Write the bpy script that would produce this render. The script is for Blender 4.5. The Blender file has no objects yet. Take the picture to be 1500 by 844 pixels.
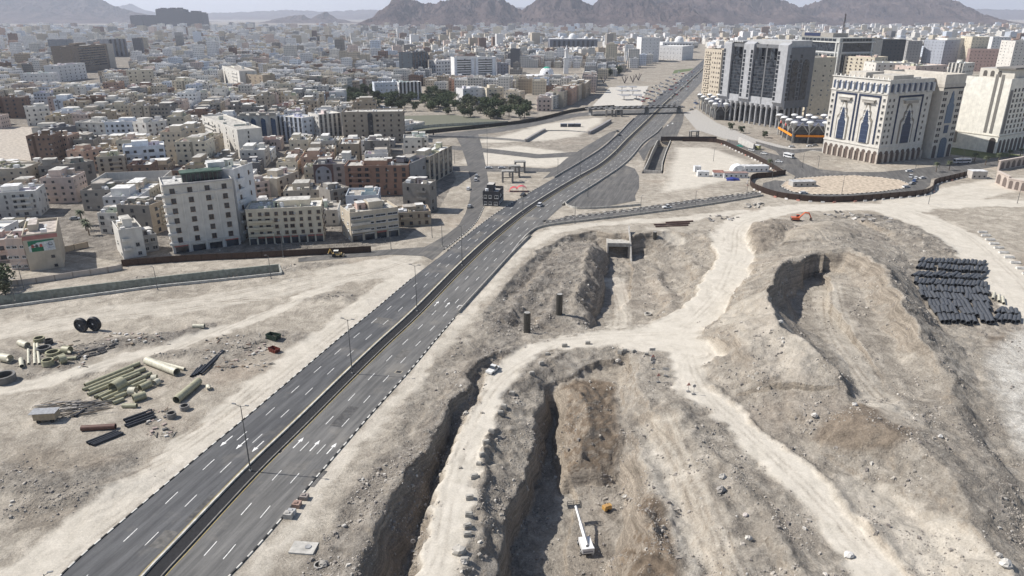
HAZE = 0.00005; EXPO = 0.36
import bpy, math, random
import numpy as np
from mathutils import Vector, Matrix
R = math.radians
rnd = random.Random(7)
scene = bpy.context.scene
COL = scene.collection
# ---------------------------------------------------------------- camera
F = 1050.0; CX = 750.0; CY = 422.0; HC = 95.0
PT = math.atan(400.0 / F); SP = math.sin(PT); CP = math.cos(PT)
cam = bpy.data.cameras.new('camera'); cam.lens = 25.2; cam.sensor_width = 36.0
cam.clip_start = 0.5; cam.clip_end = 60000
camo = bpy.data.objects.new('camera', cam); COL.objects.link(camo)
camo.location = (0, 0, HC); camo.rotation_euler = (math.pi / 2 - PT, 0, 0)
scene.camera = camo

def ray(x, y):
    dx = (x - CX) / F; dy = (CY - y) / F
    return dx, CP + dy * SP, -SP + dy * CP

def P(x, y, z=0.0):
    dx, fy, dz = ray(x, y)
    t = (z - HC) / dz
    return Vector((dx * t, fy * t, z))

def zat(x, y, Y):
    dx, fy, dz = ray(x, y)
    return HC + dz * Y / fy

def px_of(X, Y, Z):
    d = Z - HC
    fwd = Y * CP - d * SP
    up = Y * SP + d * CP
    return CX + F * X / fwd, CY - F * up / fwd

# ---------------------------------------------------------------- noise
def _hash(ix, iy, seed):
    h = (ix.astype(np.int64) * 374761393 + iy.astype(np.int64) * 668265263 + seed * 1442695041) & 0xFFFFFFFF
    h = ((h ^ (h >> 13)) * 1274126177) & 0xFFFFFFFF
    h = h ^ (h >> 16)
    return (h & 0xFFFFFF) / float(0xFFFFFF)

def vnoise(x, y, seed=0):
    xi = np.floor(x); yi = np.floor(y)
    fx = x - xi; fy = y - yi
    fx = fx * fx * (3 - 2 * fx); fy = fy * fy * (3 - 2 * fy)
    a = _hash(xi, yi, seed); b = _hash(xi + 1, yi, seed)
    c = _hash(xi, yi + 1, seed); d = _hash(xi + 1, yi + 1, seed)
    return (a * (1 - fx) + b * fx) * (1 - fy) + (c * (1 - fx) + d * fx) * fy

def fbm(x, y, scale, octs=4, seed=0, gain=0.5, ridged=False):
    s = np.zeros_like(x); a = 1.0; tot = 0.0; f = 1.0 / scale
    for o in range(octs):
        ca, sa = math.cos(o * 1.1), math.sin(o * 1.1)
        n = vnoise((x * ca - y * sa) * f + o * 17.3, (x * sa + y * ca) * f - o * 9.1, seed + o)
        if ridged: n = 1 - abs(2 * n - 1)
        s += a * n; tot += a; a *= gain; f *= 2.03
    return s / tot

# ---------------------------------------------------------------- geometry helpers on numpy
def dist_polyline(X, Y, pts, closed=False):
    """distance to a polyline and the parameter (index + fraction) of the nearest point"""
    pts = [(p[0], p[1]) for p in pts]
    if closed: pts = pts + [pts[0]]
    best = np.full(X.shape, 1e18); par = np.zeros(X.shape)
    for i in range(len(pts) - 1):
        ax, ay = pts[i]; bx, by = pts[i + 1]
        dx, dy = bx - ax, by - ay
        L = dx * dx + dy * dy + 1e-9
        t = np.clip(((X - ax) * dx + (Y - ay) * dy) / L, 0, 1)
        d = (X - ax - t * dx) ** 2 + (Y - ay - t * dy) ** 2
        m = d < best
        best = np.where(m, d, best); par = np.where(m, i + t, par)
    return np.sqrt(best), par

def in_poly(X, Y, pts):
    ins = np.zeros(X.shape, bool); n = len(pts)
    for i in range(n):
        ax, ay = pts[i][0], pts[i][1]; bx, by = pts[(i + 1) % n][0], pts[(i + 1) % n][1]
        if ay == by: continue
        c = ((ay > Y) != (by > Y)) & (X < (bx - ax) * (Y - ay) / (by - ay) + ax)
        ins ^= c
    return ins

def pxs(lst, z=0.0):
    out = []
    for p in lst:
        out.append(P(p[0], p[1], p[2] if len(p) > 2 else z))
    return out

def smooth(pts, n=4):
    """Catmull-Rom resample of a list of Vectors"""
    out = []
    m = len(pts)
    for i in range(m - 1):
        p0 = pts[max(i - 1, 0)]; p1 = pts[i]; p2 = pts[i + 1]; p3 = pts[min(i + 2, m - 1)]
        for k in range(n):
            t = k / n
            out.append(0.5 * ((2 * p1) + (p2 - p0) * t + (2 * p0 - 5 * p1 + 4 * p2 - p3) * t * t + (3 * p1 - p0 - 3 * p2 + p3) * t ** 3))
    out.append(pts[-1].copy())
    return out

def resample(pts, step):
    out = [pts[0].copy()]; acc = 0.0
    for a, b in zip(pts, pts[1:]):
        L = (b - a).length
        if L < 1e-6: continue
        s = step - acc
        while s <= L:
            out.append(a.lerp(b, s / L)); s += step
        acc = (acc + L) % step if True else 0
    if (out[-1] - pts[-1]).length > step * 0.3: out.append(pts[-1].copy())
    return out

def normals2(pts):
    ns = []
    for i in range(len(pts)):
        a = pts[max(i - 1, 0)]; b = pts[min(i + 1, len(pts) - 1)]
        d = Vector((b.x - a.x, b.y - a.y, 0))
        d = d.normalized() if d.length > 1e-9 else Vector((1, 0, 0))
        ns.append(Vector((d.y, -d.x, 0)))      # right-hand side
    return ns

def offset(pts, o):
    ns = normals2(pts)
    if not hasattr(o, '__len__'): o = [o] * len(pts)
    return [p + n * w for p, n, w in zip(pts, ns, o)]

# ---------------------------------------------------------------- materials
MATS = {}
def nt(m):
    m.use_nodes = True
    t = m.node_tree; t.nodes.clear()
    return t

def mat_attr(name, rough=0.85, spec=0.3, metal=0.0, var=0.25, scale=0.6, streak=0.0, bump=0.0, coat=0.0):
    """Base colour from the mesh's own face colour, with dirt and wear noise"""
    m = bpy.data.materials.new(name); t = nt(m); N = t.nodes; L = t.links
    out = N.new('ShaderNodeOutputMaterial'); b = N.new('ShaderNodeBsdfPrincipled')
    L.new(b.outputs[0], out.inputs[0])
    at = N.new('ShaderNodeAttribute'); at.attribute_name = 'Col'
    tc = N.new('ShaderNodeNewGeometry')
    no = N.new('ShaderNodeTexNoise'); no.inputs['Scale'].default_value = scale; no.inputs['Detail'].default_value = 6
    L.new(tc.outputs['Position'], no.inputs['Vector'])
    mr = N.new('ShaderNodeMapRange'); mr.inputs[1].default_value = 0.3; mr.inputs[2].default_value = 0.7
    mr.inputs[3].default_value = 1 - var; mr.inputs[4].default_value = 1 + var * 0.5
    L.new(no.outputs[0], mr.inputs[0])
    mx = N.new('ShaderNodeMix'); mx.data_type = 'RGBA'; mx.blend_type = 'MULTIPLY'; mx.inputs[0].default_value = 1
    L.new(at.outputs['Color'], mx.inputs[6]); L.new(mr.outputs[0], mx.inputs[7])
    last = mx.outputs[2]
    if streak > 0:
        mp = N.new('ShaderNodeMapping'); mp.inputs['Scale'].default_value = (1.6, 1.6, 0.12)
        L.new(tc.outputs['Position'], mp.inputs[0])
        n2 = N.new('ShaderNodeTexNoise'); n2.inputs['Scale'].default_value = 1.0; n2.inputs['Detail'].default_value = 5
        L.new(mp.outputs[0], n2.inputs['Vector'])
        m2 = N.new('ShaderNodeMapRange'); m2.inputs[1].default_value = 0.5; m2.inputs[2].default_value = 0.75
        m2.inputs[3].default_value = 0.0; m2.inputs[4].default_value = streak
        L.new(n2.outputs[0], m2.inputs[0])
        mx2 = N.new('ShaderNodeMix'); mx2.data_type = 'RGBA'
        L.new(m2.outputs[0], mx2.inputs[0]); L.new(last, mx2.inputs[6]); mx2.inputs[7].default_value = (0.2, 0.17, 0.13, 1)
        last = mx2.outputs[2]
    L.new(last, b.inputs['Base Color'])
    b.inputs['Roughness'].default_value = rough; b.inputs['Specular IOR Level'].default_value = spec
    b.inputs['Metallic'].default_value = metal
    if coat: b.inputs['Coat Weight'].default_value = coat
    if bump > 0:
        bp = N.new('ShaderNodeBump'); bp.inputs['Strength'].default_value = bump; bp.inputs['Distance'].default_value = 0.05
        L.new(no.outputs[0], bp.inputs['Height']); L.new(bp.outputs[0], b.inputs['Normal'])
    MATS[name] = m
    return m

M_wall = mat_attr('wall_plaster', 0.9, 0.2, var=0.16, scale=0.35, streak=0.16)
M_roof = mat_attr('roof_surface', 0.95, 0.1, var=0.45, scale=0.5)
M_matte = mat_attr('matte', 0.85, 0.25, var=0.25, scale=1.5)
M_conc = mat_attr('concrete', 0.9, 0.2, var=0.35, scale=0.8, streak=0.3)
M_paint = mat_attr('vehicle_paint', 0.35, 0.5, var=0.12, scale=1.0, coat=0.3)
M_pipe = mat_attr('pipe_shell', 0.5, 0.4, var=0.25, scale=1.2)
M_metal = mat_attr('weathered_metal', 0.5, 0.5, metal=0.6, var=0.3, scale=2.0)
M_leaf = mat_attr('leaves', 0.7, 0.3, var=0.5, scale=1.0)
M_glass = bpy.data.materials.new('window_glass')
def _g():
    t = nt(M_glass); N = t.nodes; L = t.links
    out = N.new('ShaderNodeOutputMaterial'); b = N.new('ShaderNodeBsdfPrincipled'); L.new(b.outputs[0], out.inputs[0])
    at = N.new('ShaderNodeNewGeometry'); no = N.new('ShaderNodeTexNoise'); no.inputs['Scale'].default_value = 0.35
    L.new(at.outputs['Position'], no.inputs['Vector'])
    cr = N.new('ShaderNodeValToRGB'); cr.color_ramp.elements[0].position = 0.35; cr.color_ramp.elements[1].position = 0.7
    cr.color_ramp.elements[0].color = (0.012, 0.015, 0.02, 1); cr.color_ramp.elements[1].color = (0.06, 0.07, 0.085, 1)
    L.new(no.outputs[0], cr.inputs[0]); L.new(cr.outputs[0], b.inputs['Base Color'])
    b.inputs['Roughness'].default_value = 0.15; b.inputs['Specular IOR Level'].default_value = 0.5
_g()

# ---------------------------------------------------------------- mesh builder
SLOTS = {'wall': M_wall, 'roof': M_roof, 'matte': M_matte, 'conc': M_conc, 'paint': M_paint, 'pipe': M_pipe,
         'metal': M_metal, 'leaf': M_leaf, 'glass': M_glass}
class MB:
    def __init__(s):
        s.v = []; s.f = []; s.m = []; s.c = []; s.slots = []; s.T = None; s.sm = []
    def mi(s, m):
        if m not in s.slots: s.slots.append(m)
        return s.slots.index(m)
    def add(s, vs, fs, mat='matte', col=(0.5, 0.5, 0.5), smooth=False):
        o = len(s.v)
        if s.T is not None: vs = [tuple(s.T @ Vector(v)) for v in vs]
        s.v.extend([tuple(v) for v in vs]); k = s.mi(mat)
        for f in fs:
            s.f.append(tuple(i + o for i in f)); s.m.append(k); s.c.append(col); s.sm.append(smooth)
        return s
    def box(s, x0, y0, z0, x1, y1, z1, mat='matte', col=(0.5, 0.5, 0.5), bottom=True, topcol=None, topmat=None):
        vs = [(x0, y0, z0), (x1, y0, z0), (x1, y1, z0), (x0, y1, z0), (x0, y0, z1), (x1, y0, z1), (x1, y1, z1), (x0, y1, z1)]
        s.add(vs, [(0, 1, 5, 4), (1, 2, 6, 5), (2, 3, 7, 6), (3, 0, 4, 7)] + ([(3, 2, 1, 0)] if bottom else []), mat, col)
        s.add(vs, [(4, 5, 6, 7)], topmat or mat, topcol or col)
        return s
    def prism(s, poly, z0, z1, mat='matte', col=(0.5,) * 3, topmat=None, topcol=None, bottom=False):
        n = len(poly)
        a = sum(poly[i][0] * poly[(i + 1) % n][1] - poly[(i + 1) % n][0] * poly[i][1] for i in range(n))
        if a < 0: poly = poly[::-1]
        vs = [(p[0], p[1], z0) for p in poly] + [(p[0], p[1], z1) for p in poly]
        s.add(vs, [(i, (i + 1) % n, n + (i + 1) % n, n + i) for i in range(n)], mat, col)
        s.add(vs, [tuple(range(n, 2 * n))] + ([tuple(range(n - 1, -1, -1))] if bottom else []), topmat or mat, topcol or col)
        return s
    def tube(s, a, b, r, mat='matte', col=(0.5,) * 3, n=8, r2=None, cap=True, smooth=True):
        a = Vector(a); b = Vector(b); d = (b - a)
        if d.length < 1e-9: return s
        d.normalize(); r2 = r if r2 is None else r2
        u = d.cross(Vector((0, 0, 1)) if abs(d.z) < 0.9 else Vector((1, 0, 0))).normalized(); w = d.cross(u)
        vs = []
        for c, rr in ((a, r), (b, r2)):
            for i in range(n):
                t = 2 * math.pi * i / n
                vs.append(c + u * math.cos(t) * rr + w * math.sin(t) * rr)
        s.add(vs, [(i, (i + 1) % n, n + (i + 1) % n, n + i) for i in range(n)], mat, col, smooth)
        if cap: s.add(vs, [tuple(range(n - 1, -1, -1)), tuple(range(n, 2 * n))], mat, col)
        return s
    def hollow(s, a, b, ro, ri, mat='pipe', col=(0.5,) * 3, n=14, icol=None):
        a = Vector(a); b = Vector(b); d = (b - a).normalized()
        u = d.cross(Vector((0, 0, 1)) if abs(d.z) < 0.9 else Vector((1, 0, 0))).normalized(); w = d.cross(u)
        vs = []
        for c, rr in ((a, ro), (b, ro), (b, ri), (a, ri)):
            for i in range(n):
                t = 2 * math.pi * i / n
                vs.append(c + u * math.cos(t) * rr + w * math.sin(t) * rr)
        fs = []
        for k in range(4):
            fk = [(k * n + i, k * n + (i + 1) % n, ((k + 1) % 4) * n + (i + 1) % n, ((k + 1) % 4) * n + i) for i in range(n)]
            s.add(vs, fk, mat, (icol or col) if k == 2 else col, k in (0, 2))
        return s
    def ball(s, c, r, mat='matte', col=(0.5,) * 3, seg=10, rings=6, z0=-1.0, sz=1.0):
        vs = []; c = Vector(c)
        for j in range(rings + 1):
            ph = math.asin(max(-1, z0)) + (math.pi / 2 - math.asin(max(-1, z0))) * j / rings
            for i in range(seg):
                t = 2 * math.pi * i / seg
                vs.append((c.x + r * math.cos(ph) * math.cos(t), c.y + r * math.cos(ph) * math.sin(t), c.z + r * math.sin(ph) * sz))
        s.add(vs, [(j * seg + i, j * seg + (i + 1) % seg, (j + 1) * seg + (i + 1) % seg, (j + 1) * seg + i) for j in range(rings) for i in range(seg)], mat, col, True)
        return s
    def mesh(s, name):
        me = bpy.data.meshes.new(name)
        me.from_pydata(s.v, [], s.f)
        for k in s.slots: me.materials.append(SLOTS[k] if isinstance(k, str) else k)
        if s.f:
            me.polygons.foreach_set('material_index', s.m)
            me.polygons.foreach_set('use_smooth', s.sm)
            at = me.attributes.new('Col', 'FLOAT_COLOR', 'FACE')
            at.data.foreach_set('color', [x for c in s.c for x in (c[0], c[1], c[2], 1.0)])
        me.update()
        return me
    def build(s, name, parent=None, loc=None, rz=0.0):
        o = bpy.data.objects.new(name, s.mesh(name)); COL.objects.link(o)
        if loc is not None: o.location = loc
        if rz: o.rotation_euler = (0, 0, rz)
        if parent is not None: o.parent = parent
        return o

def tag(o, label=None, cat=None, group=None, kind=None):
    if label: o['label'] = label
    if cat: o['category'] = cat
    if group: o['group'] = group
    if kind: o['kind'] = kind
    return o

def empty(name, loc=(0, 0, 0), rz=0.0):
    o = bpy.data.objects.new(name, None); COL.objects.link(o); o.empty_display_size = 0.5
    o.location = loc; o.rotation_euler = (0, 0, rz)
    return o

KIDS = {}
def kid(child, parent):
    child.parent = parent; KIDS.setdefault(parent.name, []).append(child); return child

def part(mb, name, parent):
    o = mb.build(name); kid(o, parent); return o

def dup(o, loc=None, rz=None, label=None, scale=None, parent=None):
    c = o.copy(); COL.objects.link(c)
    if parent is not None: kid(c, parent)
    for ch in KIDS.get(o.name, []): dup(ch, parent=c)
    if loc is not None: c.location = loc
    if rz is not None: c.rotation_euler = (0, 0, rz)
    if label: c['label'] = label
    if scale: c.scale = (scale,) * 3 if not hasattr(scale, '__len__') else scale
    return c

def ordinal(n):
    w = ['', 'first', 'second', 'third', 'fourth', 'fifth', 'sixth', 'seventh', 'eighth', 'ninth', 'tenth', 'eleventh', 'twelfth',
         'thirteenth', 'fourteenth', 'fifteenth', 'sixteenth', 'seventeenth', 'eighteenth', 'nineteenth', 'twentieth']
    tens = {2: 'twenty', 3: 'thirty', 4: 'forty', 5: 'fifty', 6: 'sixty', 7: 'seventy', 8: 'eighty', 9: 'ninety'}
    if n <= 20: return w[n]
    if n < 100:
        t, u = divmod(n, 10)
        return tens[t] + '-' + w[u] if u else tens[t][:-1] + 'ieth'
    h, r = divmod(n, 100)
    return ['', 'one', 'two', 'three'][h] + '-hundred' + ('th' if r == 0 else '-' + ordinal(r))
# ================================================================ ground materials
def ground_material():
    m = bpy.data.materials.new('desert_ground'); t = nt(m); N = t.nodes; L = t.links
    out = N.new('ShaderNodeOutputMaterial'); b = N.new('ShaderNodeBsdfPrincipled'); L.new(b.outputs[0], out.inputs[0])
    b.inputs['Roughness'].default_value = 0.95; b.inputs['Specular IOR Level'].default_value = 0.1
    at = N.new('ShaderNodeAttribute'); at.attribute_name = 'Mk'
    sep = N.new('ShaderNodeSeparateColor'); L.new(at.outputs['Color'], sep.inputs[0])
    ge = N.new('ShaderNodeNewGeometry')
    def noise(scale, detail=8, rough=0.6, vec=None, dist=0.0):
        n = N.new('ShaderNodeTexNoise'); n.inputs['Scale'].default_value = scale; n.inputs['Detail'].default_value = detail
        n.inputs['Roughness'].default_value = rough; n.inputs['Distortion'].default_value = dist
        L.new(vec or ge.outputs['Position'], n.inputs['Vector']); return n.outputs[0]
    def rng(src, a, b2, c, d):
        r = N.new('ShaderNodeMapRange'); r.inputs[1].default_value = a; r.inputs[2].default_value = b2
        r.inputs[3].default_value = c; r.inputs[4].default_value = d; L.new(src, r.inputs[0]); return r.outputs[0]
    def mix(f, a, b2):
        x = N.new('ShaderNodeMix'); x.data_type = 'RGBA'
        if hasattr(f, 'links'): L.new(f, x.inputs[0])
        else: x.inputs[0].default_value = f
        for s, k in ((a, 6), (b2, 7)):
            if hasattr(s, 'links'): L.new(s, x.inputs[k])
            else: x.inputs[k].default_value = (*s, 1)
        return x.outputs[2]
    def math2(op, a, b2):
        x = N.new('ShaderNodeMath'); x.operation = op
        for s, k in ((a, 0), (b2, 1)):
            if hasattr(s, 'links'): L.new(s, x.inputs[k])
            else: x.inputs[k].default_value = s
        x.use_clamp = False
        return x.outputs[0]
    n_big = noise(0.035, 8, 0.65); n_mid = noise(0.22, 8, 0.7, dist=0.6); n_fine = noise(2.2, 6, 0.75); n_red = noise(0.02, 5, 0.6)
    base = mix(rng(n_big, 0.35, 0.68, 0, 1), (0.48, 0.43, 0.355), (0.315, 0.277, 0.225))
    base = mix(rng(n_mid, 0.42, 0.68, 0, 0.75), base, (0.20, 0.173, 0.14))
    base = mix(rng(n_mid, 0.46, 0.30, 0, 0.6), base, (0.52, 0.465, 0.39))
    base = mix(rng(n_red, 0.55, 0.75, 0, 0.35), base, (0.40, 0.29, 0.205))
    # grey rubble (B), brown damp earth (G)
    rub = mix(rng(n_mid, 0.35, 0.65, 0, 1), (0.29, 0.262, 0.225), (0.125, 0.11, 0.095))
    base = mix(math2('MULTIPLY', sep.outputs['Blue'], rng(n_big, 0.2, 0.6, 0.5, 1.0)), base, rub)
    brn = mix(rng(n_mid, 0.35, 0.65, 0, 1), (0.23, 0.175, 0.122), (0.115, 0.088, 0.064))
    base = mix(sep.outputs['Green'], base, brn)
    # exposed strata where the ground is cut steeply
    sn = N.new('ShaderNodeSeparateXYZ'); L.new(ge.outputs['True Normal'], sn.inputs[0])
    mps = N.new('ShaderNodeMapping'); mps.inputs['Scale'].default_value = (0.06, 0.06, 0.9); L.new(ge.outputs['Position'], mps.inputs[0])
    strat = mix(rng(noise(1.0, 7, 0.7, mps.outputs[0], 0.4), 0.38, 0.62, 0, 1), (0.37, 0.315, 0.25), (0.165, 0.138, 0.108))
    base = mix(rng(sn.outputs[2], 0.86, 0.66, 0, 0.85), base, strat)
    # compacted pale haul roads (R), with faint tyre tracks
    pale = mix(rng(n_mid, 0.35, 0.7, 0, 1), (0.575, 0.53, 0.455), (0.48, 0.44, 0.37))
    base = mix(sep.outputs['Red'], base, pale)
    base = mix(math2('MULTIPLY', at.outputs['Alpha'], rng(n_mid, 0.3, 0.62, 1.0, 0.35)), base, (0.60, 0.575, 0.52))
    # fine gravel
    hsv = N.new('ShaderNodeHueSaturation'); L.new(base, hsv.inputs['Color']); hsv.inputs['Saturation'].default_value = 0.93
    amp = rng(sep.outputs['Red'], 0, 1, 1.0, 0.35)
    gv = rng(n_fine, 0.3, 0.7, 0.66, 1.32)
    gv = math2('ADD', math2('MULTIPLY', math2('SUBTRACT', gv, 1.0), amp), 1.0)
    L.new(gv, hsv.inputs['Value'])
    L.new(hsv.outputs[0], b.inputs['Base Color'])
    bp = N.new('ShaderNodeBump'); bp.inputs['Distance'].default_value = 0.5
    L.new(rng(sep.outputs['Red'], 0, 1, 0.85, 0.12), bp.inputs['Strength'])
    vo = N.new('ShaderNodeTexVoronoi'); vo.inputs['Scale'].default_value = 1.1; vo.inputs['Randomness'].default_value = 1.0; L.new(ge.outputs['Position'], vo.inputs['Vector'])
    vo2 = N.new('ShaderNodeTexVoronoi'); vo2.inputs['Scale'].default_value = 3.1; L.new(ge.outputs['Position'], vo2.inputs['Vector'])
    vv = math2('MULTIPLY', math2('ADD', vo.outputs[0], math2('MULTIPLY', vo2.outputs[0], 0.5)), math2('MULTIPLY', rng(n_mid, 0.4, 0.6, 0.15, 0.9), rng(sep.outputs['Blue'], 0, 1, 0.45, 1.3)))
    hh = math2('ADD', math2('ADD', noise(0.9, 8, 0.8), math2('MULTIPLY', n_fine, 0.4)), math2('MULTIPLY', vv, -0.8))
    L.new(hh, bp.inputs['Height']); L.new(bp.outputs[0], b.inputs['Normal'])
    return m
M_ground = ground_material()

def asphalt_material(name, c1, c2, dust=0.4):
    m = bpy.data.materials.new(name); t = nt(m); N = t.nodes; L = t.links
    out = N.new('ShaderNodeOutputMaterial'); b = N.new('ShaderNodeBsdfPrincipled'); L.new(b.outputs[0], out.inputs[0])
    b.inputs['Roughness'].default_value = 0.8; b.inputs['Specular IOR Level'].default_value = 0.25
    ge = N.new('ShaderNodeNewGeometry')
    def noise(sc, vec, det=6):
        n = N.new('ShaderNodeTexNoise'); n.inputs['Scale'].default_value = sc; n.inputs['Detail'].default_value = det
        n.inputs['Roughness'].default_value = 0.65; L.new(vec, n.inputs['Vector']); return n.outputs[0]
    mp = N.new('ShaderNodeMapping'); mp.vector_type = 'TEXTURE'; mp.inputs['Rotation'].default_value = (0, 0, R(-17)); mp.inputs['Scale'].default_value = (1, 14, 1)
    L.new(ge.outputs['Position'], mp.inputs[0])
    def rng(src, a, b2, c, d):
        r = N.new('ShaderNodeMapRange'); r.inputs[1].default_value = a; r.inputs[2].default_value = b2
        r.inputs[3].default_value = c; r.inputs[4].default_value = d; L.new(src, r.inputs[0]); return r.outputs[0]
    def mix(f, a, b2):
        x = N.new('ShaderNodeMix'); x.data_type = 'RGBA'; L.new(f, x.inputs[0])
        for s, k in ((a, 6), (b2, 7)):
            if hasattr(s, 'links'): L.new(s, x.inputs[k])
            else: x.inputs[k].default_value = (*s, 1)
        return x.outputs[2]
    c = mix(rng(noise(0.06, ge.outputs['Position']), 0.35, 0.7, 0, 1), c1, c2)
    c = mix(rng(noise(0.5, mp.outputs[0]), 0.42, 0.72, 0, 0.65), c, tuple(v * 1.75 for v in c2))
    c = mix(rng(noise(1.1, mp.outputs[0]), 0.45, 0.68, 0, 0.55), c, tuple(v * .55 for v in c1))
    c = mix(rng(noise(0.045, ge.outputs['Position'], 9), 0.56, 0.8, 0, dust), c, (0.40, 0.36, 0.30))
    c = mix(rng(noise(3.0, ge.outputs['Position'], 4), 0.3, 0.7, 0, 0.25), c, tuple(v * 0.5 for v in c1))
    L.new(c, b.inputs['Base Color'])
    return m
M_asph = asphalt_material('dark_asphalt', (0.078, 0.079, 0.083), (0.106, 0.106, 0.107), 0.55)
M_asph3 = asphalt_material('grey_asphalt', (0.108, 0.107, 0.106), (0.150, 0.145, 0.137), 0.65)
M_asph2 = asphalt_material('worn_asphalt', (0.095, 0.093, 0.09), (0.135, 0.128, 0.12), 0.6)
M_line = mat_attr('road_paint', 0.7, 0.3, var=0.3, scale=1.5)
SLOTS['asph'] = M_asph; SLOTS['asph3'] = M_asph3; SLOTS['asph2'] = M_asph2; SLOTS['line'] = M_line; SLOTS['ground'] = M_ground

# ================================================================ traced ground lines (image points lying on the ground plane)
MED = smooth(pxs([(130, 960), (215, 853), (270, 794), (367, 691), (440, 620), (512, 549), (560, 503), (611, 456), (677, 389), (719, 350), (766, 312),
       (808, 284), (850, 259), (880, 242), (903, 223), (920, 205), (948, 178), (966, 160), (985, 142), (1008, 122), (1030, 101), (1046, 84)]), 4)
LFT = smooth(pxs([(-20, 960), (87, 841), (200, 746), (333, 634), (417, 564), (500, 493), (565, 440), (612, 400), (653, 370), (690, 340), (730, 310), (768, 287),
       (810, 262), (850, 238), (880, 219), (905, 198), (922, 180), (938, 165), (962, 143), (990, 120), (1018, 98), (1034, 84)]), 4)
RGT = smooth(pxs([(235, 960), (345, 839), (367, 811), (435, 735), (500, 657), (548, 600), (593, 553), (630, 508), (667, 463), (713, 413), (753, 369), (790, 333),
       (828, 298), (860, 278), (898, 253), (923, 233), (942, 210), (960, 197), (978, 180), (992, 160), (1010, 140), (1030, 118), (1048, 100), (1056, 86)]), 4)
def nearest_d(pts, line):
    X = np.array([p.x for p in pts]); Y = np.array([p.y for p in pts])
    return dist_polyline(X, Y, line)[0]
med = resample(MED, 4.0)
dl = nearest_d(med, LFT); dr = nearest_d(med, RGT)
def sm1(a, k=4):
    a = np.array(a, float); b = np.pad(a, k, mode='edge')
    return np.convolve(b, np.ones(2 * k + 1) / (2 * k + 1), 'valid')
dl = np.clip(sm1(dl), 12.5, 18); dr = np.clip(sm1(dr), 12.0, 18)
EL = offset(med, -dl); ER = offset(med, dr)
HWY_POLY = [(p.x, p.y) for p in EL] + [(p.x, p.y) for p in reversed(ER)]

RAMP_OUT = smooth(pxs([(753, 369), (766, 352), (777, 341), (790, 334), (817, 329), (867, 323), (933, 315), (1000, 306), (1060, 297), (1118, 287)]), 3)
RAMP_IN = smooth(pxs([(800, 326), (833, 320), (880, 314), (940, 307), (1000, 298), (1060, 290), (1112, 282)]), 3)
LOT = pxs([(830, 299), (860, 279), (898, 253), (915, 242), (930, 247), (936, 258), (936, 275), (930, 287), (931, 294), (905, 299), (870, 306), (845, 306)])
TRENCH_ROAD = pxs([(943, 250), (948, 240), (955, 222), (962, 208), (982, 207), (975, 225), (970, 240), (968, 252)])
SIDE_ROAD = [pxs([(437, 378), (520, 369), (590, 364), (622, 362), (640, 352), (655, 343), (672, 330), (682, 312), (688, 292), (690, 268), (684, 240), (676, 215), (665, 195)]),
             pxs([(437, 384), (520, 377), (575, 373), (620, 375), (633, 381), (650, 366), (668, 352), (690, 334), (702, 318), (712, 295), (716, 270), (712, 245), (706, 215), (700, 195)])]
RING_OUT = pxs([(1062, 209), (1085, 216), (1108, 226), (1130, 239), (1150, 250), (1165, 258), (1160, 266), (1135, 264), (1118, 268), (1116, 276), (1130, 284), (1155, 289), (1200, 293),
                (1260, 291), (1310, 286), (1350, 280), (1362, 272), (1364, 262), (1395, 257), (1440, 247), (1500, 238), (1620, 222), (1620, 214), (1500, 226), (1440, 234), (1390, 241), (1340, 247), (1290, 252),
                (1240, 252), (1200, 248), (1175, 238), (1160, 226), (1190, 220), (1204, 222), (1204, 217), (1160, 219), (1140, 216), (1107, 207), (1108, 211), (1136, 221), (1142, 228), (1120, 222), (1085, 209), (1066, 204)])
ISLAND = pxs([(1143, 273), (1150, 266), (1170, 261), (1210, 258), (1250, 257), (1290, 260), (1318, 264), (1332, 270), (1325, 276), (1290, 281), (1240, 285), (1190, 285), (1160, 281)])
PARK_ROAD = [pxs([(560, 203), (610, 199), (665, 194), (720, 188), (770, 180), (800, 174), (835, 167), (875, 163), (940, 160), (1000, 160)]),
             pxs([(560, 211), (620, 206), (680, 199), (730, 194), (775, 186), (808, 179), (845, 171), (880, 168), (940, 166), (1000, 165)])]
NW_ROAD = [pxs([(560, 213), (640, 212), (720, 218), (790, 226), (850, 222)]), pxs([(560, 219), (640, 217), (715, 224), (785, 232), (850, 229)])]
FAR_STREET = [pxs([(650, 243), (740, 243), (800, 247), (850, 239)]), pxs([(650, 250), (740, 252), (810, 252), (858, 243)])]

# ================================================================ terrain
fx = np.arange(-205, 265.01, 0.5); fy = np.concatenate([np.arange(92, 420.01, 0.5), np.arange(421, 600, 1.0), np.arange(602, 1000, 2.5)])
def ext(v0, lim, s0, g=1.25, sgn=1):
    out = []; s = s0; v = v0
    while sgn * (lim - v) > 0:
        s *= g; v += sgn * s; out.append(v)
    return out
xs = np.array(sorted(ext(fx[0], -30000, 0.5, 1.35, -1) + list(fx) + ext(fx[-1], 30000, 0.5, 1.35, 1)))
ys = np.array(sorted(ext(fy[0], -400, 0.5, 1.35, -1) + list(fy) + ext(fy[-1], 40000, 0.5, 1.3, 1)))
GX, GY = np.meshgrid(xs, ys)
H = np.zeros_like(GX); AMP = np.full_like(GX, 0.10)
MR = np.zeros_like(GX); MG = np.zeros_like(GX); MBl = np.zeros_like(GX); MA = np.zeros_like(GX)
WX = GX + (fbm(GX, GY, 9, 4, 11) - 0.5) * 5.5; WY = GY + (fbm(GX, GY, 9, 4, 23) - 0.5) * 5.5
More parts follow.
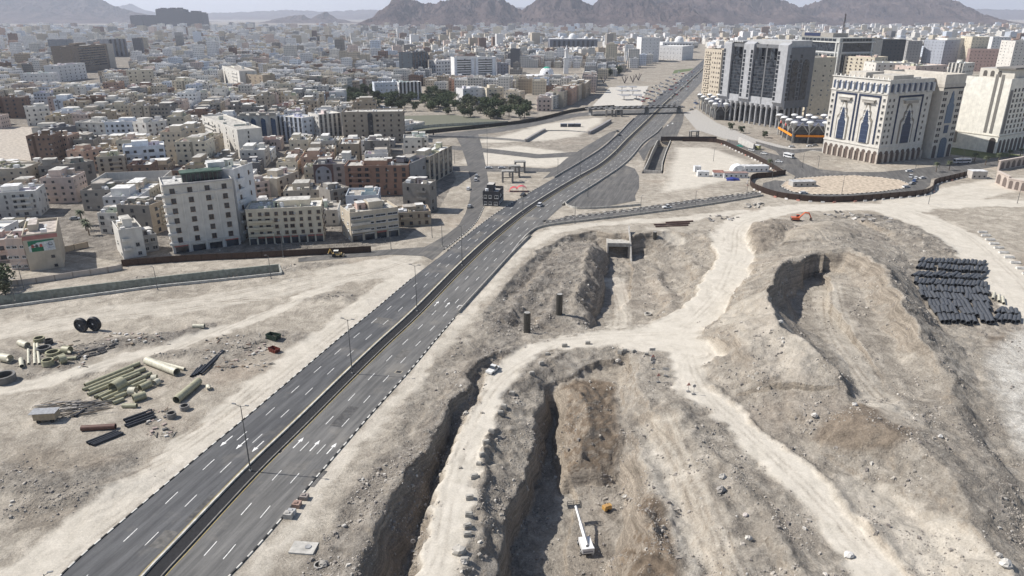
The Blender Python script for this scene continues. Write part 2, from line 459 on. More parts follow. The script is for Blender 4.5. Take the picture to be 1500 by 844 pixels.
def bbox(pts, pad):
    a = np.array([(p[0], p[1]) for p in pts])
    i0 = max(np.searchsorted(xs, a[:, 0].min() - pad) - 1, 0); i1 = np.searchsorted(xs, a[:, 0].max() + pad) + 1
    j0 = max(np.searchsorted(ys, a[:, 1].min() - pad) - 1, 0); j1 = np.searchsorted(ys, a[:, 1].max() + pad) + 1
    return slice(j0, j1), slice(i0, i1)
def feature(outer, inner, k=1.0, closed=False, amp=0.6, rub=0.0, brown=0.0, pale=None, sm=True):
    """slope from the terrain at the outer outline to the given heights on the inner line or plateau"""
    global H
    O = pxs(outer); I = pxs(inner); sl = bbox(O, 8)
    X = WX[sl]; Y = WY[sl]
    ins = in_poly(X, Y, O); dO = dist_polyline(X, Y, O, True)[0]
    dI, par = dist_polyline(X, Y, I, closed)
    z = np.array([p.z for p in I] + ([I[0].z] if closed else []))
    i0 = np.clip(par.astype(int), 0, len(z) - 1); i1 = np.clip(i0 + 1, 0, len(z) - 1); zi = z[i0] + (z[i1] - z[i0]) * (par - i0)
    if closed:
        pin = in_poly(X, Y, I); dI = np.where(pin, 0, dI)
        zi = np.where(pin, zi * 0 + np.mean(z) if np.ptp(z) < 1.5 else zi, zi)
    s = np.where(ins, dO / (dO + dI + 1e-6), 0) ** k
    fur = (fbm(X, Y, 5.0, 3, 5) - .5) * 1.1 if closed else vnoise(par * 5.0 + dI * .03, dI * .05, 5) - .5
    H[sl] = H[sl] * (1 - s) + zi * s + fur * 4 * s * (1 - s) * min(1.0, amp * 1.3)
    e = np.clip(dO / 2.5, 0, 1) * ins
    AMP[sl] = AMP[sl] * (1 - e) + amp * e
    MBl[sl] = np.maximum(MBl[sl], e * rub) if rub else MBl[sl] * (1 - e * (1 if brown else 0))
    MG[sl] = np.maximum(MG[sl], e * brown)
def ridge(line, half, amp=0.5, rub=0.0):
    L_ = pxs(line); sl = bbox(L_, half + 3); X = WX[sl]; Y = WY[sl]
    d, par = dist_polyline(X, Y, L_); z = np.array([p.z for p in L_])
    i0 = np.clip(par.astype(int), 0, len(z) - 1); i1 = np.clip(i0 + 1, 0, len(z) - 1); zi = z[i0] + (z[i1] - z[i0]) * (par - i0)
    s = np.clip(1 - d / half, 0, 1); s = s * s * (3 - 2 * s)
    H[sl] += zi * s; AMP[sl] = np.maximum(AMP[sl], amp * s); MBl[sl] = np.maximum(MBl[sl], rub * np.clip(s * 2, 0, 1))
def zone(poly, amp=0.4, rub=0.0, brown=0.0, soft=4.0, bright=0.0):
    O = pxs(poly); sl = bbox(O, 2); X = WX[sl]; Y = WY[sl]
    e = in_poly(X, Y, O) * np.clip(dist_polyline(X, Y, O, True)[0] / soft, 0, 1)
    AMP[sl] = AMP[sl] * (1 - e) + amp * e
    if rub: MBl[sl] = np.maximum(MBl[sl], e * rub)
    if brown: MG[sl] = np.maximum(MG[sl], e * brown)
    if bright: MA[sl] = np.maximum(MA[sl], e * bright)
# rough working ground
zone([(600, 560), (690, 470), (760, 395), (820, 345), (1060, 335), (1090, 330), (1240, 312), (1420, 365), (1420, 390), (1700, 560), (1900, 900), (400, 900), (430, 830), (560, 640)], 0.45, rub=0.45)
zone([(430, 850), (500, 730), (590, 640), (680, 520), (740, 440), (800, 365), (835, 345), (870, 350), (800, 440), (760, 500), (690, 550), (640, 640), (560, 760), (520, 850)], 0.6, rub=0.9, soft=3)
zone([(920, 560), (1000, 590), (1090, 680), (1190, 780), (1260, 860), (960, 860), (930, 700)], 0.55, rub=0.25)
# left yard: low dumps of soil
for ln, hw, rb in (([(0, 690, 1.6), (60, 700, 2.0), (120, 690, 1.5), (170, 672, .6)], 7, .7), ([(30, 740, .8), (120, 720, 1.2), (220, 690, .5)], 6, .5),
               ([(130, 510, .5), (180, 497, .7), (260, 488, .8), (300, 480, .3)], 6, .9), ([(350, 500, .5), (400, 490, .7), (440, 495, .3)], 6, .6),
               ([(0, 520, .4), (60, 530, .6), (120, 540, .4)], 6, .7), ([(220, 520, .4), (300, 512, .6), (330, 530, .4)], 5, .5),
               ([(180, 408, .5), (300, 398, .6), (420, 392, .3)], 5, .4), ([(380, 400, .3), (420, 392, .4), (500, 385, .2)], 5, .5),
               ([(440, 435, .5), (490, 430, .7), (540, 440, .4)], 6, .5)):
    ridge(ln, hw, 0.35, rb)
zone([(100, 520), (150, 495), (230, 485), (330, 470), (280, 500), (160, 520)], 0.2, rub=1.0, soft=5)
zone([(270, 510), (380, 480), (420, 500), (330, 545), (270, 560)], 0.2, rub=0.55, soft=5)
zone([(0, 540), (110, 505), (150, 520), (60, 560), (0, 575)], 0.25, rub=0.6, soft=4)
# spoil heap
feature([(1085, 332), (1085, 352), (1100, 372), (1082, 400), (1052, 440), (1026, 478), (1018, 505), (1030, 540), (1070, 585), (1130, 636), (1180, 668), (1240, 700), (1300, 730), (1380, 740), (1450, 700),
         (1448, 640), (1436, 560), (1412, 512), (1384, 482), (1360, 452), (1343, 420), (1336, 392), (1330, 372), (1300, 345), (1262, 325), (1210, 318), (1140, 320)],
        [(1238, 600, 2.5), (1240, 562, 5.5), (1213, 527, 8), (1177, 500, 9.5), (1143, 480, 10.5), (1128, 458, 11), (1124, 424, 11.5), (1134, 396, 11), (1160, 378, 10), (1197, 370, 9.5),
         (1222, 364, 10), (1247, 363, 10.5), (1277, 374, 11), (1300, 397, 11), (1323, 437, 10.5), (1337, 467, 9.5), (1353, 493, 7.5), (1375, 518, 5.5), (1395, 560, 3.5), (1400, 600, 2.5)], 1.0, amp=0.4, rub=0.1)
feature([(1134, 398, 11), (1125, 424, 11.5), (1129, 458, 11), (1144, 479, 10.5), (1178, 499, 9.5), (1214, 526, 8), (1242, 562, 5.5), (1250, 620, 2), (1330, 680, 1), (1420, 640, 1.5), (1400, 590, 2.5), (1372, 518, 5.5),
         (1350, 493, 7.5), (1334, 467, 9.5), (1320, 437, 10.5), (1297, 398, 11), (1274, 376, 11), (1247, 366, 10.5), (1222, 367, 10), (1197, 373, 9.5), (1160, 381, 10)],
        [(1183, 398, 0), (1170, 418, 0), (1163, 448, 0), (1176, 480, 0), (1230, 520, 0.8), (1262, 580, 0.5), (1300, 640, 0.3), (1360, 600, 0.6), (1330, 540, 1.2), (1290, 480, 3), (1268, 430, 4), (1240, 400, 3.5)], 0.85, closed=True, amp=0.25, rub=0.0)
feature([(1085, 332), (1084, 352), (1098, 372), (1130, 376), (1150, 358), (1162, 340), (1158, 326), (1125, 322)], [(1105, 338, 5), (1120, 332, 6), (1140, 330, 6), (1150, 334, 5)], 0.7, amp=0.5, rub=0.35, brown=0.35)
feature([(1140, 372), (1150, 352), (1175, 336), (1210, 330), (1250, 336), (1262, 352), (1250, 366), (1200, 372)], [(1175, 352, 9.5), (1200, 346, 10.5), (1232, 349, 10)], 0.8, amp=0.3, brown=0.15)
feature([(1230, 312), (1290, 314), (1345, 332), (1412, 366), (1400, 374), (1335, 372), (1300, 345), (1255, 326)], [(1262, 320, 2.5), (1300, 333, 2.5), (1350, 352, 2), (1385, 364, 1)], 0.8, amp=0.6, rub=0.8)
# southern ridge with the brown tipped face
feature([(1150, 600), (1180, 648), (1240, 692), (1300, 722), (1340, 770), (1380, 830), (1420, 900), (1640, 900), (1540, 800), (1480, 720), (1470, 660), (1420, 600), (1350, 580), (1290, 575), (1220, 580)],
        [(1225, 602, 4), (1257, 604, 6), (1300, 624, 6.8), (1347, 650, 6.5), (1400, 706, 5.5), (1430, 762, 5), (1467, 822, 5), (1500, 880, 5)], 0.9, amp=0.5, rub=0.5)
zone([(1182, 645), (1250, 600), (1345, 645), (1340, 668), (1300, 690), (1240, 678)], 0.12, brown=0.75, soft=2)
zone([(1430, 515), (1500, 470), (1620, 480), (1720, 620), (1620, 820), (1560, 760), (1500, 690), (1462, 620)], 0.06, bright=1.0, soft=5)
zone([(1435, 490), (1470, 486), (1480, 510), (1455, 525)], 0.1, brown=0.6, soft=2)
# upper cutting with the culvert
feature([(700, 470), (725, 440), (755, 400), (790, 365), (830, 345), (870, 338), (930, 344), (985, 338), (1035, 343), (1060, 368), (1057, 395), (1037, 430), (1005, 452), (960, 470), (900, 482), (850, 487), (790, 487), (742, 487)],
        [(889, 376, -9), (938, 374, -9), (968, 392, -8.5), (984, 425, -8.5), (966, 456, -8.5), (930, 470, -9), (890, 473, -9.5), (862, 468, -10), (866, 430, -10), (878, 400, -10)], 0.75, closed=True, amp=0.5, rub=0.35)
feature([(775, 395), (820, 352), (872, 342), (892, 350), (890, 376), (882, 402), (873, 432), (868, 462), (840, 480), (795, 470), (768, 440)],
        [(866, 360, .6), (860, 380, .8), (854, 400, .4), (848, 425, -.3), (844, 448, -1.5)], 0.5, amp=0.55, rub=0.6)
zone([(700, 470), (740, 420), (790, 365), (870, 342), (860, 400), (830, 440), (800, 487), (742, 487)], 0.65, rub=1.0, soft=3)
# lower cutting: bank, then the deep cut
feature([(672, 900), (680, 800), (686, 740), (694, 700), (706, 660), (722, 622), (742, 585), (768, 557), (800, 533), (832, 517), (870, 511), (905, 514), (925, 522), (935, 560), (960, 600), (1010, 660), (1060, 740), (1090, 900)],
        [(720, 900, -3.5), (728, 830, -3.5), (742, 780, -3.5), (760, 725, -3.5), (779, 672, -3.5), (787, 630, -3), (790, 590, -3), (808, 562, -3), (850, 548, -3), (900, 545, -3), (915, 580, -3), (930, 640, -4), (960, 720, -4), (1000, 900, -4)], 0.8, closed=True, amp=0.5, rub=0.55)
feature([(716, 900, -3.5), (726, 830, -3.5), (740, 780, -3.5), (758, 725, -3.5), (777, 672, -3.5), (786, 630, -3), (789, 590, -3), (807, 562, -3), (850, 546, -3), (902, 543, -3), (917, 580, -3), (932, 640, -4), (962, 720, -4), (1002, 900, -4)],
        [(738, 900, -12.5), (748, 830, -12.5), (761, 780, -12.5), (779, 728, -12.5), (797, 680, -12.5), (804, 640, -11), (808, 600, -9), (830, 590, -7), (850, 620, -8), (862, 690, -11), (912, 712, -11.5), (915, 790, -11.5), (900, 900, -12)], 0.9, closed=True, amp=0.4, rub=0.1)
feature([(815, 716, -10), (814, 640, -9), (812, 590, -4), (826, 556, -3), (870, 545, -3), (905, 560, -3), (916, 620, -4), (905, 690, -8), (860, 712, -10)], [(835, 566, -.3), (858, 590, -1.2), (868, 630, -3.0), (858, 675, -6)], 0.6, amp=0.95, brown=1.0)
feature([(893, 900, -10), (900, 800, -9), (918, 745, -8), (950, 722, -6), (985, 740, -5), (1000, 800, -5), (1000, 900, -5)], [(938, 748, -2.2), (955, 790, -3.2), (948, 850, -2.8)], 0.55, amp=1.0, brown=1.0)
feature([(846, 548), (850, 530), (880, 521), (914, 519), (921, 545), (905, 568), (880, 566)], [(872, 550, -4.6), (905, 552, -4.8)], 0.35, amp=0.5, brown=.2)
zone([(660, 900), (690, 720), (720, 620), (770, 555), (830, 515), (815, 560), (800, 600), (800, 660), (770, 740), (740, 860)], .75, rub=.55, soft=2)
zone([(930, 600), (985, 640), (1020, 720), (1060, 800), (1000, 860), (960, 740)], .6, bright=.35, soft=6)
# ditch beside the haul road
feature([(762, 513), (735, 519), (705, 536), (688, 556), (662, 600), (633, 648), (598, 700), (568, 750), (535, 808), (490, 900), (604, 900), (615, 830), (624, 780), (642, 720), (662, 660), (684, 602), (697, 576), (722, 545)],
        [(578, 900, -7.5), (600, 800, -7), (620, 745, -7), (640, 690, -7), (662, 635, -6.5), (680, 592, -6), (698, 562, -5), (722, 538, -3)], 0.9, amp=0.5, rub=0.8)
ridge([(755, 508, .8), (705, 530, 1.2), (683, 556, 1.6), (655, 600, 1.8), (625, 650, 1.8), (588, 704, 1.8), (555, 760, 1.8), (520, 820, 1.6), (480, 880, 1.4)], 6, 0.8, 1.0)
# left drainage channel
CH_B = pxs([(-160, 455), (0, 437), (120, 422), (240, 408), (330, 398), (409, 390)]); CH_F = pxs([(-160, 470), (0, 452), (120, 436), (230, 421), (330, 411), (413, 402)])
CHP = CH_B + CH_F[::-1]
sl = bbox(CHP, 3); ins = in_poly(GX[sl], GY[sl], CHP); H[sl] = np.where(ins, -2.6, H[sl]); AMP[sl] = np.where(ins, 0.05, AMP[sl])

zone([(800, 850), (812, 760), (830, 712), (905, 716), (903, 790), (885, 850)], 0.10, brown=0.22, soft=2)
zone([(0, 640), (120, 650), (200, 660), (160, 690), (60, 705), (0, 700)], .25, brown=.3, soft=4)
zone([(0, 735), (150, 730), (260, 690), (200, 760), (60, 800), (0, 790)], .2, brown=.3, rub=.3, soft=5)
for ln, hw, rb in (([(985, 590, 1.4), (1040, 662, 1.8), (1095, 735, 1.5), (1155, 805, 1.7), (1200, 860, 1.3)], 4.5, .25), ([(940, 610, -1.2), (985, 690, -1.8), (1015, 760, -2.2), (1045, 850, -2.0)], 4, .5), ([(1010, 640, -1), (1060, 720, -1.8), (1100, 770, -2.0), (1115, 800, -1)], 4, .3),
                   ([(1045, 565, 1), (1115, 628, 1.5), (1195, 695, 1.3), (1290, 778, 1.5), (1355, 850, 1.3)], 3.5, .5), ([(958, 365, 1.5), (985, 405, 2.0), (980, 445, 1.4)], 5, .2), ([(1005, 352, 1.2), (1030, 385, 1.6), (1012, 425, 1.2)], 5, .4), ([(1180, 520, 1.2), (1160, 570, 1.0), (1190, 610, .8)], 6, .1), ([(1080, 500, 1.0), (1110, 560, 1.2), (1150, 600, .8)], 7, .2),
                   ([(1400, 600, 1.0), (1430, 660, 1.4), (1470, 720, 1.2)], 6, .6), ([(1290, 760, .8), (1350, 800, 1.2), (1420, 850, 1.0)], 7, .3), ([(735, 455, 1.2), (770, 420, 1.8), (800, 390, 1.5)], 5, 1), ([(760, 500 - 25, .8), (800, 455, 1.5), (825, 420, 1.2)], 4, 1), ([(720, 560 + 60, 1.0), (710, 660, 1.2), (702, 720, 1.0), (700, 800, 1.0)], 2.5, .4)):
    ridge(ln, hw, .55, rb)
zone([(870, 385), (935, 380), (955, 440), (940, 470), (862, 466)], .12, brown=.0, soft=2)
zone([(560, 1), (561, 1), (561, 2)], 0) if False else None
# haul roads
def haul(pts, w, amp=0.05, strength=1.0, flat=False):
    L_ = smooth(pxs(pts), 3); sl = bbox(L_, w + 5)
    ws = (w if not hasattr(w, '__len__') else w)
    d, par = dist_polyline(WX[sl], WY[sl], L_)
    e = np.clip((w / 2 + 1.2 + (vnoise(GX[sl] / 2.2, GY[sl] / 2.2, 7) - .5) * 2.2 - d) / 2.0, 0, 1) * strength * (1 - .2 * vnoise(d * 1.3, par * 1.5, 9) ** 1.5 - .28 * np.exp(-((abs(d - w * .22) - .85) / .35) ** 2) * vnoise(par * .9, d * 0, 4))
    AMP[sl] = AMP[sl] * (1 - e) + amp * e; MR[sl] = np.maximum(MR[sl], e); MG[sl] *= (1 - e); MBl[sl] *= (1 - e)
    if flat: H[sl] *= (1 - np.clip(e * 1.4, 0, 1))
haul([(1560, 300), (1450, 297), (1340, 302), (1240, 303), (1160, 306), (1110, 316), (1080, 328), (1070, 350), (1078, 380), (1062, 405), (1045, 440), (1020, 465), (985, 482)], 14.5, flat=True)
haul([(1560, 262), (1450, 275), (1400, 285), (1330, 300)], 26, amp=.04, strength=.9)
haul([(1300, 305), (1350, 322), (1400, 345), (1440, 375), (1480, 420), (1540, 470), (1620, 520)], 20, strength=.95)
haul([(985, 482), (930, 491), (870, 497), (815, 502), (775, 516), (742, 548), (712, 590), (690, 640), (668, 700), (652, 760), (640, 830), (630, 900)], 7.4, flat=True)
haul([(985, 482), (930, 491), (870, 497), (825, 502)], 10, flat=True)
haul([(960, 486), (1000, 495), (1010, 520), (1012, 560), (1050, 598), (1100, 640), (1160, 695), (1220, 755), (1280, 822), (1330, 880)], 8.2, flat=True)
haul([(940, 500), (1000, 505), (1018, 520)], 15, flat=True)
haul([(1090, 310), (980, 322), (900, 326), (830, 334), (800, 344), (770, 362)], 7, strength=.85)
haul([(790, 342), (750, 385), (700, 440), (660, 490), (600, 560), (540, 630), (480, 705), (420, 780), (360, 860)], 4.5, strength=.6)
haul([(1000, 345), (960, 335)], 6, strength=.5)
haul([(560, 385), (600, 400), (560, 430), (500, 478), (430, 535), (350, 600), (270, 665), (180, 735), (80, 815), (-20, 890)], 11, strength=.8)
haul([(-40, 580), (60, 558), (150, 533), (240, 510), (330, 482), (400, 455), (470, 425), (560, 392)], 6, strength=.85)
haul([(-40, 490), (60, 478), (150, 462), (260, 448), (380, 430), (470, 410), (600, 395)], 14, strength=.6)
haul([(600, 378), (560, 385), (480, 400)], 12, strength=.6)
haul([(900, 378), (912, 400), (908, 430), (905, 465)], 6.5, strength=.6)
haul([(1100, 690), (1200, 760), (1300, 850)], 9, .3, strength=.0)
haul([(1150, 560), (1120, 520), (1090, 480)], 16, .3, strength=.3)
haul([(1275, 735), (1340, 785), (1410, 860)], 14, .4, strength=.4)
haul([(1210, 430), (1230, 500), (1270, 570), (1310, 640)], 8, .2, strength=.35)
haul([(960, 620), (1010, 720), (1060, 850)], 9, .4, strength=.3)
def tracks(pts, gap=1.9, s=.38):
    L_ = smooth(pxs(pts), 4); sl = bbox(L_, 4)
    for o_ in (-gap / 2, gap / 2):
        d, par = dist_polyline(GX[sl], GY[sl], offset(L_, o_)); e = np.exp(-(d / .34) ** 2) * s * (.3 + vnoise(par * 1.7, d * 0, 3))
        MR[sl] = np.clip(MR[sl] - e, 0, 1); MG[sl] = np.clip(MG[sl] + e * .45, 0, 1); H[sl] -= e * .05
for t_ in ([(20, 700), (90, 660), (170, 655), (250, 640), (300, 600)], [(10, 720), (120, 680), (220, 668), (320, 610), (380, 560)], [(40, 760), (160, 715), (280, 650), (400, 560), (520, 465)], [(0, 650), (40, 620), (90, 640), (60, 670), (10, 665)],
           [(60, 590), (160, 555), (260, 512), (400, 452), (560, 395)], [(0, 500), (120, 470), (260, 455), (420, 425), (600, 385)], [(0, 476), (180, 452), (330, 432), (480, 402)], [(100, 820), (240, 720), (380, 605), (500, 500), (600, 415)],
           [(440, 840), (520, 740), (600, 640), (680, 540), (740, 450), (790, 380)], [(455, 850), (545, 735), (625, 635), (700, 520)], [(890, 690), (905, 640), (910, 600), (890, 560)], [(870, 800), (890, 740), (880, 700), (868, 640)], [(895, 380), (905, 420), (900, 460)], [(915, 380), (925, 420), (925, 462)],
           [(960, 610), (1000, 680), (1030, 760), (1060, 850)], [(970, 600), (1020, 690), (1060, 780), (1090, 850)], [(1210, 420), (1215, 480), (1250, 540), (1300, 600)], [(1225, 420), (1240, 480), (1280, 540), (1330, 600)], [(1010, 520), (1030, 570), (1090, 630), (1180, 712), (1290, 830)],
           [(1000, 480), (1050, 430), (1075, 370), (1090, 325), (1200, 300)], [(1300, 300), (1400, 335), (1470, 390), (1520, 440)], [(1320, 290), (1420, 320), (1500, 380)], [(1180, 300), (1300, 292), (1440, 280), (1520, 270)], [(770, 500), (880, 492), (990, 488)], [(640, 830), (660, 720), (690, 620), (740, 550), (820, 505)], [(480, 405), (540, 400), (600, 380)], [(300, 440), (420, 440), (500, 440), (560, 410)]):
    tracks(t_)
# roads: flat shelf just under the asphalt
for poly in (HWY_POLY, [(p.x, p.y) for p in RAMP_OUT] + [(p.x, p.y) for p in reversed(RAMP_IN)], [(p.x, p.y) for p in LOT],
             [(p.x, p.y) for p in SIDE_ROAD[0]] + [(p.x, p.y) for p in reversed(SIDE_ROAD[1])], [(p.x, p.y) for p in RING_OUT]):
    sl = bbox(poly, 4); X = GX[sl]; Y = GY[sl]
    d = dist_polyline(X, Y, poly, True)[0]; ins = in_poly(X, Y, poly)
    e = np.where(ins, 1, np.clip(1 - d / 2.5, 0, 1))
    AMP[sl] *= (1 - e); H[sl] *= (1 - e); H[sl] -= 0.06 * e; MBl[sl] *= (1 - e)
for lot in ([(672, 240), (700, 218), (760, 212), (830, 222), (862, 228), (845, 240), (800, 246), (720, 242)], [(670, 212), (740, 196), (800, 180), (870, 172), (890, 172), (885, 180), (850, 200), (800, 207), (770, 208)], [(975, 262), (985, 215), (1040, 215), (1090, 232), (1110, 245), (1090, 262), (1030, 275), (960, 285)]):
    O = pxs(lot); sl = bbox(O, 3); e = in_poly(WX[sl], WY[sl], O) * np.clip(dist_polyline(WX[sl], WY[sl], O, True)[0] / 6, 0, 1); MR[sl] = np.maximum(MR[sl], e * .85)
near = (GY < 440)
r = (fbm(WX, WY, 8, 6, 31, 0.6, ridged=True) - 0.55) * 2.2 + (fbm(GX, GY, 1.8, 3, 77) - 0.5) * 1.3
big = (fbm(GX, GY, 40, 3, 5) - 0.5) * 0.8
H += np.where(near, AMP * r * 1.25, 0) + np.where(near & (AMP > 0.08), big * np.clip(AMP * 2, 0, 1), 0)
H = np.where(near, H - 0.04, -0.08)
H[in_poly(GX, GY, pxs([(941, 254), (946, 240), (953, 220), (962, 206), (985, 206), (976, 226), (972, 242), (971, 254)]))] = -4.6
# city ground greyer and darker streets
city = (GY > 420) | (GX < -60) & (GY > 285)
cz = in_poly(GX, GY, pxs([(-900, 440), (-300, 400), (0, 395), (100, 372), (180, 384), (530, 366), (590, 352), (640, 312), (668, 262), (652, 218), (600, 205), (500, 172), (500, 120), (870, 100), (900, 60), (900, 28), (-900, 28)]))
MBl = np.where(cz, 1.0, np.where(city & (GY > 500), 0.45, MBl))
def mesh_grid(name, X, Y, Z, attr=None, mat=None, smooth=True):
    ny, nx = X.shape
    me = bpy.data.meshes.new(name)
    me.vertices.add(nx * ny); me.vertices.foreach_set('co', np.stack([X, Y, Z], -1).astype(np.float32).ravel())
    idx = np.arange(nx * ny).reshape(ny, nx)
    q = np.stack([idx[:-1, :-1], idx[:-1, 1:], idx[1:, 1:], idx[1:, :-1]], -1).reshape(-1, 4)
    me.loops.add(q.size); me.loops.foreach_set('vertex_index', q.ravel().astype(np.int32))
    me.polygons.add(len(q)); me.polygons.foreach_set('loop_start', np.arange(0, q.size, 4, dtype=np.int32)); me.polygons.foreach_set('loop_total', np.full(len(q), 4, np.int32))
    me.polygons.foreach_set('use_smooth', np.full(len(q), smooth))
    if attr is not None:
        at = me.attributes.new('Mk', 'FLOAT_COLOR', 'POINT'); at.data.foreach_set('color', attr.astype(np.float32).ravel())
    me.materials.append(mat); me.update(); me.validate()
    o = bpy.data.objects.new(name, me); COL.objects.link(o); return o
g = mesh_grid('ground', GX, GY, H, np.stack([MR, MG, MBl, MA], -1), M_ground); tag(g, kind='structure')
def hz(x, y):
    i = min(max(np.searchsorted(xs, x) - 1, 0), len(xs) - 2); j = min(max(np.searchsorted(ys, y) - 1, 0), len(ys) - 2)
    u = (x - xs[i]) / (xs[i + 1] - xs[i]); v = (y - ys[j]) / (ys[j + 1] - ys[j])
    return float((H[j, i] * (1 - u) + H[j, i + 1] * u) * (1 - v) + (H[j + 1, i] * (1 - u) + H[j + 1, i + 1] * u) * v)
def G(x, y, lo=-13):
    """where the ray through an image point first meets the terrain"""
    dx, fy_, dz = ray(x, y)
    t = (14 - HC) / dz; tend = (lo - HC) / dz; st = (tend - t) / 160
    pz = None
    while t < tend:
        X_, Y_, Z_ = dx * t, fy_ * t, HC + dz * t
        if Z_ <= hz(X_, Y_): break
        t += st
    a, b_ = t - st, t
    for _ in range(12):
        mth = (a + b_) / 2
        if HC + dz * mth <= hz(dx * mth, fy_ * mth): b_ = mth
        else: a = mth
    return Vector((dx * b_, fy_ * b_, hz(dx * b_, fy_ * b_)))

# ================================================================ mountains
def mountain_material():
    m = bpy.data.materials.new('mountain_rock'); t = nt(m); N = t.nodes; L = t.links
    out = N.new('ShaderNodeOutputMaterial'); b = N.new('ShaderNodeBsdfPrincipled'); L.new(b.outputs[0], out.inputs[0])
    b.inputs['Roughness'].default_value = 1; b.inputs['Specular IOR Level'].default_value = 0
    ge = N.new('ShaderNodeNewGeometry'); n = N.new('ShaderNodeTexNoise'); n.inputs['Scale'].default_value = 0.004; n.inputs['Detail'].default_value = 10; n.inputs['Roughness'].default_value = 0.7
    L.new(ge.outputs['Position'], n.inputs['Vector'])
    cr = N.new('ShaderNodeValToRGB'); e = cr.color_ramp.elements; e[0].position = 0.35; e[1].position = 0.68
    e[0].color = (0.034, 0.028, 0.031, 1); e[1].color = (0.125, 0.094, 0.086, 1); L.new(n.outputs[0], cr.inputs[0]); L.new(cr.outputs[0], b.inputs['Base Color'])
    return m
M_mount = mountain_material()
def mountain(name, prof, D, depth, seed, spur=350, nx=560, ny=150):
    pts = [(px, py) for px, py in prof]
    XX = np.array([P_at(px, D) for px, _ in pts]); ZZ = np.array([zat(px, py, D) for px, py in pts])
    x = np.linspace(XX[0], XX[-1], nx); v = np.linspace(-1, 1, ny)
    X, V = np.meshgrid(x, v); Y = D + V * depth
    prof_z = np.interp(X + (fbm(X, Y, 900, 3, seed) - .5) * 240 * abs(V), XX, np.maximum(ZZ, 0))
    rd = fbm(X * 1.0, Y * 0.55, spur, 6, seed + 3, 0.55, ridged=True)
    fall = np.clip(1 - abs(V) ** 1.15, 0, 1)
    Z = prof_z * fall * (1 - 0.85 * (1 - rd) * np.clip(abs(V) * 5, 0.12, 1.0)) * 1.08 - 3
    Z += (fbm(X, Y, 130, 5, seed + 9, .6, ridged=True) - 0.6) * 85 * np.clip(prof_z / 120, 0, 1) * fall
    Z = np.where(abs(V) > 0.995, -5, Z)
    o = mesh_grid(name, X, Y, Z, None, M_mount, smooth=False); tag(o, kind='structure')
    return o
def P_at(px, D):
    # lateral position of an image column at ground distance D near the horizon
    return (px - CX) / F * D / 1.068
mountain('mountain_range', [(505, 42), (535, 34), (560, 18), (578, 3), (592, -3), (608, 2), (622, 10), (640, 9), (660, 1), (685, -9), (700, -2), (712, 2), (735, 2), (748, 12), (765, 17), (780, 8), (798, -6), (818, -10), (838, -4), (850, 4),
                            (868, 6), (885, -8), (915, -14), (940, -8), (960, 6), (985, 12), (1005, 8), (1020, 22), (1045, 34), (1075, 42)], 6300, 900, 3)
mountain('mountain_range', [(800, 42), (840, 30), (870, 14), (890, 2), (930, -24), (980, -30), (1030, -20), (1080, -12), (1120, -8), (1145, 2), (1170, 12), (1195, 28), (1225, 42)], 7600, 1200, 13, 500)
mountain('mountain_range', [(1120, 40), (1160, 20), (1185, 8), (1215, -4), (1260, -22), (1310, -26), (1350, -18), (1385, 2), (1405, 18), (1430, 28), (1480, 38)], 7900, 1300, 23, 420)
mountain('mountain_range', [(-260, 30), (-160, 0), (-60, -16), (40, -24), (110, -16), (140, -4), (160, 8), (185, 15), (215, 24), (260, 31), (300, 36)], 10500, 1700, 33, 600)
mountain('mountain_range', [(380, 34), (410, 27), (440, 22), (455, 27), (478, 19), (492, 26), (515, 32), (540, 36)], 9800, 500, 43, 260, 160, 60)
mountain('mountain_range', [(-100, 26), (100, 22), (150, 18), (195, 7), (208, 14), (240, 22), (330, 20), (420, 16), (480, 18), (540, 15), (600, 18), (660, 14), (750, 12), (900, 16), (1100, 22), (1380, 18), (1430, 14), (1500, 16), (1620, 14), (1800, 26)], 19000, 2600, 53, 1400)
# ================================================================ roads
def xy(p, z): return (p[0], p[1], z)
def ribbon(mb, A, B, z, mat, col=(.5,) * 3):
    n = len(A); vs = [xy(p, z) for p in A] + [xy(p, z) for p in B]
    mb.add(vs, [(i, n + i, n + i + 1, i + 1) for i in range(n - 1)], mat, col)
def sheet(name, A, B, z, mat):
    mb = MB(); n = max(len(A), len(B))
    ribbon(mb, A, B, z, mat); return tag(mb.build(name), kind='structure')
def poly_sheet(name, pts, z, mat, col=(.5,) * 3):
    mb = MB(); a = sum(pts[i].x * pts[(i + 1) % len(pts)].y - pts[(i + 1) % len(pts)].x * pts[i].y for i in range(len(pts)))
    pts = pts if a > 0 else pts[::-1]
    mb.add([xy(p, z) for p in pts], [tuple(range(len(pts)))], mat, col); return tag(mb.build(name), kind='structure')
def strip_wall(mb, pts, w, h, mat='conc', col=(.4, .38, .34), z0=-0.3, taper=0.0, closed=False, z=None):
    """a wall of width w and height h along a line"""
    A = offset(pts, -w / 2); B = offset(pts, w / 2); A2 = offset(pts, -w / 2 + taper); B2 = offset(pts, w / 2 - taper)
    n = len(pts); vs = [xy(p, z0) for p in A] + [xy(p, h) for p in A2] + [xy(p, h) for p in B2] + [xy(p, z0) for p in B]
    fs = []
    for i in range(n - 1):
        for k in range(3): fs.append((k * n + i, (k + 1) * n + i, (k + 1) * n + i + 1, k * n + i + 1))
    fs += [(0, 3 * n, 2 * n, n), (n - 1, 2 * n - 1, 3 * n - 1, 4 * n - 1)]
    mb.add(vs, [f[::-1] for f in fs], mat, col)
MW = 2.0
r_ = lambda a: a if hasattr(a, '__len__') else [a] * len(med)
sheet('highway', offset(med, -dl), offset(med, [-MW] * len(med)), 0.0, 'asph')
sheet('highway', offset(med, [MW] * len(med)), offset(med, dr), 0.0, 'asph3')
